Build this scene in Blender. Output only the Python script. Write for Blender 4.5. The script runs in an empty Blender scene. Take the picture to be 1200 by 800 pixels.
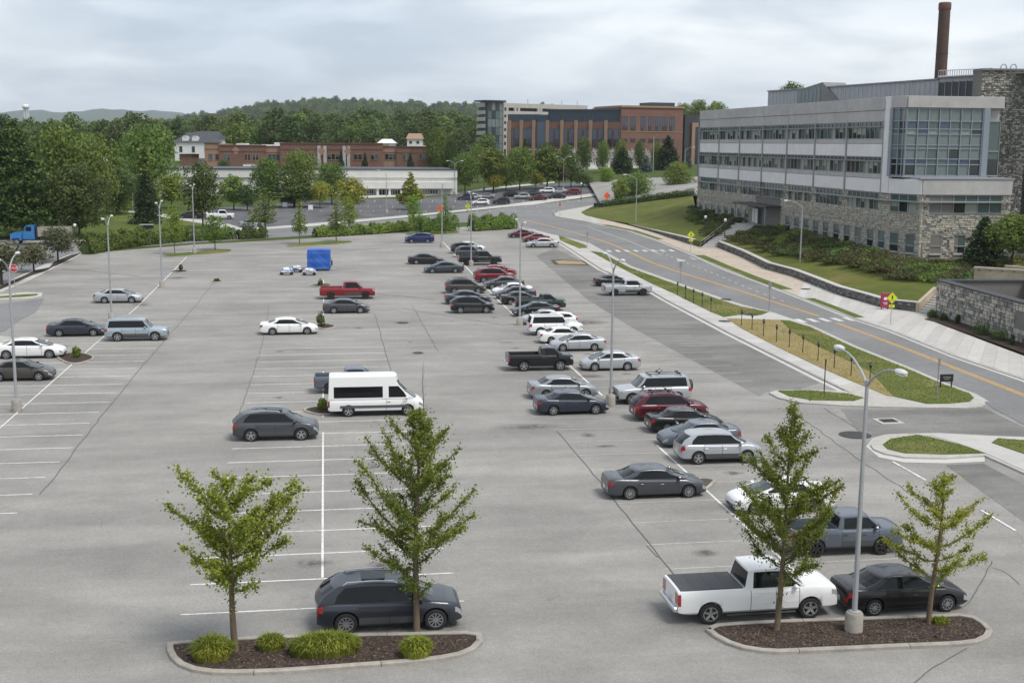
import bpy, bmesh, math, random
from mathutils import Vector, Matrix
from mathutils.geometry import tessellate_polygon
S = bpy.context.scene
COL = S.collection
R_ = math.radians

# ------------------------------------------------------------------ camera
F_PX, CX, CY, CAM_H = 1430.0, 600.0, 400.0, 17.0
PITCH, ROLL, YAW = math.atan(232/1430.0), 0.008, 0.152
_f = Vector((math.sin(YAW)*math.cos(PITCH), math.cos(YAW)*math.cos(PITCH), -math.sin(PITCH)))
_r0 = Vector((math.cos(YAW), -math.sin(YAW), 0.0)); _u0 = _r0.cross(_f)
_r = _r0*math.cos(ROLL) + _u0*math.sin(ROLL); _u = -_r0*math.sin(ROLL) + _u0*math.cos(ROLL)
cd = bpy.data.cameras.new("camera"); cam = bpy.data.objects.new("camera", cd); COL.objects.link(cam)
cam.matrix_world = Matrix(((_r.x, _u.x, -_f.x, 0), (_r.y, _u.y, -_f.y, 0), (_r.z, _u.z, -_f.z, CAM_H), (0, 0, 0, 1)))
cd.sensor_width = 36.0; cd.sensor_fit = 'HORIZONTAL'; cd.lens = 36.0*F_PX/1200.0
cd.clip_start = 0.5; cd.clip_end = 40000.0
S.camera = cam

# ------------------------------------------------------------------ sky, sun, exposure
SUN_EL, SUN_AZ = R_(60), R_(138)          # azimuth measured from +Y towards +X
S.view_settings.view_transform = 'Standard'; S.view_settings.look = 'None'
S.view_settings.gamma = 1.0; S.view_settings.exposure = 1.0
W = bpy.data.worlds.new("World"); S.world = W; W.use_nodes = True
nt = W.node_tree; nt.nodes.clear(); N = nt.nodes.new; L = nt.links.new
out = N('ShaderNodeOutputWorld'); bg = N('ShaderNodeBackground'); bg.inputs['Strength'].default_value = 0.1
sky = N('ShaderNodeTexSky'); sky.sky_type = 'NISHITA'; sky.sun_disc = False
sky.sun_elevation = SUN_EL; sky.sun_rotation = SUN_AZ; sky.air_density = 1.0; sky.dust_density = 2.0
tc = N('ShaderNodeTexCoord')
mp = N('ShaderNodeMapping'); mp.inputs['Scale'].default_value = (2.4, 2.4, 11.0); mp.inputs['Location'].default_value = (3.1, 0.4, 0.0)
L(tc.outputs['Generated'], mp.inputs[0])
n1 = N('ShaderNodeTexNoise'); n1.inputs['Scale'].default_value = 0.9; n1.inputs['Detail'].default_value = 9; n1.inputs['Roughness'].default_value = 0.55; n1.inputs['Distortion'].default_value = 0.35
L(mp.outputs[0], n1.inputs['Vector'])
# banks of low cloud near the horizon, read by direction
mp2 = N('ShaderNodeMapping'); mp2.inputs['Scale'].default_value = (7.0, 7.0, 26.0); L(tc.outputs['Generated'], mp2.inputs[0])
n2 = N('ShaderNodeTexNoise'); n2.inputs['Scale'].default_value = 1.0; n2.inputs['Detail'].default_value = 7; n2.inputs['Roughness'].default_value = 0.5; n2.inputs['Distortion'].default_value = 0.5
L(mp2.outputs[0], n2.inputs['Vector'])
r1 = N('ShaderNodeValToRGB')
r1.color_ramp.elements[0].position = 0.40; r1.color_ramp.elements[0].color = (3.05, 3.45, 4.0, 1)
r1.color_ramp.elements[1].position = 0.62; r1.color_ramp.elements[1].color = (4.6, 4.78, 5.0, 1)
L(n1.outputs['Fac'], r1.inputs[0])
r2 = N('ShaderNodeValToRGB')
r2.color_ramp.elements[0].position = 0.42; r2.color_ramp.elements[0].color = (0.90, 0.925, 0.95, 1)
r2.color_ramp.elements[1].position = 0.60; r2.color_ramp.elements[1].color = (1.17, 1.16, 1.145, 1)
L(n2.outputs['Fac'], r2.inputs[0])
mm = N('ShaderNodeMix'); mm.data_type = 'RGBA'; mm.blend_type = 'MULTIPLY'; mm.inputs['Factor'].default_value = 1.0
L(r1.outputs[0], mm.inputs[6]); L(r2.outputs[0], mm.inputs[7])
mx = N('ShaderNodeMix'); mx.data_type = 'RGBA'; mx.inputs['Factor'].default_value = 0.86
L(sky.outputs[0], mx.inputs[6]); L(mm.outputs[2], mx.inputs[7])
L(mx.outputs[2], bg.inputs['Color']); L(bg.outputs[0], out.inputs[0])
sd = bpy.data.lights.new("sun", 'SUN'); sd.energy = 1.5; sd.angle = R_(20); sd.color = (1.0, 0.955, 0.89)
sun = bpy.data.objects.new("sun", sd); COL.objects.link(sun)
sun.rotation_euler = (math.pi/2 - SUN_EL, 0, math.pi - SUN_AZ)

# ------------------------------------------------------------------ ground height and pixel -> ground
GY = [(-400, 0), (130, 0), (160, .5), (190, 1.2), (220, 1.8), (250, 2.3), (290, 2.5), (340, 5.0), (450, 10.0), (620, 14.0), (1000, 24.0), (1500, 31.0), (20000, 31.0)]
BREAKS = [y for y, _ in GY[1:-1]]
def g(y):
    for (a, za), (b, zb) in zip(GY, GY[1:]):
        if y <= b: return za + (zb-za)*(y-a)/(b-a)
    return GY[-1][1]
def gslope(y):
    for (a, za), (b, zb) in zip(GY, GY[1:]):
        if y <= b: return (zb-za)/(b-a)
    return 0.0
def ray(x, y): return (_f*F_PX + _r*(x-CX) - _u*(y-CY)).normalized()
def at(x, y, dz=0.0):
    """ground point seen at photo pixel (x, y)"""
    d = ray(x, y); lo, hi = 5.0, 30.0
    f = lambda t: CAM_H + d.z*t - g(d.y*t) - dz
    while f(hi) > 0 and hi < 9000: lo, hi = hi, hi*1.15
    for _ in range(50):
        m = (lo+hi)/2
        if f(m) > 0: lo = m
        else: hi = m
    return Vector((d.x*hi, d.y*hi))
def atz(x, y, z):
    d = ray(x, y); t = (z-CAM_H)/d.z; return Vector((d.x*t, d.y*t))
def atd(x, y, depth):
    """point at a given depth along the view axis"""
    d = _f*F_PX + _r*(x-CX) - _u*(y-CY); return Vector((0, 0, CAM_H)) + d*(depth/F_PX)
def depth_of(p): return (Vector(p)-Vector((0, 0, CAM_H))).dot(_f)
def px_per_m(p): return F_PX/depth_of(p)

# ------------------------------------------------------------------ materials
def mat(name, col, rough=0.8, var=0.0, scale=4.0, metal=0.0, bump=0.0, bscale=None, coat=0.0, spec=0.5, world=False, var2=0.0, scale2=0.3, emis=None):
    m = bpy.data.materials.new(name); m.use_nodes = True
    t = m.node_tree; p = t.nodes['Principled BSDF']
    p.inputs['Roughness'].default_value = rough; p.inputs['Metallic'].default_value = metal
    p.inputs['Specular IOR Level'].default_value = spec
    if coat: p.inputs['Coat Weight'].default_value = coat; p.inputs['Coat Roughness'].default_value = 0.06
    c4 = (*col, 1)
    p.inputs['Base Color'].default_value = c4
    if var or var2 or bump:
        if world: g_ = t.nodes.new('ShaderNodeNewGeometry'); vec = g_.outputs['Position']
        else: g_ = t.nodes.new('ShaderNodeTexCoord'); vec = g_.outputs['Object']
        cur = None
        for k, (v, s, det) in enumerate(((var, scale, 6), (var2, scale2, 4))):
            if not v: continue
            n = t.nodes.new('ShaderNodeTexNoise'); n.inputs['Scale'].default_value = s; n.inputs['Detail'].default_value = det
            n.inputs['Roughness'].default_value = 0.65
            t.links.new(vec, n.inputs['Vector'])
            r = t.nodes.new('ShaderNodeMapRange'); r.inputs[1].default_value = 0.25; r.inputs[2].default_value = 0.75
            r.inputs[3].default_value = 1-v; r.inputs[4].default_value = 1+v
            t.links.new(n.outputs['Fac'], r.inputs[0])
            mu = t.nodes.new('ShaderNodeVectorMath'); mu.operation = 'SCALE'
            if cur is None: mu.inputs[0].default_value = col
            else: t.links.new(cur, mu.inputs[0])
            t.links.new(r.outputs[0], mu.inputs['Scale']); cur = mu.outputs[0]
        if cur is not None: t.links.new(cur, p.inputs['Base Color'])
        if bump:
            n = t.nodes.new('ShaderNodeTexNoise'); n.inputs['Scale'].default_value = bscale or scale*4; n.inputs['Detail'].default_value = 5
            t.links.new(vec, n.inputs['Vector'])
            b = t.nodes.new('ShaderNodeBump'); b.inputs['Strength'].default_value = bump; b.inputs['Distance'].default_value = 0.05
            t.links.new(n.outputs['Fac'], b.inputs['Height']); t.links.new(b.outputs[0], p.inputs['Normal'])
    return m
M = {}
def nodes_of(m): return m.node_tree, m.node_tree.nodes['Principled BSDF']
class NT:
    """small shader builder on world position"""
    def __init__(s, m):
        s.t = m.node_tree; s.p = s.t.nodes['Principled BSDF']; s.pos = s.t.nodes.new('ShaderNodeNewGeometry').outputs['Position']
    def n(s, typ, **k):
        nd = s.t.nodes.new(typ)
        for a, b in k.items(): setattr(nd, a, b)
        return nd
    def link(s, a, b): s.t.links.new(a, b)
    def noise(s, scale, det=5, rough=0.6, dist=0.0, stretch=None):
        v = s.pos
        if stretch:
            mpn = s.n('ShaderNodeMapping'); mpn.inputs['Scale'].default_value = stretch; s.link(v, mpn.inputs[0]); v = mpn.outputs[0]
        nd = s.n('ShaderNodeTexNoise'); nd.inputs['Scale'].default_value = scale; nd.inputs['Detail'].default_value = det
        nd.inputs['Roughness'].default_value = rough; nd.inputs['Distortion'].default_value = dist; s.link(v, nd.inputs['Vector']); return nd.outputs['Fac']
    def rng(s, x, a, b, c, d):
        r = s.n('ShaderNodeMapRange'); s.link(x, r.inputs[0])
        for i, v in enumerate((a, b, c, d)): r.inputs[i+1].default_value = v
        return r.outputs[0]
    def mix(s, fac, a, b):
        m = s.n('ShaderNodeMix', data_type='RGBA')
        if isinstance(fac, float): m.inputs[0].default_value = fac
        else: s.link(fac, m.inputs[0])
        for i, v in ((6, a), (7, b)):
            if isinstance(v, tuple): m.inputs[i].default_value = (*v, 1)
            else: s.link(v, m.inputs[i])
        return m.outputs[2]
    def scale(s, col, fac):
        v = s.n('ShaderNodeVectorMath', operation='SCALE')
        if isinstance(col, tuple): v.inputs[0].default_value = col
        else: s.link(col, v.inputs[0])
        s.link(fac, v.inputs['Scale']); return v.outputs[0]
    def cracks(s, scale, width, warp=0.25):
        nz = s.n('ShaderNodeTexNoise'); nz.inputs['Scale'].default_value = scale*2.5; nz.inputs['Detail'].default_value = 6; s.link(s.pos, nz.inputs['Vector'])
        a = s.n('ShaderNodeVectorMath', operation='SCALE'); s.link(nz.outputs['Color'], a.inputs[0]); a.inputs['Scale'].default_value = warp/scale
        b = s.n('ShaderNodeVectorMath', operation='ADD'); s.link(s.pos, b.inputs[0]); s.link(a.outputs[0], b.inputs[1])
        v = s.n('ShaderNodeTexVoronoi', feature='DISTANCE_TO_EDGE'); v.inputs['Scale'].default_value = scale; s.link(b.outputs[0], v.inputs['Vector'])
        return s.rng(v.outputs['Distance'], 0.0, width*scale, 1.0, 0.0)
    def mul(s, a, b):
        m = s.n('ShaderNodeMath', operation='MULTIPLY'); s.link(a, m.inputs[0])
        if isinstance(b, float): m.inputs[1].default_value = b
        else: s.link(b, m.inputs[1])
        return m.outputs[0]
    def base(s, c): s.link(c, s.p.inputs['Base Color'])
    def bump(s, h, st, d=0.02):
        b = s.n('ShaderNodeBump'); b.inputs['Strength'].default_value = st; b.inputs['Distance'].default_value = d
        s.link(h, b.inputs['Height']); s.link(b.outputs[0], s.p.inputs['Normal'])

def asphalt(name, col, crack=0.5, blotch=0.14, streak=None, dark=(0.05, 0.05, 0.05)):
    m = mat(name, col, 0.9, spec=0.25); k = NT(m)
    c = k.scale(col, k.rng(k.noise(0.09, 5, .6), .3, .7, 1-blotch, 1+blotch*.8))
    c = k.scale(c, k.rng(k.noise(0.9, 6, .7), .3, .7, .93, 1.06))
    sp = k.noise(14.0, 3, .8); c = k.scale(c, k.rng(sp, .3, .7, .80, 1.17))
    sp2 = k.noise(55.0, 2, .8); c = k.scale(c, k.rng(sp2, .3, .7, .74, 1.22))
    pt = k.n('ShaderNodeTexVoronoi', feature='F1'); pt.inputs['Scale'].default_value = .16; k.link(k.pos, pt.inputs['Vector']); c = k.scale(c, k.rng(pt.outputs['Color'], 0, 1, .94, 1.05))
    c = k.scale(c, k.rng(k.noise(4.5, 5, .75), .3, .7, .90, 1.09))
    if streak: c = k.scale(c, k.rng(k.noise(0.35, 4, .55, .2, streak),   .35, .65, .84, 1.08))
    if crack:
        f1 = k.mul(k.mul(k.cracks(0.11, .035), k.rng(k.noise(0.05, 3), .42, .6, 0, 1)), crack)
        f2 = k.mul(k.mul(k.cracks(0.45, .02, .35), k.rng(k.noise(0.13, 3), .52, .66, 0, 1)), crack*.7)
        c = k.mix(f1, c, dark); c = k.mix(f2, c, dark)
    # oil stains
    c = k.mix(k.mul(k.rng(k.noise(0.7, 3, .5, .6), .68, .8, 0, 1), .25), c, dark)
    k.base(c); k.bump(sp2, .25, .01); return m
M['lot'] = asphalt('weathered_lot_asphalt', (.282, .271, .251), .30, .17, (.25, 1.0, 1.0))
M['road'] = asphalt('road_asphalt', (.20, .198, .197), .35, .12)
M['darklot'] = asphalt('sealed_asphalt', (.118, .119, .124), .2, .2, (1.2, .25, 1))
M['patch'] = asphalt('stained_lot_asphalt', (.196, .190, .178), .5, .26, (.3, 1.6, 1))
def grass(name, a, b, dry=None, dryamt=.6):
    m = mat(name, a, .95, spec=.1); k = NT(m)
    c = k.mix(k.rng(k.noise(.25, 5, .65), .35, .65, 0, 1), a, b)
    if dry: c = k.mix(k.rng(k.noise(.12, 4, .6, .4), .62-dryamt*.3, .82-dryamt*.3, 0, 1), c, dry)
    h = k.noise(9, 5, .8); c = k.scale(c, k.rng(h, .3, .7, .72, 1.28)); k.base(c); k.bump(h, .6, .08); return m
M['grass'] = grass('mown_grass', (.075, .105, .022), (.115, .14, .035), (.20, .17, .07), .25)
M['grass_dry'] = grass('drying_grass', (.085, .115, .026), (.13, .145, .04), (.24, .20, .085), .35)
M['straw'] = grass('straw_coloured_turf', (.29, .23, .11), (.23, .19, .075), (.14, .135, .04), .2)
M['meadow'] = grass('rough_grass', (.05, .075, .02), (.075, .10, .028))
M['concrete'] = mat('sidewalk_concrete', (.44, .425, .40), .9, .10, 1.2, bump=.15, bscale=30, world=True, var2=.10, scale2=.12, spec=.2)
M['concrete_warm'] = mat('tan_concrete', (.43, .37, .30), .9, .10, 1.2, world=True, var2=.12, scale2=.3, spec=.2)
M['kerb'] = mat('kerb_concrete', (.40, .385, .35), .9, .16, 2.5, bump=.2, bscale=25, world=True, var2=.12, scale2=.4, spec=.2)
M['kerb_old'] = mat('old_kerb_concrete', (.33, .305, .265), .92, .22, 3.5, bump=.25, bscale=25, world=True, var2=.15, scale2=.6, spec=.2)
M['mulch'] = mat('bark_mulch', (.062, .046, .038), .98, .5, 16, bump=1.0, bscale=18, world=True, var2=.25, scale2=1.5, spec=.1)
M['soil'] = mat('dark_soil', (.085, .075, .06), .98, .45, 5, bump=.7, bscale=14, world=True, spec=.1)
def paint_mark(name, col, under, wear):
    m = mat(name, col, .8, spec=.3); k = NT(m)
    w = k.rng(k.noise(3.2, 7, .75), .5-wear*.3, .72-wear*.2, 0, 1)
    w2 = k.rng(k.noise(.18, 3), .3, .6, .45, 1.0)
    c = k.mix(k.mul(w, w2), col, under); k.base(c); return m
M['white_line'] = paint_mark('worn_white_paint', (.74, .735, .71), (.34, .33, .31), .25)
M['faint_line'] = paint_mark('faded_white_paint', (.46, .455, .435), (.27, .262, .245), .55)
M['road_white'] = paint_mark('white_road_paint', (.68, .68, .66), (.22, .22, .22), .35)
M['yellow_line'] = paint_mark('yellow_road_paint', (.62, .36, .06), (.25, .19, .10), .3)
M['seam'] = mat('tar_seam', (.105, .103, .099), .85, .3, 3, world=True)
M['stain'] = mat('damp_stain', (.10, .098, .093), .9, spec=.2)
def _soft(m):
    k = NT(m); tcn = k.n('ShaderNodeTexCoord'); a = k.n('ShaderNodeVectorMath', operation='SUBTRACT'); k.link(tcn.outputs['Generated'], a.inputs[0]); a.inputs[1].default_value = (.5, .5, .5)
    fl = k.n('ShaderNodeVectorMath', operation='MULTIPLY'); k.link(a.outputs[0], fl.inputs[0]); fl.inputs[1].default_value = (1, 1, 0)
    ln = k.n('ShaderNodeVectorMath', operation='LENGTH'); k.link(fl.outputs[0], ln.inputs[0]); f = k.mul(k.rng(ln.outputs['Value'], .08, .42, .75, 0), k.rng(k.noise(2.2, 6, .7), .35, .65, 0, 1))
    k.link(f, k.p.inputs['Alpha'])
_soft(M['stain'])

# ------------------------------------------------------------------ mesh helper
class MB:
    def __init__(s): s.v = []; s.f = []; s.m = []; s.sm = []
    def add(s, vs, fs, mi=0, smooth=False):
        o = len(s.v); s.v += [tuple(v) for v in vs]
        for f in fs: s.f.append([i+o for i in f]); s.m.append(mi); s.sm.append(smooth)
    def box(s, c, d, mi=0, rz=0.0, bev=0.0, rx=0.0, ry=0.0):
        x, y, z = d[0]/2, d[1]/2, d[2]/2
        mtx = Matrix.Translation(c) @ Matrix.Rotation(rz, 4, 'Z') @ Matrix.Rotation(ry, 4, 'Y') @ Matrix.Rotation(rx, 4, 'X')
        if bev:
            b = min(bev, x*.9, y*.9, z*.9); P = []; idx = {}
            for sx in (-1, 1):
                for sy in (-1, 1):
                    for sz in (-1, 1):
                        for ax in range(3):
                            q = [sx*(x-b), sy*(y-b), sz*(z-b)]; q[ax] = (sx*x, sy*y, sz*z)[ax]
                            idx[(sx, sy, sz, ax)] = len(P); P.append(mtx @ Vector(q))
            F = []
            for ax in range(3):
                o1, o2 = [a for a in range(3) if a != ax]
                for sg in (-1, 1):
                    ring = []
                    for a, b2 in ((-1, -1), (1, -1), (1, 1), (-1, 1)):
                        k = [0, 0, 0]; k[ax] = sg; k[o1] = a; k[o2] = b2; ring.append(idx[(k[0], k[1], k[2], ax)])
                    F.append(ring)
            for ax in range(3):
                o1, o2 = [a for a in range(3) if a != ax]
                for a in (-1, 1):
                    for b2 in (-1, 1):
                        k0 = [0, 0, 0]; k0[o1] = a; k0[o2] = b2; k1 = list(k0); k0[ax] = -1; k1[ax] = 1
                        F.append([idx[(*k0, o1)], idx[(*k1, o1)], idx[(*k1, o2)], idx[(*k0, o2)]])
            for sx in (-1, 1):
                for sy in (-1, 1):
                    for sz in (-1, 1): F.append([idx[(sx, sy, sz, a)] for a in range(3)])
            s.add(P, F, mi); return
        P = [mtx @ Vector((a*x, b*y, c2*z)) for a in (-1, 1) for b in (-1, 1) for c2 in (-1, 1)]
        s.add(P, [(0, 1, 3, 2), (4, 6, 7, 5), (0, 4, 5, 1), (2, 3, 7, 6), (0, 2, 6, 4), (1, 5, 7, 3)], mi)
    def tube(s, pts, rad, n=8, mi=0, caps=True):
        pts = [Vector(p) for p in pts]; rad = rad if isinstance(rad, (list, tuple)) else [rad]*len(pts)
        P = []; F = []; prev = None
        for i, p in enumerate(pts):
            d = (pts[min(i+1, len(pts)-1)] - pts[max(i-1, 0)])
            d = d.normalized() if d.length > 1e-9 else Vector((0, 0, 1))
            a = d.cross(Vector((0, 0, 1)) if abs(d.z) < .9 else Vector((1, 0, 0))).normalized()
            if prev is not None:
                a2 = prev - d*prev.dot(d)
                if a2.length > 1e-4: a = a2.normalized()
            prev = a; b = d.cross(a)
            P += [p + (a*math.cos(2*math.pi*k/n) + b*math.sin(2*math.pi*k/n))*rad[i] for k in range(n)]
        for i in range(len(pts)-1):
            for k in range(n): F.append((i*n+k, i*n+(k+1) % n, (i+1)*n+(k+1) % n, (i+1)*n+k))
        if caps: F.append(tuple(range(n))[::-1]); F.append(tuple((len(pts)-1)*n+k for k in range(n)))
        s.add(P, F, mi, True)
    def lathe(s, prof, n=12, c=(0, 0, 0), axis='Z', mi=0, smooth=True):
        P = []; F = []; m = len(prof)
        for k in range(n):
            a = 2*math.pi*k/n
            for r, h in prof:
                q = (r*math.cos(a), r*math.sin(a), h)
                if axis == 'Y': q = (q[0], q[2], q[1])
                if axis == 'X': q = (q[2], q[0], q[1])
                P.append((q[0]+c[0], q[1]+c[1], q[2]+c[2]))
        for k in range(n):
            for i in range(m-1):
                a, b = k*m+i, ((k+1) % n)*m+i
                F.append((a, b, b+1, a+1))
        s.add(P, F, mi, smooth)
    def quad(s, a, b, c, d, mi=0): s.add([a, b, c, d], [(0, 1, 2, 3)], mi)
    def mesh(s, name, mats, sharp=35, fixn=False):
        me = bpy.data.meshes.new(name); me.from_pydata(s.v, [], s.f)
        for x in mats: me.materials.append(x)
        me.polygons.foreach_set('material_index', s.m); me.polygons.foreach_set('use_smooth', s.sm); me.update()
        if fixn:
            bm = bmesh.new(); bm.from_mesh(me); bmesh.ops.remove_doubles(bm, verts=bm.verts, dist=1e-5)
            bmesh.ops.recalc_face_normals(bm, faces=bm.faces); bm.to_mesh(me); bm.free()
        if sharp and any(s.sm): me.set_sharp_from_angle(angle=R_(sharp))
        return me
    def obj(s, name, mats, parent=None, loc=(0, 0, 0), rz=0.0, **k):
        if not isinstance(mats, (list, tuple)): mats = [mats]
        return link(name, s.mesh(name, mats, **k), parent, loc, rz)
def link(name, me, parent=None, loc=(0, 0, 0), rz=0.0):
    o = bpy.data.objects.new(name, me); COL.objects.link(o); o.location = loc; o.rotation_euler = (0, 0, rz)
    if parent is not None: o.parent = parent
    return o
def tag(o, label=None, cat=None, group=None, kind=None):
    if label: o['label'] = label
    if cat: o['category'] = cat
    if group: o['group'] = group
    if kind: o['kind'] = kind
    return o
def thing(name, label, cat, loc=(0, 0, 0), rz=0.0, group=None):
    o = bpy.data.objects.new(name, None); COL.objects.link(o); o.empty_display_size = .3
    o.location = loc; o.rotation_euler = (0, 0, rz); return tag(o, label, cat, group)
def struct(o): o['kind'] = 'structure'; return o
def gp(p, dz=0.0): return (p[0], p[1], g(p[1])+dz)

def drape(bm, dz, h=0.0):
    for yb in BREAKS:
        bmesh.ops.bisect_plane(bm, geom=bm.verts[:]+bm.edges[:]+bm.faces[:], plane_co=(0, yb, 0), plane_no=(0, 1, 0))
    for v in bm.verts: v.co.z = g(v.co.y) + dz
    bmesh.ops.recalc_face_normals(bm, faces=bm.faces)
    for f in bm.faces:
        if f.normal.z < 0: f.normal_flip()
    if h:
        be = [e for e in bm.edges if len(e.link_faces) == 1]
        r = bmesh.ops.extrude_edge_only(bm, edges=be)
        for v in r['geom']:
            if isinstance(v, bmesh.types.BMVert): v.co.z -= h
        bmesh.ops.recalc_face_normals(bm, faces=bm.faces)
def bm_obj(bm, name, m, parent=None):
    me = bpy.data.meshes.new(name); bm.to_mesh(me); bm.free(); me.materials.append(m); return link(name, me, parent)
def sheet(name, pts, dz, m, h=0.0, parent=None):
    """flat or raised polygon that follows the ground"""
    bm = bmesh.new(); vs = [bm.verts.new((p[0], p[1], 0)) for p in pts]
    for tri in tessellate_polygon([[Vector((p[0], p[1], 0)) for p in pts]]):
        try: bm.faces.new([vs[i] for i in tri])
        except ValueError: pass
    drape(bm, dz, h)
    return bm_obj(bm, name, m, parent)
def offset_line(pts, d):
    """polyline shifted d to its left"""
    out = []
    pts = [Vector((p[0], p[1])) for p in pts]
    for i, p in enumerate(pts):
        t = Vector((0, 0))
        if i: t += (p-pts[i-1]).normalized()
        if i < len(pts)-1: t += (pts[i+1]-p).normalized()
        t.normalize(); n = Vector((-t.y, t.x)); seg = (pts[i+1]-p).normalized() if i < len(pts)-1 else (p-pts[i-1]).normalized()
        c = max(.5, n.dot(Vector((-seg.y, seg.x)))); out.append(p + n*(d/c))
    return out
def strips(name, lines, dz, m, h=0.0, parent=None):
    """lines: list of (polyline, width); one object"""
    bm = bmesh.new()
    for pts, w in lines:
        a = offset_line(pts, w/2); b = offset_line(pts, -w/2)
        va = [bm.verts.new((p.x, p.y, 0)) for p in a]; vb = [bm.verts.new((p.x, p.y, 0)) for p in b]
        for i in range(len(pts)-1): bm.faces.new((va[i], vb[i], vb[i+1], va[i+1]))
    drape(bm, dz, h); return bm_obj(bm, name, m, parent)
def px(*pts): return [at(x, y) for x, y in pts]
def smooth_line(pts, n=6, closed=False):
    P = [Vector((p[0], p[1])) for p in pts]; out = []; N_ = len(P)
    for i in range(N_ if closed else N_-1):
        p0 = P[(i-1) % N_] if closed or i else P[0]; p1 = P[i]; p2 = P[(i+1) % N_]
        p3 = P[(i+2) % N_] if closed or i+2 < N_ else P[-1]
        for k in range(n):
            t = k/n
            out.append(.5*((2*p1)+(-p0+p2)*t+(2*p0-5*p1+4*p2-p3)*t*t+(-p0+3*p1-3*p2+p3)*t*t*t))
    if not closed: out.append(P[-1])
    return out
def resample(pts, step):
    P = [Vector((p[0], p[1])) for p in pts]; out = [P[0]]; acc = 0.0
    for a, b in zip(P, P[1:]):
        l = (b-a).length
        if l < 1e-9: continue
        pos = step-acc
        while pos <= l: out.append(a+(b-a)*(pos/l)); pos += step
        acc = (acc+l) % step
    return out
def pt_on(pts, s):
    for a, b in zip(pts, pts[1:]):
        l = (b-a).length
        if s <= l: return a+(b-a)*(s/l)
        s -= l
    return pts[-1]
def length(pts): return sum((b-a).length for a, b in zip(pts, pts[1:]))
# ================================================================== GROUND
def extra(x, y):
    """hills: added to g() beyond the built-up area"""
    if y < 480: return 0.0
    e = min(1.0, (y-480)/500.0)
    z = 0.0
    a = x/max(y, 1.0)                                    # bearing
    z += e*(-17.0*max(0.0, min(1.0, (-.0-a)/.16)))      # lower to the far side of the road
    z += e*4.0*math.sin(x*.006+1.0)*math.sin(y*.004)
    for cx_, cy_, sx, sy, h in ((-20, 2700, 300, 500, 57), (430, 2600, 300, 420, 40), (820, 1500, 300, 300, 16)):
        z += h*math.exp(-((x-cx_)/sx)**2-((y-cy_)/sy)**2)
    return z
def th(x, y): return g(y)+extra(x, y)
bm = bmesh.new()
xs = [-14000, -9000, -6000, -4000, -2600, -1800] + list(range(-1400, 1401, 70)) + [1800, 2600, 4000, 6000, 9000, 14000]
ys = [-400, -100, 60] + BREAKS + [390, 480, 540, 700, 780, 860, 930, 1080, 1160, 1250, 1350, 1700, 1900, 2100, 2300, 2500, 2700, 2900, 3200, 3600, 4200, 5000, 6500, 9000, 14000, 19000]
ys = sorted(set(ys))
grid = [[bm.verts.new((x, y, th(x, y))) for x in xs] for y in ys]
for j in range(len(ys)-1):
    for i in range(len(xs)-1): bm.faces.new((grid[j][i], grid[j][i+1], grid[j+1][i+1], grid[j+1][i]))
for f in bm.faces: f.smooth = False
struct(bm_obj(bm, 'ground', M['meadow']))
# distant blue ridge
M['ridge'] = mat('distant_ridge_forest', (.05, .075, .045), 1.0, .3, .01, world=True, spec=0)
mb = MB(); prof = []
for i in range(61):
    x = -3400+i*75; z = 190+60*math.exp(-((x+1500)/520)**2)+34*math.exp(-((x+2250)/300)**2)+8*math.sin(i*.9)+5*math.sin(i*2.3)
    prof.append((x, z))
for j, (dy, k) in enumerate(((0, .0), (500, .55), (1000, .86), (1500, 1.0), (2200, .9), (3200, .4))):
    mb.v += [(x, 8200+dy-.1*x, 20+(z-20)*k) for x, z in prof]
for j in range(5):
    for i in range(60): mb.f.append([j*61+i, j*61+i+1, (j+1)*61+i+1, (j+1)*61+i]); mb.m.append(0); mb.sm.append(True)
struct(mb.obj('ridge_hill', M['ridge'], sharp=0))

# ------------------------------------------------------------------ lot and roads
lot_top = px((603, 262), (540, 266), (480, 272), (370, 279), (280, 284), (230, 286.5), (175, 291), (97, 297), (50, 319), (0, 341.5))
struct(sheet('parking_lot', [Vector((-72, -40)), Vector((48, -40)), Vector((46, 100)), at(690, 276), at(640, 262)] + lot_top + [at(-60, 372), at(-420, 538), Vector((-72, 60))], .01, M['lot']))
near_kerb = px((603, 258.5), (607, 264), (622, 269), (648, 275.5), (688, 285), (737, 312), (781, 328), (825, 343.5), (869, 358), (904, 367), (949, 382.5), (1000, 406.5), (1060, 430.5), (1105, 450), (1138, 462), (1153, 471))
far_kerb = px((651, 254), (694, 261.5), (738, 271), (773, 283), (810, 298), (854, 318), (898, 334), (942, 351), (1000, 374), (1043, 388), (1120, 419), (1200, 446), (1280, 480))
struct(sheet('road', near_kerb + px((1166, 480), (1290, 545)) + far_kerb[::-1] + px((620, 250)), .03, M['road']))
cross_far = px((-420, 282), (-60, 283), (0, 284), (90, 284.5), (188, 279), (232, 275.5), (270, 271.5), (320, 268), (370, 265.5), (480, 255.5), (540, 249.5), (565, 246.5), (620, 240.5), (680, 233.5), (760, 223.5))
cross_near = px((-420, 520), (-60, 362), (0, 334), (40, 315), (80, 298.5), (97, 293.5), (175, 288.5), (230, 284.5), (280, 281.5), (370, 275.5), (480, 266.5), (540, 261), (600, 257.5), (651, 254), (647, 251), (655, 247.5), (696, 240), (760, 231))
struct(sheet('cross_road', cross_near + cross_far[::-1], .02, M['road']))
struct(sheet('entrance_drive', px((-300, 342), (0, 357), (38, 351), (52, 350), (42, 366), (25, 374), (6, 388), (-300, 470)), .03, M['road']))
struct(sheet('exit_drive', px((985, 479), (1030, 480), (1153, 478), (1250, 525), (1160, 510.5), (1085, 507), (1042, 508), (1012, 514)), .02, M['patch']))
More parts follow.
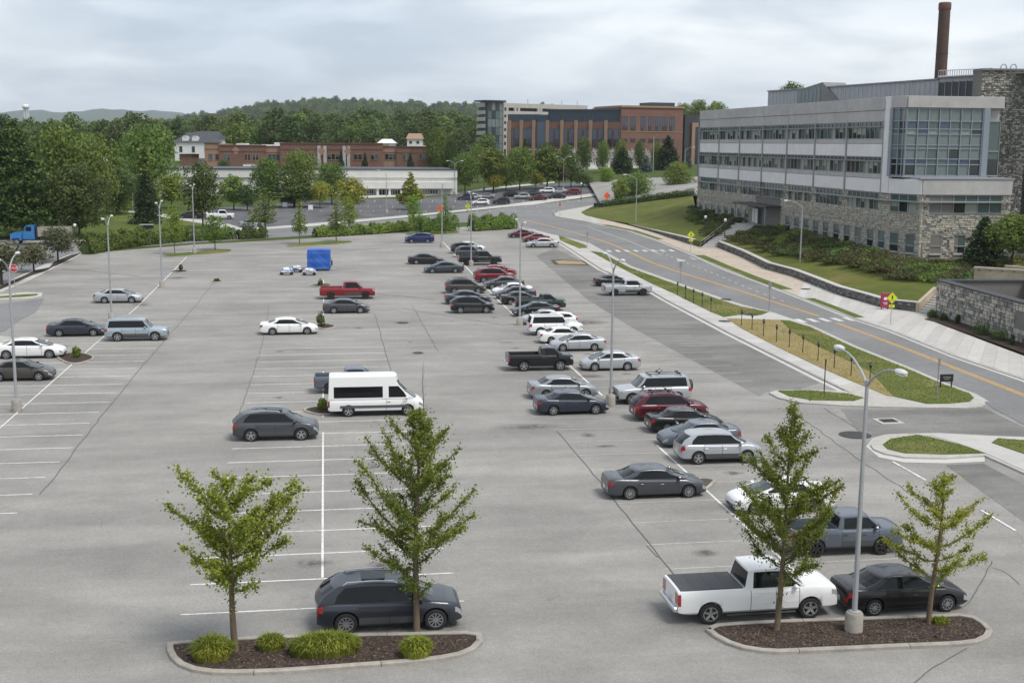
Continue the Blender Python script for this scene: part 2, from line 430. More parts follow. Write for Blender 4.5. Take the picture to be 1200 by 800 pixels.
struct(sheet('stained_strip', px((650, 291), (764, 344.5), (852, 392), (960, 449), (925, 459), (899, 459), (890, 464), (815, 424), (740, 383), (690, 352), (628, 300)), .02, M['patch']))
struct(sheet('corner_strip', px((1152, 543), (1204, 570), (1300, 640), (1240, 640), (1108, 545)), .02, M['patch']))

# far lot, upper lot, their walks
struct(sheet('far_parking_lot', px((196, 254), (257, 259.5), (283, 267), (310, 266.5), (370, 261.5), (480, 252), (540, 246), (600, 239), (655, 232), (700, 226), (700, 212), (650, 215.5), (600, 220.5), (531, 228.5), (486, 233), (421, 233.5), (330, 238), (262, 243), (225, 248)), .02, M['darklot']))
struct(sheet('far_lot_walk', px((150, 247), (211, 253), (257, 259.5), (283, 267), (312, 266.3), (370, 261.3), (480, 252), (540, 246), (600, 239), (655, 232), (700, 226), (702, 229), (655, 235.5), (600, 242), (560, 246), (480, 254.5), (370, 264.8), (312, 268.6), (278, 270.4), (240, 266), (200, 258), (150, 251)), .02, M['concrete'], h=.02))
struct(sheet('shop_front_walk', px((405, 233.2), (531, 228), (600, 219.5), (650, 214.5), (650, 213), (600, 217.5), (531, 225.5), (405, 230)), .03, M['concrete']))
struct(sheet('far_sidewalk', px((88, 284), (188, 278.5), (232, 275), (270, 271), (268, 268.5), (232, 272.5), (188, 276), (88, 281.5)), .05, M['concrete'], h=.05))
struct(sheet('park_lawn', px((88, 281), (188, 275.5), (232, 272), (262, 268), (240, 262.5), (200, 256), (140, 247), (112, 252), (96, 268)), .03, M['grass']))
struct(sheet('roadside_verge', px((-420, 277.5), (88, 281), (88, 284), (-420, 282)), .03, M['concrete']))
# planting strip between the left road and the lot
struct(sheet('left_planting_strip', px((-420, 520), (-60, 362), (0, 334.5), (40, 315.5), (80, 299), (97, 294), (99, 296.5), (62, 315), (30, 331), (0, 343), (-60, 370), (-420, 535)), .06, M['concrete'], h=.06))
for pts in (((-40, 352), (0, 336), (42, 317.5), (62, 313), (56, 317), (38, 323), (0, 340), (-40, 358)), ((64, 307), (84, 299), (94, 297.5), (90, 300), (66, 312), (58, 314))):
    struct(sheet('planting_bed', px(*pts), .10, M['mulch'], h=.06))
struct(sheet('entrance_island', px((-40, 348), (0, 346), (30, 343.5), (50, 344), (49, 348), (38, 350.5), (0, 352), (-40, 353)), .12, M['concrete'], h=.13))
struct(sheet('entrance_island_grass', px((-30, 350.5), (5, 348), (30, 346), (45, 345.5), (43, 347.5), (30, 349), (0, 350.6)), .14, M['grass_dry'], h=.04))
struct(sheet('entrance_island', px((-40, 398), (0, 395), (19, 397), (14, 401), (-40, 406)), .12, M['kerb'], h=.13))

# ------------------------------------------------------------------ right side walks and verges
walk_lot = px((612, 266), (640, 278.5), (655, 284), (670, 293.5), (705, 316.5), (764.5, 342.7), (852, 390), (960, 444), (1000, 463))
walk_far = px((622, 269), (645, 275), (662, 282), (691, 295.3), (762, 333.5), (794, 347.8), (832, 367), (866, 385.5), (911, 409), (960, 432.8), (1000, 450.3), (1042, 467.5))
nose = px((1153, 471), (1155, 474.5), (1150, 478), (1132, 479.3), (1085, 479), (1030, 478), (990, 476.5), (940, 473.5), (912, 467.5), (901, 461.5), (912, 458.3), (950, 458), (990, 459.5))
struct(sheet('sidewalk_base', near_kerb[1:] + nose[1:] + walk_lot[::-1], .11, M['kerb'], h=.13))
def slabs(parent_name, A, B, step, dz, m, h=.06, m2=None):
    """concrete slabs between two edge lines, each slab its own piece"""
    base = bpy.data.objects[parent_name]
    la, lb = length(A), length(B); n = max(2, int(max(la, lb)/step))
    for i in range(n):
        q = []
        for P, l, s in ((A, la, (i+.006)/n), (B, lb, (i+.006)/n), (B, lb, (i+.994)/n), (A, la, (i+.994)/n)): q.append(pt_on(P, s*l))
        c = (q[0]+q[1]+q[2]+q[3])/4; c3 = Vector((c.x, c.y, g(c.y)))
        bm = bmesh.new(); vs = [bm.verts.new((p.x-c.x, p.y-c.y, g(p.y)+dz-c3.z+random.uniform(-.004, .004))) for p in q]
        f = bm.faces.new(vs); bm.normal_update()
        if f.normal.z < 0: f.normal_flip()
        r = bmesh.ops.extrude_edge_only(bm, edges=bm.edges[:])
        for v in r['geom']:
            if isinstance(v, bmesh.types.BMVert): v.co.z -= h
        mm_ = m[i % len(m)] if isinstance(m, list) else m
        if m2 and m2(c): mm_ = M['concrete_warm']
        o = bm_obj(bm, 'slab', mm_, base); o.location = c3
random.seed(3)
M['concrete_b'] = mat('aged_concrete', (.415, .40, .375), .9, .12, 1.4, bump=.15, bscale=30, world=True, var2=.08, scale2=.2, spec=.2)
M['concrete_c'] = mat('pale_concrete', (.47, .455, .43), .9, .10, 1.4, bump=.15, bscale=30, world=True, var2=.08, scale2=.2, spec=.2)
CON = [M['concrete'], M['concrete_b'], M['concrete'], M['concrete_c'], M['concrete_b']]
il = [p + (q-p).normalized()*.18 for p, q in zip(resample(walk_lot, 3), [pt_on(walk_far, i*3*length(walk_far)/length(walk_lot)) for i in range(len(resample(walk_lot, 3)))])]
slabs('sidewalk_base', il, walk_far[:-1], 1.9, .135, CON)
struct(strips('gutter', [(offset_line(walk_lot, -.28), .42)], .025, M['concrete_c']))
struct(sheet('crossing_apron', px((838, 369.5), (868, 368), (904, 367.5), (949, 382.5), (940, 384), (915, 376), (866, 385), (852, 379)), .125, M['concrete'], h=.02))
def verge(name, pts, m): return struct(sheet(name, px(*pts), .15, m, h=.05))
verge('verge_grass', ((655, 276.7), (667, 281), (686, 288), (688, 291), (679, 292.3), (656, 282.5)), M['grass_dry'])
verge('verge_grass', ((692, 295.3), (705, 297), (737, 314.5), (781, 330.5), (825, 346), (868, 360.5), (901, 367), (892, 370.5), (866, 370.5), (848, 373), (832, 366), (794, 347), (762, 332.5)), M['grass_dry'])
verge('verge_grass', ((915, 376.5), (925, 377), (949, 384.5), (1000, 408.5), (1060, 432.5), (1105, 452), (1136, 463), (1141, 468), (1136, 472.5), (1110, 474.8), (1086, 475), (1048, 466.5), (1020, 437), (950, 403), (927, 389)), M['grass_dry'])
verge('verge_straw', ((851, 374.5), (914.5, 376.5), (926, 389), (949.5, 403.2), (1019.5, 437.2), (1047, 466.3), (1040, 465.5), (1000, 449), (960, 431.5), (911, 408), (868, 385.5)), M['straw'])
verge('island_grass', ((911.5, 459.8), (949, 459.3), (994, 463.3), (1012, 468), (1000, 471.7), (952, 470.7), (925, 466.3)), M['grass'])
# exit island with its walk
isl_out = px((1020, 523), (1023, 517), (1036, 511.5), (1060, 509.7), (1100, 509), (1165, 512.5), (1260, 516), (1300, 545), (1300, 613), (1204, 558), (1154, 535.5), (1108, 538.5), (1060, 537.5), (1036, 533), (1024, 528))
struct(sheet('exit_island', isl_out, .11, M['kerb'], h=.13))
struct(sheet('exit_island_gutter', px((1015, 523.5), (1022, 514.5), (1036, 509.5), (1060, 508), (1060, 509), (1026, 520), (1034, 531), (1060, 536), (1108, 537), (1154, 535), (1154, 541), (1108, 543), (1060, 542), (1030, 536)), .022, M['concrete_c']))
struct(sheet('exit_island_walk', px((1064, 510.4), (1100, 509.8), (1165, 513.3), (1250, 517), (1240, 522), (1170, 515.5), (1160, 521.5), (1200, 535), (1290, 570), (1290, 603), (1204, 555.5), (1158, 534.5), (1126, 522.5), (1094, 513)), .135, M['concrete'], h=.04))
verge('island_grass', ((1034.5, 523), (1044, 516.5), (1074, 512), (1092, 515), (1124, 523), (1154, 533.2), (1108, 534.6), (1060, 533.2), (1040, 528.5)), M['grass'])
verge('island_grass', ((1162.5, 521), (1169, 516), (1240, 521), (1290, 545), (1290, 566), (1200, 534)), M['grass_dry'])

# far sidewalk
out_line = px((697, 240.5), (681, 249), (686, 253), (700, 256.8), (735, 265), (770, 275), (800, 284.5), (822, 291.5), (840, 291), (870, 303), (900, 317.5), (930, 326), (982, 347), (1037, 363), (1075, 367.3), (1096, 371), (1082, 375.5), (1100, 381), (1150, 400), (1200, 419.5), (1280, 452))
struct(sheet('far_walk_base', px((651, 253.5), (648.5, 251.3), (655, 248)) + out_line + far_kerb[::-1], .11, M['kerb'], h=.13))
fk = offset_line(far_kerb, -.0)
ctr_out = px((690, 253.8), (735, 264.5), (770, 274.5), (800, 284), (822, 290.8), (840, 290.6), (870, 302.5), (900, 317), (930, 325.5), (982, 346.5), (1037, 362.5), (1075, 367), (1090, 377), (1150, 400), (1200, 419), (1270, 448))
fk_in = [p for p in far_kerb]
A = resample(fk_in[1:], 2.0); nA = len(A)
inner = offset_line(fk_in[1:], .2)
slabs('far_walk_base', inner, ctr_out, 2.2, .135, CON, m2=lambda c: 138 < c.y < 235 and math.hypot(c.x-58, 0) < 40)
struct(strips('verge_strip', [(offset_line(px((813, 300), (845, 314), (880, 328), (914, 340.5)), .9), 1.3), (offset_line(px((940, 351), (970, 362.5), (997, 373.5)), .9), 1.0), (offset_line(px((705, 264.5), (738, 271.5), (768, 281.5)), .9), .9)], .16, M['grass'], h=.06))
struct(strips('gutter', [(offset_line(far_kerb[1:], -.22), .36)], .042, M['concrete_c']))
struct(strips('gutter', [(offset_line(near_kerb[3:], .2), .34)], .042, M['concrete_b']))

# ------------------------------------------------------------------ painted markings
def row_lines(name, xc, half, ys_, m, jit=0.0, wd=.10):
    ls = []
    for y in ys_:
        a = half + random.uniform(-jit, jit); b = half + random.uniform(-jit, jit)
        ls.append(([(xc-a, y), (xc+b, y)], wd))
    return struct(strips(name, ls, .018, m))
random.seed(8)
XL, XM, XR = -19.4, -.35, 18.55
row_lines('stall_lines', XM, 5.15, [43.5+3.07*i for i in range(20)], M['white_line'], .12)
row_lines('stall_lines', XM, 5.15, [104.9+3.07*i for i in range(24) if not 6 <= i <= 7], M['faint_line'], .12)
row_lines('stall_lines', XL, 5.15, [54.0+3.07*i for i in range(22)], M['white_line'], .12)
row_lines('stall_lines', XL, 5.15, [121.5+3.07*i for i in range(22)], M['faint_line'], .12)
row_lines('stall_lines', XR, 5.15, [45.9+3.07*i for i in range(20)], M['faint_line'], .12)
row_lines('stall_lines', XR, 5.15, [107.4+3.07*i for i in range(30)], M['faint_line'], .12)
struct(strips('stall_lines', [([(XM, 46.7), (XM, 71.5)], .095), ([(XL, 54), (XL, 118)], .09), ([(XL, 124), (XL, 188)], .10), ([(XM, 75.5), (XM, 91)], .10), ([(XM, 112), (XM, 150)], .10)], .022, M['white_line']))
struct(strips('stall_lines', [([(XR, 45), (XR, 66)], .12), ([(XR, 80), (XR, 108)], .12), ([(XR, 116), (XR, 196)], .13)], .022, M['white_line']))
ls = []
for i in range(40):
    y = 84+3.07*i; x = 31.0+(y-81)*.087
    ls.append(([(x-.6, y), (x-5.6, y)], .11))
struct(strips('stall_lines', ls, .028, M['faint_line']))
ls = [([(-36.6-(y-150)*-.02, y), (-31.5, y)], .11) for y in [152+3.07*i for i in range(11)]]
struct(strips('stall_lines', ls, .018, M['faint_line']))
struct(strips('stall_lines', [(px((1046, 541), (1085, 563)), .13), (px((1150, 598), (1190, 622)), .13)], .03, M['white_line']))
ls = []
for i in range(26):       # far lot stalls
    for r in range(3):
        y = 262+r*17; x = -4+i*2.8+r*5
        ls.append(([(x, y), (x+.5, y+5)], .14))
struct(strips('far_stall_lines', ls, .035, M['faint_line']))
yl = smooth_line(px((612, 257.3), (650, 266.5), (688, 277), (723, 289), (767, 309), (825, 328), (883, 346), (959, 370.5)), 4)
yl2 = smooth_line(px((981, 378.8), (1050, 404.5), (1105, 426), (1200, 463.5), (1290, 499)), 4)
struct(strips('yellow_centre_line', [(offset_line(l, o), .15) for l in (yl, yl2) for o in (-.15, .15)], .036, M['yellow_line']))
def crosswalk(a, b, n, ln, d, wd):
    A_, B_ = at(*a), at(*b); ls = []
    for i in range(n):
        c = A_+(B_-A_)*(i/(n-1)); ls.append(([c-d*ln/2, c+d*ln/2], wd))
    return ls
d1 = (at(767, 309)-at(723, 289)).normalized(); d2 = (at(1050, 404)-at(981, 379)).normalized()
struct(strips('crosswalk_stripes', crosswalk((703, 294.5), (787, 293.8), 9, 2.3, d1, .6) + crosswalk((938, 376), (995, 374.2), 5, 2.3, d2, .6), .037, M['road_white']))
ls = [(px((866, 319), (898, 333)), .12), (px((912, 339.6), (997, 368.5)), .12), (px((690, 266.5), (735, 282), (775, 299)), .12), (px((660, 261), (700, 266.5)), .12)]
dash = smooth_line(px((770, 294), (800, 306.5), (831, 318.5), (862, 331.5), (893, 344), (930, 357)), 4)
dl = length(dash); k = 0.0
while k < dl-1: ls.append(([pt_on(dash, k), pt_on(dash, k+.9)], .13)); k += 2.6
struct(strips('white_lane_lines', ls, .037, M['road_white']))
ls = []
for p in ((797, 304.5), (812, 303)):
    c = at(*p); n_ = Vector((-d1.y, d1.x)); ls += [([c-d1*1.5, c+d1*1.2], .22), ([c+d1*1.2+n_*.5, c+d1*1.3-n_*.1], .3), ([c+d1*1.2-n_*.5, c+d1*1.3+n_*.1], .3)]
struct(strips('lane_arrows', ls, .038, M['road_white']))

# ------------------------------------------------------------------ seams, stains, covers
def wob(pts, amp, step=1.2):
    P = resample(smooth_line(pts, 3), step); return [p+Vector((random.uniform(-amp, amp), random.uniform(-amp, amp))) for p in P]
ls = [(wob([(13.5, 40), (13.6, 60), (13.5, 71)], .05), 0.060), (wob([(-13.9, 60), (-14, 94), (-13.3, 150)], .06), 0.054), (wob([(-5.6, 74), (-5.5, 104), (-6, 130)], .06), 0.042),
      (wob([(4.7, 88), (4.7, 122)], .05), 0.054), (wob([(9, 99), (8.9, 128)], .06), 0.048), (wob([(-24.8, 74), (-24.5, 88)], .05), 0.054)]
ls += [(wob(px((1070, 802), (1090, 785), (1115, 770), (1137, 757)), .02, .4), 0.042), (wob(px((1163, 657), (1152, 678), (1140, 700), (1127, 713)), .03, .5), 0.042), (wob(px((757, 639), (770, 652), (774, 656)), .02, .4), 0.048),
       (wob(px((1163, 665), (1180, 672), (1200, 690)), .03, .5), 0.030), (wob(px((925, 480), (1010, 540), (1100, 600)), .1, 1), 0.042), (wob(px((965, 478), (1000, 500), (1016, 513)), .06, 1), 0.048)]
ls += [(wob(px((72, 315), (123, 319.5), (165, 324)), .1, 2), 0.168), (wob(px((186, 302), (273, 300.5), (380, 296), (471, 289.5), (552, 285)), .12, 3), 0.150), (wob(px((442, 344.5), (480, 348), (514, 351.5)), .1, 2), 0.132),
       (wob(px((470, 361), (530, 371), (600, 383)), .1, 2), 0.060), (wob(px((0, 640), (60, 646), (130, 643), (215, 655)), .05, .8), 0.007)]
struct(strips('tar_seams', ls, .024, M['seam']))
def blob(c, rx, ry, n=18, j=.18, seed=0):
    rr = random.Random(seed); k = [1+rr.uniform(-j, j) for _ in range(n)]
    return [Vector((c.x+rx*k[i]*math.cos(2*math.pi*i/n), c.y+ry*k[i]*math.sin(2*math.pi*i/n))) for i in range(n)]
for i, (x, y, rx, ry) in enumerate(((470, 378, 1.0, 1.2), (481, 401, .35, .4), (489, 414, .75, .9), (690, 378, 2.4, 2.2), (166, 357, 1.5, 1.6), (208, 326, 1.4, 1.7), (620, 500, 2.5, 1), (690, 441, 1.4, .8), (720, 470, 1.4, 1), (640, 383, 2.2, 1.1), (365, 660, 1.2, .7), (500, 735, 1.8, .8))):
    struct(sheet('dark_stain', blob(at(x, y), rx, ry, seed=i), .03, M['stain']))
rr = random.Random(19)
for i in range(46):
    xc, n0, y0 = rr.choice(((XM, 26, 43.5), (XL, 24, 54), (XR, 24, 46), (XR, 24, 46)))
    struct(sheet('dark_stain', blob(Vector((xc+rr.choice((-1, 1))*rr.uniform(2.2, 3.6), y0+3.07*rr.randrange(n0)+1.53+rr.uniform(-.25, .25))), rr.uniform(.45, .95), rr.uniform(.35, .8), seed=100+i), .032, M['stain']))
M['iron'] = mat('cast_iron_cover', (.035, .034, .033), .7, .3, 8, world=True)
for i, (x, y, r_) in enumerate(((1002, 510, .95), (472, 378.5, .55), (490, 413.5, .42), (880, 370, .8), (849, 378, .6), (851, 352, .6), (944, 340, .6))):
    bm = bmesh.new(); c = at(x, y); dz = .04 if i < 3 else .16
    bmesh.ops.create_circle(bm, cap_ends=True, radius=r_, segments=20, matrix=Matrix.Translation((c.x, c.y, g(c.y)+dz)))
    o = bm_obj(bm, 'manhole_cover', M['iron']); tag(o, ['large round iron cover in the exit drive', 'round iron cover in the aisle beyond the bare shrub tip', 'small iron cover nearer in the aisle', 'dark round cover on the crossing apron', 'small dark cover in the sidewalk by the straw grass', 'dark cover near the parking meters by the road', 'dark cover on the far sidewalk'][i], 'manhole cover')
mb = MB(); c = at(1041, 494)
mb.box((0, 0, .02), (1.5, 1.5, .04), 1); mb.box((0, 0, .05), (.95, .75, .05), 0)
for k_ in range(6): mb.box((-.4+k_*.16, 0, .08), (.05, .7, .03), 0)
tag(mb.obj('drain_grate', [M['iron'], M['concrete']], loc=gp(c, .02)), 'square iron storm drain grate in a pale collar at the exit drive', 'drain')
M['mud'] = mat('tan_mud', (.30, .225, .12), .95, .3, 2, world=True)
struct(sheet('mud_patch', px((645, 305), (655, 304.3), (684, 306), (691, 311), (650, 310.5)), .03, M['soil']))
struct(sheet('mud_patch', px((650, 306), (660, 305.4), (682, 306.8), (687, 310), (655, 309.6)), .04, M['mud']))

# ------------------------------------------------------------------ planted islands in the lot
def rounded(a, b, c, d, r=.25, n=5):
    """closed outline through 4 corners, ends rounded"""
    return smooth_line([a, b, c, d], n, closed=True)
def island(name, label, outline, kerb_m, fill_m, w=.22, h=.15, seg=None, fill_h=.10):
    root = thing(name, label, 'planting island')
    inner = offset_line(outline+[outline[0]], w)[:-1]
    base = sheet('soil_bed', inner, fill_h, fill_m, h=.12, parent=root)
    # kerb stones
    P = outline+[outline[0]]; tot = length(P); n = max(6, int(tot/(seg or 3.0)))
    for i in range(n):
        ss = [(i+.003+j*.994/6)/n*tot for j in range(7)]
        A_ = [pt_on(P, s) for s in ss]; B_ = offset_line(A_, w)
        bm = bmesh.new()
        rows = []
        for off, z in ((0, -.03), (.0, h-.035), (.035, h), (w-.02, h), (w, h-.02), (w, -.03)):
            ln = offset_line(A_, off) if off else A_
            rows.append([bm.verts.new((p.x, p.y, g(p.y)+z)) for p in ln])
        for r0, r1 in zip(rows, rows[1:]):
            for j in range(6):
                f = bm.faces.new((r0[j], r0[j+1], r1[j+1], r1[j]))
        bm.faces.new([r[0] for r in rows]); bm.faces.new([r[-1] for r in rows][::-1])
        bmesh.ops.recalc_face_normals(bm, faces=bm.faces)
        bm_obj(bm, 'kerb_stone', kerb_m, root)
    return root
def ccw(pts):
    a = sum(p.x*q.y-q.x*p.y for p, q in zip(pts, pts[1:]+pts[:1])); return pts if a > 0 else pts[::-1]
o1 = ccw(smooth_line(px((195, 762), (200, 755.5), (290, 749.5), (420, 745.5), (545, 743), (560, 743.5), (567.5, 749), (560, 761), (540, 770.5), (490, 778), (400, 785), (320, 790.5), (255, 791.5), (222, 787), (203, 777)), 5, closed=True))
island('planting_island', 'kerbed mulch island with two young trees and grass clumps', o1, M['kerb_old'], M['mulch'], seg=3.6)
o2 = ccw(smooth_line(px((826, 738), (840, 734), (900, 730), (1000, 726.5), (1100, 723), (1128, 722), (1148, 728), (1163, 741), (1158, 750), (1135, 757), (1050, 761), (950, 765.5), (905, 767), (865, 761), (838, 749)), 5, closed=True))
island('planting_island', 'kerbed mulch island carrying the tall twin headed lamp post', o2, M['kerb_old'], M['mulch'], seg=3.6)
for i, (pts, lab, m_, km) in enumerate((
    (((66, 419), (78, 414.5), (100, 415), (111, 420), (96, 426), (80, 426.5)), 'small diamond mulch island behind the grey sedans', M['mulch'], M['kerb_old']),
    (((355, 481), (372, 477), (392, 476), (398, 481), (386, 486.5), (368, 486)), 'small diamond mulch island behind the white van', M['mulch'], M['kerb_old']),
    (((369, 382.5), (378, 380), (388, 380.8), (394, 383.5), (384, 386), (376, 386)), 'small mulch island in front of the white sedan', M['mulch'], M['kerb_old']),
    (((364, 334.8), (374, 333), (386, 333.2), (389, 335.5), (378, 337), (370, 336.8)), 'small mulch island beyond the red pickup', M['soil'], M['kerb_old']),
    (((200, 318.6), (208, 317), (218, 317.2), (220, 319), (210, 320.2)), 'small mulch island near a young shrub at the far side', M['mulch'], M['kerb_old']),
    (((247, 329.8), (253, 328.3), (260, 329), (260, 330.8), (252, 331.6)), 'tiny dark mulch island in the empty left aisle', M['soil'], M['kerb_old']),
    (((808, 566), (822, 561.5), (838, 563.5), (837, 567), (826, 575.5), (812, 577)), 'kerbed bare earth island at the nose of the grey sedan', M['soil'], M['kerb_old']))):
    island('planting_island', lab, ccw(smooth_line(px(*pts), 3, closed=True)), km, m_, w=.16, h=.12, seg=2.4)
for pts, lab in ((((335, 288.5), (350, 286), (380, 284), (408, 283.3), (413, 285), (395, 287), (365, 288.8), (345, 290)), 'long grass oval with two young trees beyond the blue tarp'),
            (((190, 300), (205, 298.2), (235, 295.5), (262, 293.2), (273, 294.3), (262, 297.2), (230, 299.8), (203, 302)), 'long grass oval around the leftmost far lamp'),
            (((476, 274), (500, 273), (530, 272), (540, 273.4), (528, 275), (500, 276.2), (480, 276)), 'grass oval behind the dark blue hatchback')):
    island('planting_island', lab, ccw(smooth_line(px(*pts), 4, closed=True)), M['kerb_old'], M['grass'], w=.18, h=.14, seg=5, fill_h=.18)
# ================================================================== VEHICLES
def car_paint(name, col, metal=0.0, rough=.32, flake=.06):
    m = mat(name, col, rough, metal=metal, coat=.45, var=.0, spec=.4); return m
PAINT = {}
for n_, c_, mt in (('white', (.74, .74, .72), 0), ('offwhite', (.66, .66, .64), 0), ('silver', (.40, .415, .43), .35), ('silver_dark', (.27, .285, .30), .35), ('ice_blue', (.33, .39, .42), .3), ('grey', (.062, .066, .074), .3),
                   ('charcoal', (.018, .019, .021), .2), ('brown_grey', (.062, .056, .05), .25), ('black', (.007, .007, .008), 0), ('navy', (.026, .034, .052), .25), ('blue', (.018, .028, .11), .2), ('steel_blue', (.105, .122, .15), .25),
                   ('slate_grey', (.036, .040, .052), .3), ('teal_grey', (.05, .063, .072), .3), ('red', (.20, .010, .014), .1), ('dark_red', (.16, .010, .018), .15), ('maroon', (.085, .008, .016), .2), ('dark_green', (.02, .035, .032), .2), ('cab_blue', (.03, .17, .42), 0), ('tan_grey', (.36, .33, .28), .1)):
    PAINT[n_] = car_paint('paint_'+n_, c_, mt)
M['rubber'] = mat('tyre_rubber', (.018, .018, .018), .85, .2, 20)
M['under'] = mat('dark_underbody', (.012, .012, .012), .9)
M['glass'] = mat('tinted_car_glass', (.008, .010, .011), .08, spec=.32)
M['glass_clear'] = mat('windscreen_glass', (.035, .045, .048), .05, spec=.7)
M['alloy'] = mat('alloy_rim', (.42, .43, .44), .35, metal=.7)
M['rim_dark'] = mat('dark_rim_well', (.03, .03, .032), .5, metal=.3)
M['chrome'] = mat('bright_trim', (.60, .61, .62), .22, metal=.8)
M['trim'] = mat('black_trim', (.02, .02, .021), .55)
M['cladding'] = mat('grey_cladding', (.07, .072, .075), .7)
M['headlight'] = mat('headlight_lens', (.30, .31, .32), .12, coat=.8)
M['taillight'] = mat('tail_light_lens', (.30, .012, .012), .15, coat=.8)
M['plate'] = mat('licence_plate', (.60, .62, .64), .5)
M['amber'] = mat('amber_lens', (.5, .18, .02), .2)

def interp(tab, x):
    if x <= tab[0][0]: return tab[0][1]
    for (a, za), (b, zb) in zip(tab, tab[1:]):
        if x <= b:
            if b-a < 1e-6: return zb
            return za+(zb-za)*(x-a)/(b-a)
    return tab[-1][1]
def wheel_parts(r, w, spokes):
    t = MB(); hw = w/2
    t.lathe([(r*.60, -hw*.8), (r*.66, -hw), (r*.9, -hw), (r*.985, -hw*.75), (r, -hw*.3), (r, hw*.3), (r*.985, hw*.75), (r*.9, hw), (r*.66, hw), (r*.62, hw*.75), (r*.60, hw*.5)], 22, axis='Y')
    m = MB()
    m.lathe([(r*.64, -hw*.92), (r*.60, -hw*.8), (r*.56, -hw*.35), (0.0, -hw*.3)], 22, axis='Y', mi=1)
    m.lathe([(r*.665, -hw*.9), (r*.665, -hw*1.03), (r*.60, -hw*1.03), (r*.585, -hw*.7)], 22, axis='Y', mi=0)
    m.lathe([(r*.17, -hw*.5), (r*.16, -hw*.98), (0, -hw*1.02)], 10, axis='Y', mi=0)
    for k in range(spokes):
        a = 2*math.pi*k/spokes+.3
        ca, sa = math.cos(a), math.sin(a); ww = r*(.10 if spokes < 8 else .05)
        P = []
        for rr_, wd in ((r*.12, ww*1.1), (r*.62, ww)):
            for sg in (-1, 1):
                for yy in (-hw*1.0, -hw*.5): P.append((ca*rr_-sa*wd*sg, yy, sa*rr_+ca*wd*sg))
        m.add(P, [(0, 2, 6, 4), (0, 4, 5, 1), (2, 3, 7, 6), (0, 1, 3, 2), (4, 6, 7, 5)], 0)
    return t, m

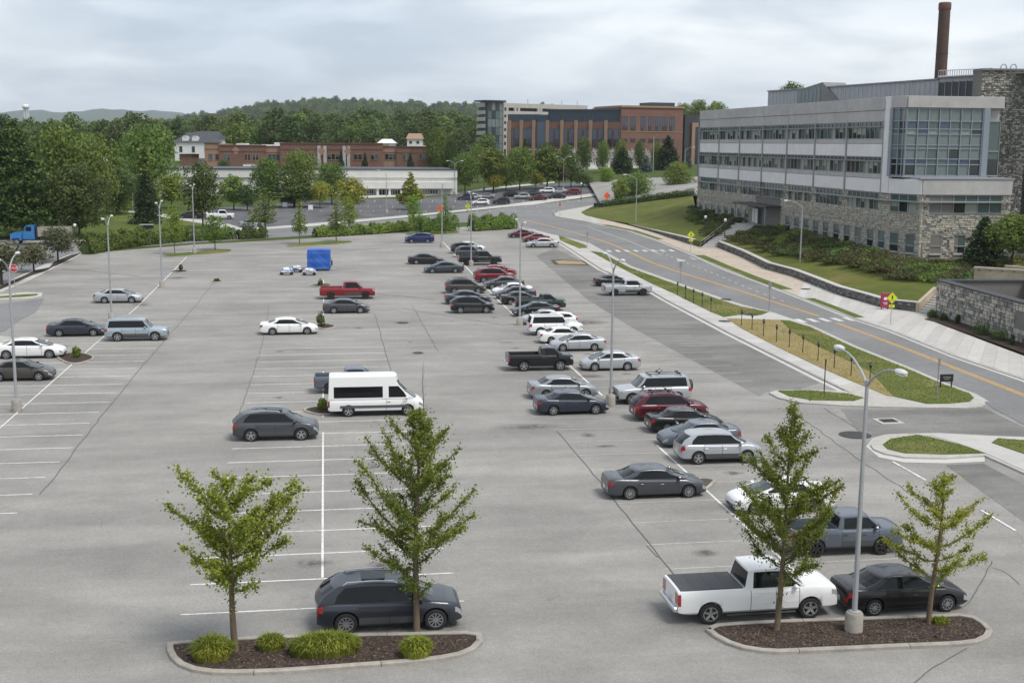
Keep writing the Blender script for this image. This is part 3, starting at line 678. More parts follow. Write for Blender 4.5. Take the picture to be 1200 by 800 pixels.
def build_style(d):
    """local frame: +x front, z up, wheels on z=0. Returns [(part, MB, [material keys], parent index)]"""
    L_, W_, zb0 = d['L'], d['W'], d['zb']
    xf, xr = L_/2, -L_/2
    r = d['r']; R = r*1.13; xw = (d['xfa'], d['xra'])
    hw = W_/2
    deck = d['deck']; bed = d.get('bed')
    marks = d['doors']
    xs = [xr, xr+.03, xr+.10, xr+.22, xr+.42, xf-.42, xf-.25, xf-.12, xf-.04, xf]
    for x in xw: xs += [x+R*math.cos(math.pi*k/10) for k in range(11)] + [x+R+.02, x-R-.02]
    for m_ in marks: xs += [m_-.011, m_+.011]
    if bed: xs += [bed[0]-.005, bed[0]+.005, bed[1]-.005, bed[1]+.005]
    xs += [a for a, _ in deck]
    xs = sorted(xs); X = [xs[0]]
    for x in xs[1:]:
        if x-X[-1] < .004: continue
        while x-X[-1] > .34: X.append(X[-1]+(x-X[-1])/math.ceil((x-X[-1])/.34))
        X.append(x)
    X = [x for x in X if xr <= x <= xf]
    nose = d.get('nose', .16); tail = d.get('tail', .09)
    def wid(x):
        w = hw
        if x > xf-.75: w *= 1-nose*((x-xf+.75)/.75)**2.6
        if x < xr+.6: w *= 1-tail*((xr+.6-x)/.6)**2.6
        return w
    def zlow(x):
        z = zb0
        if x > xf-.5: z += d.get('chin', .04)*((x-xf+.5)/.5)**2
        if x < xr+.5: z += .10*((xr+.5-x)/.5)**2
        for c in xw:
            if abs(x-c) <= R+1e-6: z = max(z, r+math.sqrt(max(0, R*R-(x-c)**2))*.97-.02)
        return z
    rows = []
    for x in X:
        w, zl, zs = wid(x), zlow(x), interp(deck, x)
        cr = d.get('crown', .045)
        lo2 = min(zs-.16, max(zl+.05, zb0+.10)); z2 = max(lo2+.02, zb0+.42*(zs-zb0)); z3 = max(z2+.02, zs-.27); z4 = max(z3+.02, zs-.09)
        z2 = min(z2, z3-.01)
        f = d.get('flank', 1.0)
        pts = [(w*.86, zl), (w*.972, lo2), (w*1.0*f, z2), (w*.996, z3), (w*.975, z4), (w*.925, zs-.012)]
        inbed = bed and bed[0] < x < bed[1]
        if inbed: pts += [(w*.86, zs), (w*.85, zs-.03), (w*.84, bed[2]), (0, bed[2])]
        else: pts += [(w*.86, zs+cr*.3), (w*.80, zs+cr*.45), (w*.45, zs+cr*.9), (0, zs+cr)]
        # soften the very ends
        e = 0.0
        if x > xf-.1: e = (x-xf+.1)/.1
        if x < xr+.06: e = (xr+.06-x)/.06
        if e: pts = [(y*(1-.02*e), z) for y, z in pts]
        rows.append(pts)
    n = len(rows[0])
    B = MB(); parts = []
    V = {}
    def vid(mb, i, j, sgn):
        return (X[i], sgn*rows[i][j][0], rows[i][j][1])
    doorR = {}; seams = [(m_-.011, m_+.011) for m_ in marks]
    dm = {}
    lampF, lampR = d.get('lampF', .30), d.get('lampR', .24)
    HL = {1: MB(), -1: MB()}; TL = {1: MB(), -1: MB()}
    clad = d.get('clad', False)
    for i in range(len(X)-1):
        xm = (X[i]+X[i+1])/2
        for j in range(n-1):
            for sg in (1, -1):
                q = [vid(B, i, j, sg), vid(B, i+1, j, sg), vid(B, i+1, j+1, sg), vid(B, i, j+1, sg)]
                if sg > 0: q = q[::-1]
                mi = 0
                if j == 0: mi = 3 if clad else 1 if d.get('dark_sill') else 0
                if clad and j == 1 and d.get('clad') == 'high': mi = 3
                tgt = B
                side = 1 <= j <= 4
                if side and any(a <= xm <= b for a, b in seams): mi = 2
                elif side and marks[0] < xm < marks[-1]:
                    for k in range(len(marks)-1):
                        if marks[k] < xm < marks[k+1]: tgt = dm.setdefault((k, sg), MB())
                    if clad and j == 1: mi = 1
                    else: mi = 0
                if xm > xf-lampF and j == 3 and tgt is B:
                    for p in (0,): HL[sg].add([(a+.004, b+sg*.006, c) for a, b, c in q], [(0, 1, 2, 3)])
                if xm < xr+lampR and (j in d.get('tail_rows', (3,))) and tgt is B: TL[sg].add([(a-.004, b+sg*.006, c) for a, b, c in q], [(0, 1, 2, 3)])
                if tgt is B: B.add(q, [(0, 1, 2, 3)], mi, True)
                else: tgt.add(q, [(0, 1, 2, 3)], mi, True)
    # end caps, split across so lamps, grille and plate are pieces
    cols = [-1, -.62, .62, 1]
    GR = MB(); BG = MB()
    for i, end in ((0, -1), (len(X)-1, 1)):
        for j in range(n-1):
            if bed and False: pass
            for c in range(3):
                P = [(X[i], cols[c]*rows[i][j][0], rows[i][j][1]), (X[i], cols[c+1]*rows[i][j][0], rows[i][j][1]), (X[i], cols[c+1]*rows[i][j+1][0], rows[i][j+1][1]), (X[i], cols[c]*rows[i][j+1][0], rows[i][j+1][1])]
                if end < 0: P = P[::-1]
                B.add(P, [(0, 1, 2, 3)], (3 if clad else 1) if j == 0 else 0, True)
                off = [(a+end*.006, b, c_) for a, b, c_ in P]
                if j == 3 and c != 1:
                    (HL if end > 0 else TL)[1 if c == 2 else -1].add(off, [(0, 1, 2, 3)])
                if end < 0 and j in d.get('tail_rows', (3,)) and j != 3 and c != 1: TL[1 if c == 2 else -1].add(off, [(0, 1, 2, 3)])
                if end > 0 and c == 1 and j in d.get('grille_rows', (2, 3)):
                    GR.add([(a+.012, b, c_) for a, b, c_ in P], [(0, 1, 2, 3)])
    # underbody closing box, narrow enough to stay inside the wheels
    B.box(((xf+xr)/2, 0, zb0+.13), (L_*.93, W_-2*d['tw']-.12, .24), 1)
    for sx in (1,):
        B.box(((xw[0]+xw[1])/2, 0, zb0+.2), (xw[0]-xw[1]-2*R-.06, W_*.86, .3), 1)
        B.box(((xw[0]+R+xf)/2, 0, zb0+.22), (max(.05, xf-xw[0]-R-.25), W_*.72, .3), 1)
        B.box(((xw[1]-R+xr)/2, 0, zb0+.24), (max(.05, xw[1]-R-xr-.2), W_*.76, .3), 1)
    for c in xw: B.box((c, 0, r+.25), (2*R*.96, W_-2*d['tw']-.1, R*.9), 1)
    parts.append(('body', B, ['PAINT', 'under', 'trim', 'cladding'], None))
    # ---- greenhouse
    G = d['cab']; zbelt = G['z0']; zroof = G['z1']
    ts = G.get('ts', [0, .10, .5, .90, 1.0])
    ux = G.get('ux')
    fy = [.999, .88, .45, 0, -.45, -.88, -.999]
    su = G['u']                                     # side breakpoints
    rings = []
    def ring(t, shrink=1.0, dz=0.0):
        tt = min(t, 1); cv = tt + G.get('bulge', .08)*4*tt*(1-tt)*.25
        xa = G['xa0']+(G['xa1']-G['xa0'])*cv; xc = G['xc0']+(G['xc1']-G['xc0'])*(tt-G.get('rb', .0)*4*tt*(1-tt)*.25)
        b = (G['b0']+(G['b1']-G['b0'])*(tt**1.25))
        cx = (xa+xc)/2
        z = zbelt+(zroof-zbelt)*t+dz
        P = []
        for y in fy: P.append((xa+G.get('bowf', .16)*(1-y*y)*(1-.3*tt), b*y, z))
        sx_ = (lambda u: xa+(xc-xa)*u) if not ux else (lambda u: max(xc+.02, min(u, xa-.03-.01*su.index(u) if False else xa-.03)))
        arcz = lambda x: z+ (G.get('arc', .05)*(1-((x-cx)/((xa-xc)/2))**2)*max(0, t*1.0-.55)/.45 if not ux else 0)
        for u in su[1:-1]: P.append((sx_(u), -b*(1+.012*math.sin(math.pi*(sx_(u)-xa)/(xc-xa))), arcz(sx_(u))))
        for y in fy[::-1]: P.append((xc-G.get('bowr', .10)*(1-y*y), b*y, z))
        for u in su[1:-1][::-1]: P.append((sx_(u), b*(1+.012*math.sin(math.pi*(sx_(u)-xa)/(xc-xa))), arcz(sx_(u))))
        if shrink != 1.0: P = [(cx+(x-cx)*(shrink+.0*(1-shrink)), y*shrink, zz) for x, y, zz in P]
        return P
    for t in ts: rings.append(ring(t))
    arch = G.get('arch', .035)
    rings.append(ring(1, .955, arch*.45)); rings.append(ring(1, .8, arch*.85)); rings.append(ring(1, .45, arch*1.15))
    # crown the roof a little front to rear
    m_ = len(rings[0]); nf = len(fy); ns = len(su)-2
    seq = []
    for k in range(m_):
        if k < nf-1: seq.append(('f', k))
        elif k < nf-1+ns+1: seq.append(('s', k-(nf-1), -1))
        elif k < 2*nf-2+ns+1: seq.append(('r', k-(nf+ns)))
        else: seq.append(('s', ns-(k-(2*nf-1+ns)), 1))
    CB = MB(); glass = {}
    for a in range(len(rings)-1):
        for k in range(m_):
            k2 = (k+1) % m_
            q = [rings[a][k], rings[a][k2], rings[a+1][k2], rings[a+1][k]]
            isg = None
            s_ = seq[k]
            if len(ts) > 5 and a == 3 and s_[0] == 'f' and 1 <= s_[1] <= 4: isg = 'windscreen'
            if 1 <= a <= 2:
                if s_[0] == 'f' and 1 <= s_[1] <= 4: isg = 'windscreen'
                if s_[0] == 'r' and 1 <= s_[1] <= 4 and G.get('rear', True): isg = 'rear_window'
                if s_[0] == 's' and s_[1] in G['win']: isg = ('side_window', s_[1], s_[2])
            if a == 0 and seq[k][0] == 'f' and 1 <= seq[k][1] <= 4: isg = 'windscreen'
            if isg:
                v = [Vector(p) for p in q]; nn = (v[1]-v[0]).cross(v[3]-v[0]).normalized()
                if (sum(v, Vector((0, 0, 0)))/4-Vector(((G['xa0']+G['xc0'])/2, 0, zbelt))).dot(nn) < 0: nn = -nn; v = v[::-1]
                glass.setdefault(isg, MB()).add([p-nn*.014 for p in v], [(0, 1, 2, 3)], 0, True)
            else:
                pill = (1 <= a <= 2 and seq[k][0] == 's' and seq[k][1] in G.get('blackout', ()))
                CB.add(q, [(0, 1, 2, 3)], 2 if pill else (1 if a >= len(ts)-1 and G.get('roofmat') else 0), True)
    CB.add(rings[-1], [tuple(range(m_))], 1 if G.get('roofmat') else 0, True)
    inner = ring(.02); CB.box(((G['xa0']+G['xc0'])/2-.05, 0, zbelt+.10), (abs(G['xa1']-G['xc1'])*.9, G['b1']*1.7, .16), 3)
    parts.append(('cabin', CB, ['PAINT', 'ROOF', 'glass', 'under'], None))
    for kx, mb in glass.items():
        nm = kx if isinstance(kx, str) else kx[0]
        parts.append((nm, mb, ['glass_clear' if nm == 'windscreen' else 'glass'], None))
    for (k, sg), mb in sorted(dm.items()):
        parts.append(('door', mb, ['PAINT', 'cladding'], None)); di = len(parts)-1
        hb = MB(); xh = marks[k]+.16; zz = interp(deck, xh)-.20
        hb.box((xh, sg*(hw*1.0+.008), zz), (.19, .035, .03), 0, bev=.01); parts.append(('door_handle', hb, [d.get('handle', 'PAINT')], di))
    for sg in (1, -1):
        parts.append(('headlight', HL[sg], ['headlight'], None)); parts.append(('tail_light', TL[sg], ['taillight'], None))
        mbm = MB(); xm_ = G['xa0']-.42; mbm.box((xm_, sg*(G['b0']+.13), zbelt+.10), (.16, .20, .14), 0, bev=.045); mbm.box((xm_+.03, sg*(G['b0']+.03), zbelt+.05), (.08, .14, .05), 0)
        parts.append(('wing_mirror', mbm, ['PAINT'], None))
    if GR.f: parts.append(('grille', GR, [d.get('grille', 'trim')], None))
    pl = MB(); zp = d.get('plate_z', zb0+.42*(interp(deck, xr)-zb0)+.08); pl.box((xr-.012, 0, zp), (.02, .40, .17), 0); parts.append(('licence_plate', pl, ['plate'], None))
    if bed:
        tg = MB(); tg.box((xr+.05, 0, (bed[2]+interp(deck, xr))/2), (.07, W_*.80, interp(deck, xr)-bed[2]-.02), 0); parts.append(('tailgate', tg, ['PAINT'], None))
    bp = MB()
    if d.get('chrome_bumper'):
        bp.box((xr-.06, 0, zb0+.22), (.16, W_*.92, .2), 0, bev=.04); parts.append(('rear_bumper', bp, ['chrome'], None))
    if d.get('rails'):
        for sg in (1, -1):
            rb = MB(); x0, x1 = G['xa1']-.25, G['xc1']+.15; yy = sg*(G['b1']*.90)
            za_ = zroof+G.get('arc', .05); rb.tube([(x0, yy, zroof+.0), (x0-.14, yy, za_+.05), ((x0+x1)/2, yy, za_+.075), (x1+.14, yy, za_+.05), (x1, yy, zroof)], .022, 6); parts.append(('roof_rail', rb, [d['rails']], None))
    if d.get('sunroof'):
        sb = MB(); a_, b_ = d['sunroof']; sb.box(((a_+b_)/2, 0, zroof+G.get('arc', .05)+arch*1.16), (abs(b_-a_), G['b1']*1.05, .022), 0, bev=.008); parts.append(('sunroof', sb, ['glass'], None))
    for x in (0, 1):
        for sg in (1, -1):
            tb, rm = wheel_parts(r, d['tw'], d.get('spokes', 5))
            for mb in (tb, rm):
                mb.v = [(xw[x]+v[0], sg*(hw*.985-d['tw']/2)+(v[1] if sg < 0 else -v[1]), r+v[2]) for v in mb.v]
            parts.append(('wheel', tb, ['rubber'], None)); wi = len(parts)-1
            parts.append(('rim', rm, [d.get('rim', 'alloy'), 'rim_dark'], wi))
    for fn in d.get('extra', ()): fn(parts, d)
    return parts
# ---- styles -------------------------------------------------------------
def e_tonneau(parts, d):
    b = d['bed']; mb = MB(); z = interp(d['deck'], (b[0]+b[1])/2)+.015; mb.box(((b[0]+b[1])/2, 0, z), (b[1]-b[0]-.02, d['W']*.845, .05), 0, bev=.015)
    for k in range(1, 4): mb.box((b[0]+(b[1]-b[0])*k/4, 0, z+.027), (.02, d['W']*.82, .008), 0)
    parts.append(('tonneau_cover', mb, ['cladding'], None))
def e_spare(parts, d):
    mb = MB(); mb.lathe([(0, -.12), (.34, -.12), (.38, -.06), (.38, .06), (.34, .12), (0, .12)], 20, c=(-d['L']/2-.12, 0, 1.05), axis='X'); parts.append(('spare_wheel', mb, ['trim'], None))
def e_bullbar(parts, d):
    mb = MB(); x = d['L']/2; mb.box((x+.05, 0, .55), (.3, d['W']*.95, .26), 0, bev=.06)
    mb.tube([(x+.12, -.5, .6), (x+.16, -.5, .98), (x+.16, .5, .98), (x+.12, .5, .6)], .03, 6)
    parts.append(('front_bumper', mb, ['trim'], None))
    for s_ in (-.38, .38):
        q = MB(); q.lathe([(0, .05), (.10, .05), (.11, 0), (.07, -.08), (0, -.1)], 12, c=(x+.24, s_, .82), axis='X'); parts.append(('spot_lamp', q, ['amber'], None))
def e_rack(parts, d):
    G = d['cab']; z = G['z1']+.11+G.get('arc', .05)
    for i, y in enumerate((-.32, .28)):
        mb = MB(); x0 = G['xa1']-.3; x1 = G['xc1']+.35
        mb.tube([(x0, y, z), (x1, y, z)], .025, 6)
        mb.box(((x0+x1)/2+.35, y, z+.06), (.14, .09, .12), 0, bev=.02); mb.tube([((x0+x1)/2+.35, y, z+.08), ((x0+x1)/2+.1, y, z+.26)], .02, 6); mb.box((x1+.1, y, z+.04), (.2, .1, .05), 0)
        parts.append(('bike_carrier', mb, ['trim'], None))
    for k, x in enumerate((G['xa1']-.4, G['xc1']+.4)):
        mb = MB(); mb.box((x, 0, z-.04), (.06, G['b1']*1.9, .04), 0, bev=.01); parts.append(('rack_bar', mb, ['trim'], None))
def e_wiper_step(parts, d):
    for sg in (1, -1):
        mb = MB(); mb.box(((d['xfa']+d['xra'])/2, sg*d['W']*.49, d['zb']-.04), (d['xfa']-d['xra']-1.1, .12, .05), 0, bev=.015); parts.append(('side_step', mb, ['trim'], None))
def sedan(L=4.85, W=1.84, H=1.45, **k):
    d = dict(L=L, W=W, zb=.20, r=.33, tw=.22, xfa=L/2-.93, xra=-L/2+1.08, doors=[-.98, .02, 1.02],
             deck=[(-L/2, .78), (-L/2+.05, .99), (-L/2+.25, 1.04), (-1.7, 1.035), (-.6, .98), (1.0, .94), (1.45, .925), (L/2-.5, .80), (L/2-.18, .70), (L/2-.04, .60), (L/2, .48)],
             cab=dict(z0=.965, z1=H-.085, xa0=1.46, xa1=.42, xc0=-2.02, xc1=-1.0, b0=W*.448, b1=W*.372, u=[0, .045, .22, .47, .50, .76, .86, 1], win=(1, 2, 4, 5), blackout=(3,), bulge=.7, rb=-.7, bowf=.24, bowr=.2, arc=.055, arch=.035), nose=.2, tail=.13)
    d.update(k); return d
def suv(L=4.65, W=1.86, H=1.70, **k):
    d = dict(L=L, W=W, zb=.26, r=.36, tw=.24, xfa=L/2-.92, xra=-L/2+.98, doors=[-1.06, -.02, .98], clad=True,
             deck=[(-L/2, .92), (-L/2+.06, 1.06), (-L/2+.3, 1.10), (-1.5, 1.10), (.6, 1.06), (1.1, 1.06), (1.4, 1.07), (L/2-.5, 1.00), (L/2-.18, .90), (L/2-.05, .78), (L/2, .62)],
             cab=dict(z0=1.06, z1=H-.10, arc=.07, xa0=1.46, xa1=.52, xc0=-L/2+.07, xc1=-L/2+.74, b0=W*.458, b1=W*.378, u=[0, .04, .20, .40, .43, .66, .69, .86, 1], win=(1, 2, 4, 6), blackout=(3, 5), bulge=.55, rb=.9, bowf=.2, bowr=.16), nose=.19, tail=.13, tail_rows=(3, 4), crown=.04)
    d.update(k); return d
def boxy(L=4.8, W=1.88, H=1.82, **k):
    d = suv(L, W, H, zb=.32, r=.38, deck=[(-L/2, 1.02), (-L/2+.04, 1.10), (-1.5, 1.11), (.7, 1.09), (1.15, 1.08), (1.3, 1.07), (L/2-.3, 1.0), (L/2-.06, .95), (L/2, .75)], nose=.09, tail=.05)
    d['cab'].update(z0=1.09, xa0=1.16, xa1=.62, xc0=-L/2+.05, xc1=-L/2+.24, b1=W*.395, arc=.02, z1=H-.06, rb=.1, bowf=.12, bowr=.05, u=[0, .035, .18, .37, .40, .63, .67, .94, 1], win=(1, 2, 4, 6)); d.update(k); return d
def pickup(L=5.85, W=1.98, H=1.93, crew=True, **k):
    xc = -.42 if crew else .05
    d = dict(L=L, W=W, zb=.38, r=.40, tw=.27, xfa=L/2-1.02, xra=-L/2+1.18, doors=([-.30, .62, 1.48] if crew else [.18, 1.42]),
             deck=[(-L/2, 1.27), (xc-.1, 1.27), (xc+.01, 1.21), (1.2, 1.20), (1.75, 1.22), (L/2-.25, 1.19), (L/2-.07, 1.15), (L/2-.02, 1.06), (L/2, .94)], bed=(-L/2+.10, xc-.12, .72),
             cab=dict(z0=1.19, z1=H-.05, arc=.03, xa0=1.74, xa1=.98, xc0=xc-.06, xc1=xc+.10, b0=W*.452, b1=W*.385, u=([0, .04, .22, .47, .51, .88, .95, 1] if crew else [0, .05, .32, .74, .80, 1.0]), win=((1, 2, 4) if crew else (1, 2)), blackout=((3,) if crew else (3,)), bulge=.3, bowf=.16, bowr=.03, arch=.03),
             nose=.08, tail=.02, tail_rows=(2, 3), lampR=.12, crown=.03, handle='trim', grille_rows=(2, 3))
    d.update(k); return d
def van(L=5.95, W=2.0, H=2.58, **k):
    d = dict(L=L, W=W, zb=.30, r=.36, tw=.24, xfa=L/2-1.0, xra=-L/2+1.25, doors=[.62, 1.68],
             deck=[(-L/2, 1.12), (-2, 1.14), (1.0, 1.14), (1.9, 1.16), (2.3, 1.12), (L/2-.3, .98), (L/2-.05, .84), (L/2, .62)],
             cab=dict(z0=1.12, z1=H-.06, xa0=2.34, xa1=1.18, xc0=-L/2+.01, xc1=-L/2+.10, b0=W*.485, b1=W*.425, ts=[0, .07, .32, .57, .80, .94, 1.0], ux=True, u=[9, 1.92, .78, .42, -.98, -1.02, -2.62, -9], win=(1, 3, 4, 5), bulge=.9, rb=.0, bowf=.22, bowr=.02, arch=.06), nose=.2, tail=.02, lampR=.1, tail_rows=(2, 3), handle='trim', clad=False, dark_sill=True)
    d.update(k); return d
def e_van(parts, d):
    for sg in (1, -1):
        mb = MB(); mb.box((-.1, sg*(d['W']/2*1.0+.006), .66), (d['L']*.72, .03, .17), 0, bev=.012); parts.append(('rub_strip', mb, ['cladding'], None))
    # the passenger windows sit low in the tall side; the high roof is plain
STY = {
 'sedan': sedan(), 'sedan_sport': sedan(L=4.6, W=1.82, H=1.42, spokes=6), 'sedan_large': sedan(L=4.95, H=1.46, spokes=9),
 'coupe': sedan(L=4.65, H=1.38, doors=[-.35, 1.02]), 'hatch': suv(L=4.2, W=1.74, H=1.52, zb=.2, r=.31, clad=False),
 'suv': suv(), 'suv_large': suv(L=4.95, W=1.99, H=1.78, rails='chrome', sunroof=(-.15, -.95), r=.39, spokes=10), 'suv_rails': suv(rails='trim'), 'crossover': suv(L=4.63, rails='chrome', sunroof=(.35, -.5)),
 'boxy': boxy(rails='trim'), 'boxy_spare': boxy(L=4.75, extra=(e_spare, e_bullbar, e_rack)), 'suv_rack': suv(L=4.75, rails='trim', extra=(e_rack,)), 'wagon_box': boxy(L=4.78, rails='chrome', rim='alloy'),
 'pickup': pickup(), 'pickup_cover': pickup(L=5.85, extra=(e_tonneau, e_wiper_step), chrome_bumper=True, rim='chrome', handle='PAINT'), 'pickup_mid': pickup(L=5.4, W=1.9, H=1.80, clad=True, spokes=6, rim='rim_dark'), 'pickup_big': pickup(L=5.9, rim='rim_dark', clad=True), 'pickup_single': pickup(L=5.0, W=1.8, H=1.76, crew=False, chrome_bumper=True),
 'van': van(extra=(e_van,)),
}
_cache = {}
def style_parts(sty):
    if sty not in _cache:
        out = []
        for nm, mb, mk, par in build_style(STY[sty]):
            ms = [PAINT['white'] if k in ('PAINT', 'ROOF') else M[k] for k in mk]
            out.append((nm, mb.mesh(sty+'_'+nm, ms, fixn=nm in ('body', 'cabin', 'wheel', 'rim'), sharp=48 if nm == 'cabin' else 38), mk, par))
        _cache[sty] = out
    return _cache[sty]
_far = {}
def far_mesh(sty):
    if sty not in _far:
        big = MB(); mats = []; keys = []
        for nm, mb, mk, par in build_style(STY[sty]):
            if nm in ('door_handle', 'licence_plate'): continue
            o = len(big.v); big.v += mb.v
            for f, m_, s_ in zip(mb.f, mb.m, mb.sm):
                k = mk[m_]
                if k not in keys: keys.append(k)
                big.f.append([i+o for i in f]); big.m.append(keys.index(k)); big.sm.append(s_)
        _far[sty] = (big.mesh(sty+'_far', [PAINT['white'] if k in ('PAINT', 'ROOF') else M[k] for k in keys], fixn=True), keys)
    return _far[sty]
def vehicle(sty, name, label, cat, loc, rz, paint, scale=1.0, roof=None, tilt=0.0, group=None, far=False):
    p, rf = PAINT[paint], PAINT[roof or paint]
    def slots(o, keys):
        for i, k in enumerate(keys):
            if k in ('PAINT', 'ROOF'):
                o.material_slots[i].link = 'OBJECT'; o.material_slots[i].material = p if k == 'PAINT' else rf
    if far:
        me, keys = far_mesh(sty); root = link(name, me, None, loc, rz); slots(root, keys)
    else:
        root = thing(name, None, None, loc, rz); objs = []
        for nm, me, mk, par in style_parts(sty):
            o = link(nm, me, root if par is None else objs[par]); slots(o, mk); objs.append(o)
    root.scale = (scale, 1.0 if scale > .97 else scale+.03, 1.0 if .95 < scale < 1.05 else (1+scale)/2)
    root.rotation_euler = (Matrix.Rotation(tilt, 4, 'X') @ Matrix.Rotation(rz, 4, 'Z')).to_euler()
    return tag(root, label, cat, group)
CARS = 'cars standing in the parking lot'
def park(sty, x0, x1, yg, face, paint, label, cat='car', name=None, far=False, jit=0.0, group=CARS, roof=None):
    """x0..x1: left and right ends in the photo, yg: where the near tyres meet the ground"""
    d = STY[sty]; a = at((x0+x1)/2, yg); yc = a.y + d['W']/2*.97
    xc = a.x*yc/a.y; c = Vector((xc, yc, g(yc)))
    k = px_per_m((xc, yc-.1, g(yc)+.4)); ln = (x1-x0)/k
    sc = max(.90, min(1.10, (ln-.10)/d['L']))
    # perspective: the visible outline includes a little of the end face
    rz = (0 if face > 0 else math.pi)+jit
    return vehicle(sty, name or {'van': 'passenger_van', 'pickup': 'pickup_truck', 'suv': 'sport_utility'}.get(cat, 'parked_car'), label, cat, c, rz, paint, sc, roof, math.atan(gslope(yc)), group, far)
random.seed(21)
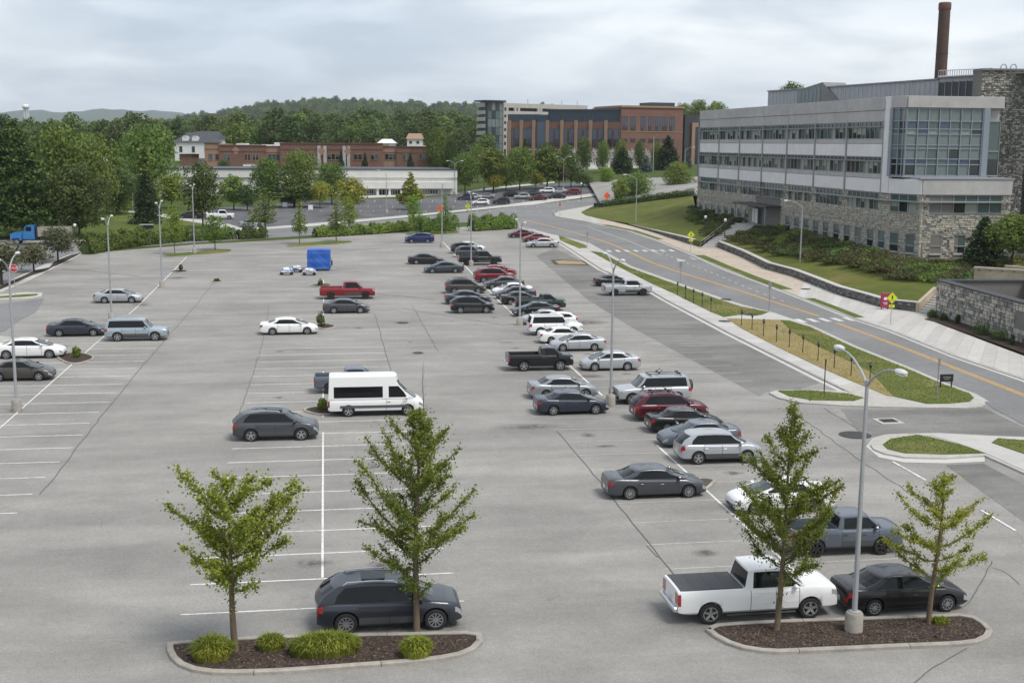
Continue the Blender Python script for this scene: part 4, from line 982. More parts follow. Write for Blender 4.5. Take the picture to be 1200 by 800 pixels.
V = [
 ('sedan_sport', 111.5, 167, 355.5, 1, 'silver', 'silver sedan alone in the far part of the left row', 'car'),
 ('sedan', 57.5, 124, 394.5, 1, 'slate_grey', 'slate grey sedan nose to tail with the pale blue boxy wagon', 'car'),
 ('wagon_box', 125.5, 197, 400, 1, 'ice_blue', 'pale icy blue boxy wagon with roof rails in the left row', 'suv'),
 ('sedan_large', -9, 78.5, 420.5, 1, 'white', 'white sedan cut by the left edge, black grille', 'car'),
 ('sedan', -14, 63.5, 447, 1, 'brown_grey', 'brown grey sedan lowest in the left row', 'car'),
 ('sedan_large', 305, 373, 392.5, 1, 'white', 'white sedan alone in the middle row facing a small shrub', 'car'),
 ('pickup_big', 374.5, 439.5, 351, 1, 'red', 'dark red crew cab pickup with black wheels in the middle row', 'pickup'),
 ('sedan_sport', 378, 433.5, 367.5, 1, 'grey', 'grey sporty sedan parked beside the red pickup', 'car'),
 ('pickup_mid', 368, 452, 461.5, 1, 'steel_blue', 'blue grey pickup hidden behind the white van, tail showing', 'pickup'),
 ('van', 384.5, 496.5, 488, 1, 'white', 'white high roof passenger van with long dark windows', 'van'),
 ('crossover', 274.5, 374, 517, 1, 'grey', 'grey crossover with silver roof rails left of the middle line', 'suv'),
 ('suv_large', 371, 541, 741, 1, 'slate_grey', 'large dark grey family suv beside the front tree island', 'suv'),
 ('hatch', 474, 509, 285, -1, 'blue', 'dark blue hatchback by the far grass oval', 'car'),
 ('sedan', 477.5, 521, 310, 1, 'charcoal', 'black sedan alone left of the far car cluster', 'car'),
 ('sedan', 496.5, 543.5, 320.3, -1, 'teal_grey', 'teal grey sedan facing left beyond the roof bar crossover', 'car'),
 ('sedan', 531, 569, 295, 1, 'offwhite', 'white sedan farthest back in the right hand row', 'car'),
 ('suv', 529.5, 560, 297.5, 1, 'charcoal', 'charcoal suv second farthest back in the right hand row', 'suv'),
 ('suv', 533, 568, 302, 1, 'grey', 'dark grey suv just behind the black crew cab pickup', 'suv'),
 ('pickup_big', 536, 587.5, 311, 1, 'black', 'black crew cab pickup at the far lamp post', 'pickup'),
 ('coupe', 560, 605.5, 324, 1, 'red', 'bright red coupe in the far right hand cluster', 'car'),
 ('suv', 554.5, 605, 331.5, 1, 'dark_red', 'dark red suv between the red coupe and a grey sedan', 'suv'),
 ('sedan', 566, 614, 339, -1, 'grey', 'grey sedan facing left behind the dark red suv', 'car'),
 ('suv_rails', 521, 569.5, 344.5, 1, 'brown_grey', 'brown grey crossover with black roof bars in the right hand row', 'suv'),
 ('sedan', 576, 624, 347, -1, 'white', 'white sedan facing left among dark cars', 'car'),
 ('sedan', 580, 628, 351, -1, 'slate_grey', 'slate grey sedan facing left beside the far white sedan', 'car'),
 ('sedan', 586.5, 634, 357.5, 1, 'charcoal', 'dark sedan with red tail lights left of the black van', 'car'),
 ('sedan', 520.5, 576, 357, 1, 'slate_grey', 'dark sedan between two dark crossovers on the aisle side', 'car'),
 ('suv', 527, 579.5, 367.5, 1, 'black', 'black crossover nearest the camera on the aisle side', 'suv'),
 ('pickup_single', 602, 662.5, 365, 1, 'dark_green', 'dark green pickup with a cap behind a black sedan', 'pickup'),
 ('sedan', 600, 656, 371.5, -1, 'black', 'black sedan facing left beside the lamp post base', 'car'),
 ('sedan', 610, 664, 381, -1, 'silver', 'silver sedan half hidden behind the white boxy suv', 'car'),
 ('hatch', 632, 672, 385, -1, 'white', 'white hatchback with tall red tail lights', 'car'),
 ('boxy', 617.5, 682.5, 393.5, 1, 'white', 'white boxy suv with dark side glass', 'suv'),
 ('sedan', 636, 684, 403, 1, 'white', 'white sedan tucked behind the silver sedan', 'car'),
 ('sedan', 644, 709.5, 412, -1, 'silver', 'silver sedan facing left above the black pickup', 'car'),
 ('pickup_single', 592.5, 671, 435, 1, 'black', 'black two door pickup with an open bed', 'pickup'),
 ('sedan_sport', 679, 749.5, 435, -1, 'silver', 'silver sports sedan facing the black pickup', 'car'),
 ('sedan', 599, 622, 279, -1, 'maroon', 'maroon car farthest along the right hand kerb', 'car'),
 ('sedan', 612.5, 643, 284, -1, 'dark_red', 'dark red sedan along the right hand kerb', 'car'),
 ('sedan', 616, 654.5, 290.5, -1, 'silver', 'silver sedan by the kerb facing left near two red cars', 'car'),
 ('sedan', 697, 737, 336, 1, 'charcoal', 'black sedan just beyond the silver pickup', 'car'),
 ('pickup_mid', 705, 763, 347, 1, 'silver', 'silver crew cab pickup with nose to the sidewalk', 'pickup'),
 ('sedan', 618, 700, 468, 1, 'silver_dark', 'silver grey sedan behind the navy sedan', 'car'),
 ('sedan', 625, 712.5, 486.5, 1, 'navy', 'navy blue sedan with nose at the lamp post', 'car'),
 ('boxy_spare', 718, 808, 474, -1, 'silver', 'silver off roader with spare wheel and roof bike carriers', 'suv'),
 ('suv_rack', 738, 829, 494, 1, 'maroon', 'maroon suv with bike carriers on its roof', 'suv'),
 ('sedan_large', 756, 847, 508, 1, 'black', 'black sedan between the maroon suv and a grey sedan', 'car'),
 ('sedan', 770, 866, 525, -1, 'steel_blue', 'grey blue sedan facing left behind the silver crossover', 'car'),
 ('suv', 790, 890.5, 544, 1, 'silver', 'silver crossover with tall red tail lights', 'suv'),
 ('sedan_large', 705, 825.5, 585, 1, 'grey', 'grey sedan with nose at a bare kerbed island', 'car'),
 ('sedan', 851, 975, 602, -1, 'white', 'white sedan facing left behind the middle young tree', 'car'),
 ('pickup_mid', 914, 1052, 653, 1, 'steel_blue', 'blue grey crew cab pickup behind the leaning lamp post', 'pickup'),
 ('pickup_cover', 779, 975, 729, 1, 'white', 'white crew cab pickup with black bed cover by the right island', 'pickup'),
 ('sedan_large', 974, 1128, 720.5, 1, 'black', 'black sedan beside the right tree island', 'car'),
]
for v in V: park(*v, jit=random.uniform(-.018, .018))
FARV = [('suv', 538, 552.5, 235, -1, 'navy', 'dark blue suv leftmost in the far lot row', 'suv'), ('sedan', 547.5, 562, 234, -1, 'silver', 'silver car second in the far lot row', 'car'), ('suv', 553, 573, 241, -1, 'white', 'white suv in front of the far lot row', 'suv'),
 ('sedan', 560, 580, 233, -1, 'silver_dark', 'dark silver sedan behind the far white suv', 'car'), ('suv', 577, 597, 239.5, -1, 'black', 'black suv right of the far white suv', 'suv'), ('hatch', 592, 604, 231, -1, 'black', 'black hatchback behind the far silver suv', 'car'), ('suv', 602.5, 620.5, 234, -1, 'silver', 'silver suv in the middle of the far lot row', 'suv'),
 ('sedan', 616, 632, 229.5, -1, 'grey', 'grey sedan behind the far dark red sedan', 'car'), ('sedan', 621, 640, 235, -1, 'maroon', 'maroon sedan in the far lot row', 'car'), ('suv', 633, 648.5, 227, -1, 'white', 'white car under the yellow far lot tree', 'car'), ('sedan', 646, 663.5, 227, -1, 'silver', 'silver car left of the far red suv', 'car'),
 ('sedan', 643, 662, 233, -1, 'charcoal', 'black sedan in front of the far red suv', 'car'), ('suv', 662, 680, 228.5, -1, 'dark_red', 'dark red suv at the right end of the far lot', 'suv'),
 ('sedan', 212, 233, 256.3, -1, 'charcoal', 'black car leftmost in the far lot by the dark tree', 'car'), ('sedan', 222, 242, 255.3, -1, 'silver', 'silver car right of the dark far lot tree', 'car'), ('pickup', 247, 270, 257.5, 1, 'white', 'white pickup in the far lot beyond a young tree', 'pickup'), ('sedan', 286, 304, 266.5, 1, 'silver_dark', 'silver grey car by the far lot entrance', 'car'),
 ('suv', 329, 352, 239, 1, 'black', 'black suv under the dense far lot trees', 'suv')]
for v in FARV: park(*v, far=True, group='cars in the far lot')

# ---- dump truck on the left road
def dump_truck():
    root = thing('dump_truck', 'blue conventional cab dump truck with a grey wooden sided body', 'truck')
    c = at(47, 287.5); root.location = gp((c.x, c.y+1.1)); root.rotation_euler = (0, 0, math.pi+.06)
    b = MB()   # x front
    b.box((0, 0, .85), (8.2, .9, .28), 1); b.obj('chassis', [PAINT['cab_blue'], M['trim']], root)
    def prism(prof, w, taper=1.0):
        m = MB(); n = len(prof); k = [(x, -w/2, z) for x, z in prof]+[(x, w/2, z) for x, z in prof]
        m.add(k, [tuple(range(n))[::-1], tuple(range(n, 2*n))]+[(i, (i+1) % n, n+(i+1) % n, n+i) for i in range(n)]); return m
    m = prism([(2.35, .85), (4.25, .85), (4.3, 1.1), (4.2, 1.75), (3.6, 1.9), (2.35, 2.05)], 1.5); m.obj('bonnet', PAINT['cab_blue'], root)
    m = prism([(.75, .9), (2.4, .9), (2.4, 2.05), (2.1, 2.85), (1.9, 2.95), (.8, 2.95)], 2.2); m.obj('cab', PAINT['cab_blue'], root)
    for sg in (1, -1):
        q = MB(); q.box((1.6, sg*1.105, 2.45), (.8, .02, .65), 0); q.obj('side_window', M['glass'], root)
        q = MB(); q.box((1.55, sg*1.11, 1.6), (1.15, .03, .98), 0, bev=.01); dr = q.obj('door', PAINT['cab_blue'], root)
        q = MB(); q.box((1.1, sg*1.14, 1.65), (.2, .04, .05), 0); q.obj('door_handle', M['chrome'], dr)
        q = prism([(2.6, .75), (2.75, 1.25), (3.1, 1.45), (3.75, 1.45), (4.15, 1.2), (4.25, .8), (4.05, .8), (3.85, 1.1), (3.1, 1.1), (2.85, .75)], .5); q.v = [(x, y+sg*.95, z) for x, y, z in q.v]; q.obj('mudguard', PAINT['cab_blue'], root)
        q = MB(); q.box((4.2, sg*.85, 1.15), (.16, .3, .2), 0, bev=.03); q.obj('headlight', M['headlight'], root)
        q = MB(); q.box((2.2, sg*1.35, 2.4), (.1, .2, .45), 0, bev=.02); q.obj('wing_mirror', M['trim'], root)
    q = MB(); q.box((2.28, 0, 2.42), (.03, 1.8, .62), 0, ry=-.36); q.obj('windscreen', M['glass_clear'], root)
    q = MB(); q.box((4.3, 0, 1.4), (.05, 1.1, .6), 0); q.obj('grille', M['chrome'], root)
    q = MB(); q.tube([(.55, .8, 1.2), (.55, .8, 3.3)], .09, 8); q.obj('exhaust_stack', M['trim'], root)
    q = MB(); q.box((.45, 0, 2.1), (.14, 2.3, 2.2), 0); q.obj('headboard', PAINT['navy'], root)
    w = MB(); w.box((-2.0, 0, 1.25), (4.6, 2.3, .16), 0); w.obj('bed_floor', M['trim'], root)
    for sg in (1, -1):
        for k in range(5): q = MB(); q.box((-2.0, sg*1.17, 1.45+k*.28), (4.6, .06, .25), 0); q.obj('side_board', PAINT['tan_grey'], root)
    q = MB(); q.box((-4.3, 0, 2.0), (.08, 2.3, 1.4), 0); q.obj('tailgate', PAINT['tan_grey'], root)
    for x, dual in ((3.35, 0), (-2.1, 1), (-3.35, 1)):
        for sg in (1, -1):
            tb, rm = wheel_parts(.5, .3+.22*dual, 6); off = sg*(1.05-.1*dual)
            for mb in (tb, rm): mb.v = [(x+v[0], off+(v[1] if sg < 0 else -v[1]), .5+v[2]) for v in mb.v]
            o = tb.obj('wheel', M['rubber'], root); rm.obj('rim', [M['alloy'], M['rim_dark']], o)
dump_truck()
# ================================================================== TREES AND PLANTS
def leaf_mat(name, col, col2, hue=.02, val=.22, trans=.28):
    m = bpy.data.materials.new(name); m.use_nodes = True; t = m.node_tree; t.nodes.clear(); n = t.nodes.new; l = t.links.new
    o = n('ShaderNodeOutputMaterial'); ad = n('ShaderNodeMixShader'); ad.inputs[0].default_value = trans
    p = n('ShaderNodeBsdfPrincipled'); p.inputs['Roughness'].default_value = .6; p.inputs['Specular IOR Level'].default_value = .25; tr = n('ShaderNodeBsdfTranslucent')
    tcn = n('ShaderNodeTexCoord'); nz = n('ShaderNodeTexNoise'); nz.inputs['Scale'].default_value = .55; nz.inputs['Detail'].default_value = 4; l(tcn.outputs['Object'], nz.inputs['Vector'])
    mr = n('ShaderNodeMapRange'); mr.inputs[1].default_value = .35; mr.inputs[2].default_value = .65; l(nz.outputs['Fac'], mr.inputs[0])
    mx_ = n('ShaderNodeMix'); mx_.data_type = 'RGBA'; mx_.inputs[6].default_value = (*col, 1); mx_.inputs[7].default_value = (*col2, 1); l(mr.outputs[0], mx_.inputs[0])
    gi = n('ShaderNodeNewGeometry'); oi = n('ShaderNodeObjectInfo')
    hs = n('ShaderNodeHueSaturation'); l(mx_.outputs[2], hs.inputs['Color'])
    h = n('ShaderNodeMapRange'); h.inputs[3].default_value = .5-hue; h.inputs[4].default_value = .5+hue; l(oi.outputs['Random'], h.inputs[0]); l(h.outputs[0], hs.inputs['Hue'])
    w = n('ShaderNodeMath'); w.operation = 'MULTIPLY'; w.inputs[1].default_value = 7.31; l(oi.outputs['Random'], w.inputs[0]); fr = n('ShaderNodeMath'); fr.operation = 'FRACT'; l(w.outputs[0], fr.inputs[0])
    v = n('ShaderNodeMapRange'); v.inputs[3].default_value = 1-val; v.inputs[4].default_value = 1+val; l(fr.outputs[0], v.inputs[0])
    v2 = n('ShaderNodeMapRange'); v2.inputs[3].default_value = .72; v2.inputs[4].default_value = 1.28; l(gi.outputs['Random Per Island'], v2.inputs[0])
    mu = n('ShaderNodeMath'); mu.operation = 'MULTIPLY'; l(v.outputs[0], mu.inputs[0]); l(v2.outputs[0], mu.inputs[1]); l(mu.outputs[0], hs.inputs['Value'])
    l(hs.outputs[0], p.inputs['Base Color']); l(hs.outputs[0], tr.inputs['Color']); l(p.outputs[0], ad.inputs[1]); l(tr.outputs[0], ad.inputs[2]); l(ad.outputs[0], o.inputs[0]); return m
LM = {'dark': leaf_mat('leaves_dark', (.062, .098, .027), (.108, .155, .040)), 'mid': leaf_mat('leaves_mid', (.100, .152, .030), (.178, .235, .048)), 'bright': leaf_mat('leaves_bright', (0.132, 0.209, 0.028), (0.209, 0.279, 0.043)),
      'yellow': leaf_mat('leaves_yellow', (.19, .225, .03), (.30, .29, .04), .008), 'conifer': leaf_mat('needles_dark', (0.036, 0.064, 0.029), (0.061, 0.097, 0.036)), 'spruce': leaf_mat('needles_blue', (0.085, 0.116, 0.109), (0.124, 0.163, 0.155)),
      'olive': leaf_mat('leaves_olive', (0.078, 0.087, 0.037), (0.132, 0.132, 0.065)), 'young': leaf_mat('leaves_young', (.185, .225, .03), (.30, .32, .045), .012, .1, .35), 'young_deep': leaf_mat('leaves_young_deep', (.115, .155, .026), (.215, .25, .04), .012, .1, .35), 'forest': leaf_mat('leaves_forest', (.076, .114, .032), (.132, .176, .047), .016, .38),
      'hedge': leaf_mat('hedge_leaves', (0.091, 0.151, 0.029), (0.172, 0.242, 0.044)), 'red': leaf_mat('reddish_shrub', (0.085, 0.070, 0.028), (0.093, 0.116, 0.031), .03), 'grassy': leaf_mat('clump_grass', (0.171, 0.217, 0.028), (0.326, 0.326, 0.054), .01, .1)}
M['bark'] = mat('tree_bark', (.075, .062, .05), .95, .35, 8, bump=.6, bscale=20)
M['bark_young'] = mat('young_bark', (.13, .095, .06), .95, .3, 6, bump=.4, bscale=20)
def leafq(mb, p, nrm, s, rr, asp=.62):
    a = nrm.cross(Vector((rr.uniform(-1, 1), rr.uniform(-1, 1), rr.uniform(-1, 1))))
    if a.length < 1e-3: a = Vector((1, 0, 0))
    a.normalize(); b = nrm.cross(a).normalized()*asp
    mb.add([p-a*s*.5, p+b*s*.5, p+a*s*.5+nrm*s*.12, p-b*s*.5], [(0, 1, 2, 3)])
def rvec(rr):
    z = rr.uniform(-1, 1); a = rr.uniform(0, 2*math.pi); k = math.sqrt(1-z*z); return Vector((k*math.cos(a), k*math.sin(a), z))
def lobes_tree(seed, H, Wd, trunk_h, lobes, leaves, leaf, shape='round', trunk_r=.22):
    rr = random.Random(seed); C = MB(); T = MB(); Ls = []
    for i in range(lobes):
        t = (i+.5)/lobes; z = trunk_h+(H-trunk_h)*(.08+.86*t)
        if shape == 'round': rad = Wd/2*math.sin(math.pi*(.16+.74*t))**.8
        elif shape == 'cone': rad = Wd/2*(1.02-t)*.95+.15
        elif shape == 'oval': rad = Wd/2*math.sin(math.pi*(.12+.82*t))**.65
        else: rad = Wd/2*(.55+.45*math.sin(math.pi*t))
        a = i*2.39996+rr.uniform(-.4, .4); off = rad*rr.uniform(.25, .72); lr = max(.35, rad*rr.uniform(.42, .66))
        Ls.append((Vector((math.cos(a)*off, math.sin(a)*off, z)), Vector((lr, lr, lr*rr.uniform(.55, .85)))))
    tot = sum(l[1].x**2 for l in Ls)
    for c, r in Ls:
        n = int(leaves*r.x**2/tot)
        for _ in range(n):
            d = rvec(rr)
            if d.z < -.3 and rr.random() < .55: continue
            k = rr.uniform(.62, 1.08)+max(0, rr.gauss(0, .08)); p = c+Vector((d.x*r.x, d.y*r.y, d.z*r.z))*k
            nrm = (d*.8+rvec(rr)*.75+Vector((0, 0, .25))).normalized(); leafq(C, p, nrm, leaf*rr.uniform(.65, 1.3), rr)
    top = trunk_h+(H-trunk_h)*.6
    T.tube([(0, 0, -.3), (.0, 0, .25), (rr.uniform(-.08, .08), rr.uniform(-.08, .08), trunk_h), (rr.uniform(-.2, .2), rr.uniform(-.2, .2), top)], [trunk_r*1.5, trunk_r, trunk_r*.8, trunk_r*.25], 7)
    for c, r in Ls[::max(1, len(Ls)//9)]:
        z0 = trunk_h+(c.z-trunk_h)*.25; T.tube([(0, 0, z0), tuple(Vector((c.x*.55, c.y*.55, (z0+c.z)/2+.2))), tuple(c)], [trunk_r*.45, trunk_r*.3, trunk_r*.1], 5)
    return C, T
def layered_tree(seed, H, Wd, trunk_h, leaves, leaf, tiers=9, droop=.12, trunk_r=.25):
    rr = random.Random(seed); C = MB(); T = MB()
    per = leaves//tiers
    for i in range(tiers):
        t = i/(tiers-1); z = trunk_h+(H-trunk_h)*(.04+.93*t); rad = Wd/2*(1-t)**(.55 if tiers > 12 else .75)*(1-.12*(i % 2))+.25
        br = max(4, int(9-5*t)); a0 = rr.uniform(0, 6)
        for b in range(br):
            a = a0+2*math.pi*b/br+rr.uniform(-.3, .3); ln = rad*rr.uniform(.72, 1.1)
            for _ in range(int(per/br*(.5+1.0*(1-t)))):
                s = rr.random()**.6*ln; wd = ln*.34*(1.2-s/ln)+.25
                p = Vector((math.cos(a)*s, math.sin(a)*s, z-droop*s+rr.gauss(0, .42)))+Vector((-math.sin(a), math.cos(a), 0))*rr.gauss(0, wd)
                leafq(C, p, (Vector((0, 0, .8))+rvec(rr)*.9).normalized(), leaf*rr.uniform(.6, 1.3), rr)
            if b % 2 == 0: T.tube([(0, 0, z), (math.cos(a)*ln*.8, math.sin(a)*ln*.8, z-droop*ln*.8)], [.06, .02], 4)
    T.tube([(0, 0, -.3), (0, 0, trunk_h), (0, 0, H*.97)], [trunk_r*1.3, trunk_r, .03], 7); return C, T
PRO = {}
def proto(key, CT, lm, H, Wd, bark='bark'):
    C, T = CT; PRO[key] = (C.mesh('crown_'+key, [LM[lm]], sharp=0), T.mesh('trunk_'+key, [M[bark]], sharp=0), H, Wd)
proto('oak', lobes_tree(1, 12, 11, 2.2, 30, 8000, .5), 'mid', 12, 11)
proto('oak2', lobes_tree(2, 12, 10.5, 2.0, 26, 8000, .5), 'mid', 12, 10.5)
proto('dark', lobes_tree(3, 13, 11, 1.2, 34, 9000, .5), 'dark', 13, 11)
proto('dark2', lobes_tree(4, 11, 8.5, 1.8, 26, 4200, .55, 'oval'), 'dark', 11, 8.5)
proto('cedar', layered_tree(5, 18, 12.5, 1.5, 17000, .55, 14), 'dark', 18, 12.5)
proto('conifer', layered_tree(6, 11, 7, .8, 4600, .5, 10, .18), 'conifer', 11, 7)
proto('spruce', layered_tree(7, 8, 4, .4, 2400, .4, 10, .2), 'spruce', 8, 4)
proto('oval', lobes_tree(8, 10, 6, 1.6, 24, 3800, .5, 'oval', .16), 'mid', 10, 6)
proto('bright', lobes_tree(9, 9, 6.5, 1.6, 20, 3200, .48, 'round', .14), 'bright', 9, 6.5)
proto('yellow', lobes_tree(10, 7.5, 6.2, 1.9, 18, 2300, .45, 'round', .12), 'yellow', 7.5, 6.2)
proto('yellow_tall', lobes_tree(11, 9, 4.8, 1.4, 22, 2700, .45, 'cone', .12), 'yellow', 9, 4.8)
proto('olive', lobes_tree(12, 6, 5.2, 1.7, 18, 2500, .36, 'round', .14), 'olive', 6, 5.2)
proto('slim', lobes_tree(13, 8, 3.4, 1.6, 20, 1500, .30, 'cone', .09), 'mid', 8, 3.4, 'bark_young')
proto('slim_bright', lobes_tree(14, 8, 4.2, 1.5, 22, 2200, .32, 'oval', .09), 'bright', 8, 4.2, 'bark_young')
proto('column', layered_tree(15, 10, 4.6, .6, 3200, .42, 11, -.10), 'mid', 10, 4.6)
rt = random.Random(77)
def tree(name, label, xp, yb, yt, wpx, key, group=None, depth=None, cat='tree'):
    if depth: 
        p3 = atd(xp, yb, depth); c = Vector((p3.x, p3.y)); z = p3.z
    else: c = at(xp, yb); z = g(c.y)
    k = px_per_m((c.x, c.y, z+3)); C, T, H, Wd = PRO[key]
    h = (yb-yt)/k; s = h/H; sx = wpx/k/Wd
    root = thing(name, label, cat, (c.x, c.y, z), rt.uniform(0, 6.28), group); root.scale = (sx, sx, s)
    link('trunk', T, root); link('crown', C, root); return root

TREES = [
 # left park
 ('cedar_tree', 'tall dark layered tree at the left edge behind the dump truck', 20, 279, 146, 112, 'cedar'), ('shade_tree', 'broad dark round tree right of the layered tree', 93, 277, 190, 76, 'dark'),
 ('shade_tree', 'tall green tree rising behind the broad dark tree', 76, 266, 146, 82, 'oak'), ('shade_tree', 'bright topped green tree behind the dark round tree', 112, 262, 156, 56, 'oak2'),
 ('column_tree', 'pointed green tree left of a matching pointed one', 137, 250, 172, 34, 'column'), ('column_tree', 'pointed green tree nearer the slim lamp', 171, 246, 174, 40, 'column'), ('shade_tree', 'large round green tree before the white chapel house', 176, 236, 147, 70, 'oak'),
 ('shade_tree', 'dark low tree in the shade under the pointed trees', 140, 252, 196, 44, 'dark2'), ('conifer_tree', 'dark conical tree on the park lawn by the utility box', 172, 262.5, 203, 38, 'conifer'), ('shade_tree', 'yellowish round tree behind the lawn walk', 201, 244, 204, 40, 'bright'),
 ('evergreen_tree', 'dark glossy tree at the edge of the far lot', 238, 268, 189, 46, 'dark2'), ('shade_tree', 'green tree right of the dark glossy tree', 274, 246, 204, 34, 'oval'), ('shade_tree', 'small dark tree before the white wall', 290, 247, 216, 28, 'dark2'),
 ('shade_tree', 'tall green tree with olive top before the brick offices', 315, 243, 184, 42, 'oak2'), ('shade_tree', 'tallest green tree before the brick offices', 351, 243, 176, 46, 'oak'), ('shade_tree', 'olive green tree beside the tallest before the offices', 389, 240, 190, 42, 'oak2'),
 ('dark_shrub', 'low dark tree shading a black far lot suv', 345, 243, 214, 66, 'dark2'),
 ('yellow_tree', 'small yellow tree in the far lot', 375, 244, 212, 28, 'yellow'), ('yellow_tree', 'wider yellow green tree in the far lot', 414, 253, 208, 42, 'yellow'), ('yellow_tree', 'pointed yellow tree before the white shop wall', 481, 246, 200, 34, 'yellow_tall'),
 # lot edge young trees
 ('young_tree', 'bright young tree on the leftmost far grass oval', 205, 298.5, 237, 24, 'slim_bright'), ('young_tree', 'thin young tree near the leftmost far lamp', 252, 293.5, 251, 32, 'slim_bright'), ('young_tree', 'airy tall young tree behind the far left hedge', 311, 277, 218, 40, 'slim'),
 ('young_tree', 'small round topped young tree left on the middle grass oval', 351, 286.5, 232, 24, 'slim'), ('young_tree', 'young tree right on the middle grass oval', 394, 283, 233, 26, 'slim'), ('young_tree', 'young tree close behind the middle grass oval', 409, 275, 229, 24, 'slim_bright'),
 ('young_tree', 'young tree behind the dark blue hatchback', 485, 273.5, 226, 22, 'slim_bright'), ('young_tree', 'thin reddish young tree by the orange sign', 522, 275, 226, 22, 'slim'),
 # left road
 ('blossom_tree', 'olive tree with pale blossom at the left edge', 2, 334, 284, 70, 'olive'), ('blossom_tree', 'olive tree with pale blossom, middle of three', 40, 319, 286, 44, 'olive'), ('blossom_tree', 'olive tree with pale blossom farthest along the strip', 68, 308, 266, 48, 'olive'),
 # behind far lot
 ('lot_tree', 'round green tree behind the far lot beside the shop wall', 545, 226, 180, 36, 'oak'), ('lot_tree', 'tall green tree behind the small yellow far lot tree', 578, 225, 172, 40, 'oval'), ('lot_tree', 'tall green tree in the middle of the far lot row', 609, 223, 172, 42, 'oak2'), ('lot_tree', 'tall green tree behind the red far lot suv', 641, 222, 169, 42, 'oval'),
 ('lot_tree', 'dark tree right of the far lot tree row', 669, 220, 179, 28, 'dark2'), ('lot_tree', 'spreading dark tree at the far lot corner', 683, 219, 202, 26, 'dark2'), ('lot_tree', 'low green tree between the tall far lot trees', 593, 224, 186, 34, 'oak'), ('lot_tree', 'low olive tree left of the red far lot suv', 655, 222, 192, 26, 'olive'),
 ('yellow_tree', 'small yellow tree among the far parked cars', 579, 226, 203, 24, 'yellow'), ('yellow_tree', 'yellow tree above the far white car', 628, 223, 201, 22, 'yellow'),
 ('conifer_tree', 'dark wide conifer before the substation', 729, 209, 175, 40, 'conifer'), ('conifer_tree', 'tall dark conifer behind the tall pole', 782, 207, 162, 38, 'conifer'), ('spruce_tree', 'blue spruce between two dark conifers', 757, 209, 184, 20, 'spruce'), ('spruce_tree', 'small blue spruce at the lab corner', 806, 206, 181, 14, 'spruce'),
 ('bright_tree', 'bright green small tree beyond the orange sign', 711, 219, 195, 20, 'bright'), ('shade_tree', 'round green tree on the hedge line right of the bright tree', 744, 240, 202, 40, 'oak'), ('shade_tree', 'small green tree left on the hedge line', 727, 241, 208, 22, 'oval'), ('shade_tree', 'green tree beside the lab building on the hedge line', 794, 232, 189, 36, 'oak2'),
]
for t_ in TREES: tree(*t_)
# trees in front of the brick blocks and around the houses: alike, nothing tells them apart
mids = [(x, 232-abs(x-380)*.01, yt, w, k) for x, yt, w, k in ()]
planted = []
for x, yb, yt, w, k in ((540, 212, 176, 26, 'dark'), (560, 214, 170, 26, 'oak'), (529, 200, 160, 24, 'dark'), (512, 190, 150, 26, 'oak'), (684, 205, 160, 20, 'dark2'), (706, 206, 165, 16, 'oak'), (727, 206, 163, 18, 'oak2'), (749, 205, 164, 14, 'dark2'), (769, 206, 166, 14, 'oak'), (663, 205, 168, 18, 'dark2'), (640, 206, 166, 22, 'dark'), (615, 206, 165, 20, 'conifer'),
        (428, 214, 181, 14, 'conifer'), (400, 214, 179, 14, 'conifer'), (481, 214, 181, 15, 'conifer'), (503, 214, 183, 11, 'column'), (524, 214, 178, 14, 'conifer'), (263, 212, 187, 18, 'dark2')):
    if yb < 215 and x < 530: yb = 212
    planted.append((x, yb, yt, w, k))
ORD = ('first', 'second', 'third', 'fourth', 'fifth', 'sixth', 'seventh', 'eighth', 'ninth', 'tenth', 'eleventh', 'twelfth')
off_ = sorted(p_ for p_ in planted if p_[1] == 212 and p_[0] < 530); hall_ = sorted(p_ for p_ in planted if p_ not in off_)
for nm_, ls_ in (('before the long brick offices', off_), ('below the parking deck and brick hall', hall_)):
    for i_, p_ in enumerate(ls_): tree('planted_tree', ORD[i_]+' small dark tree from the left '+nm_, *p_, group='trees before the brick buildings')

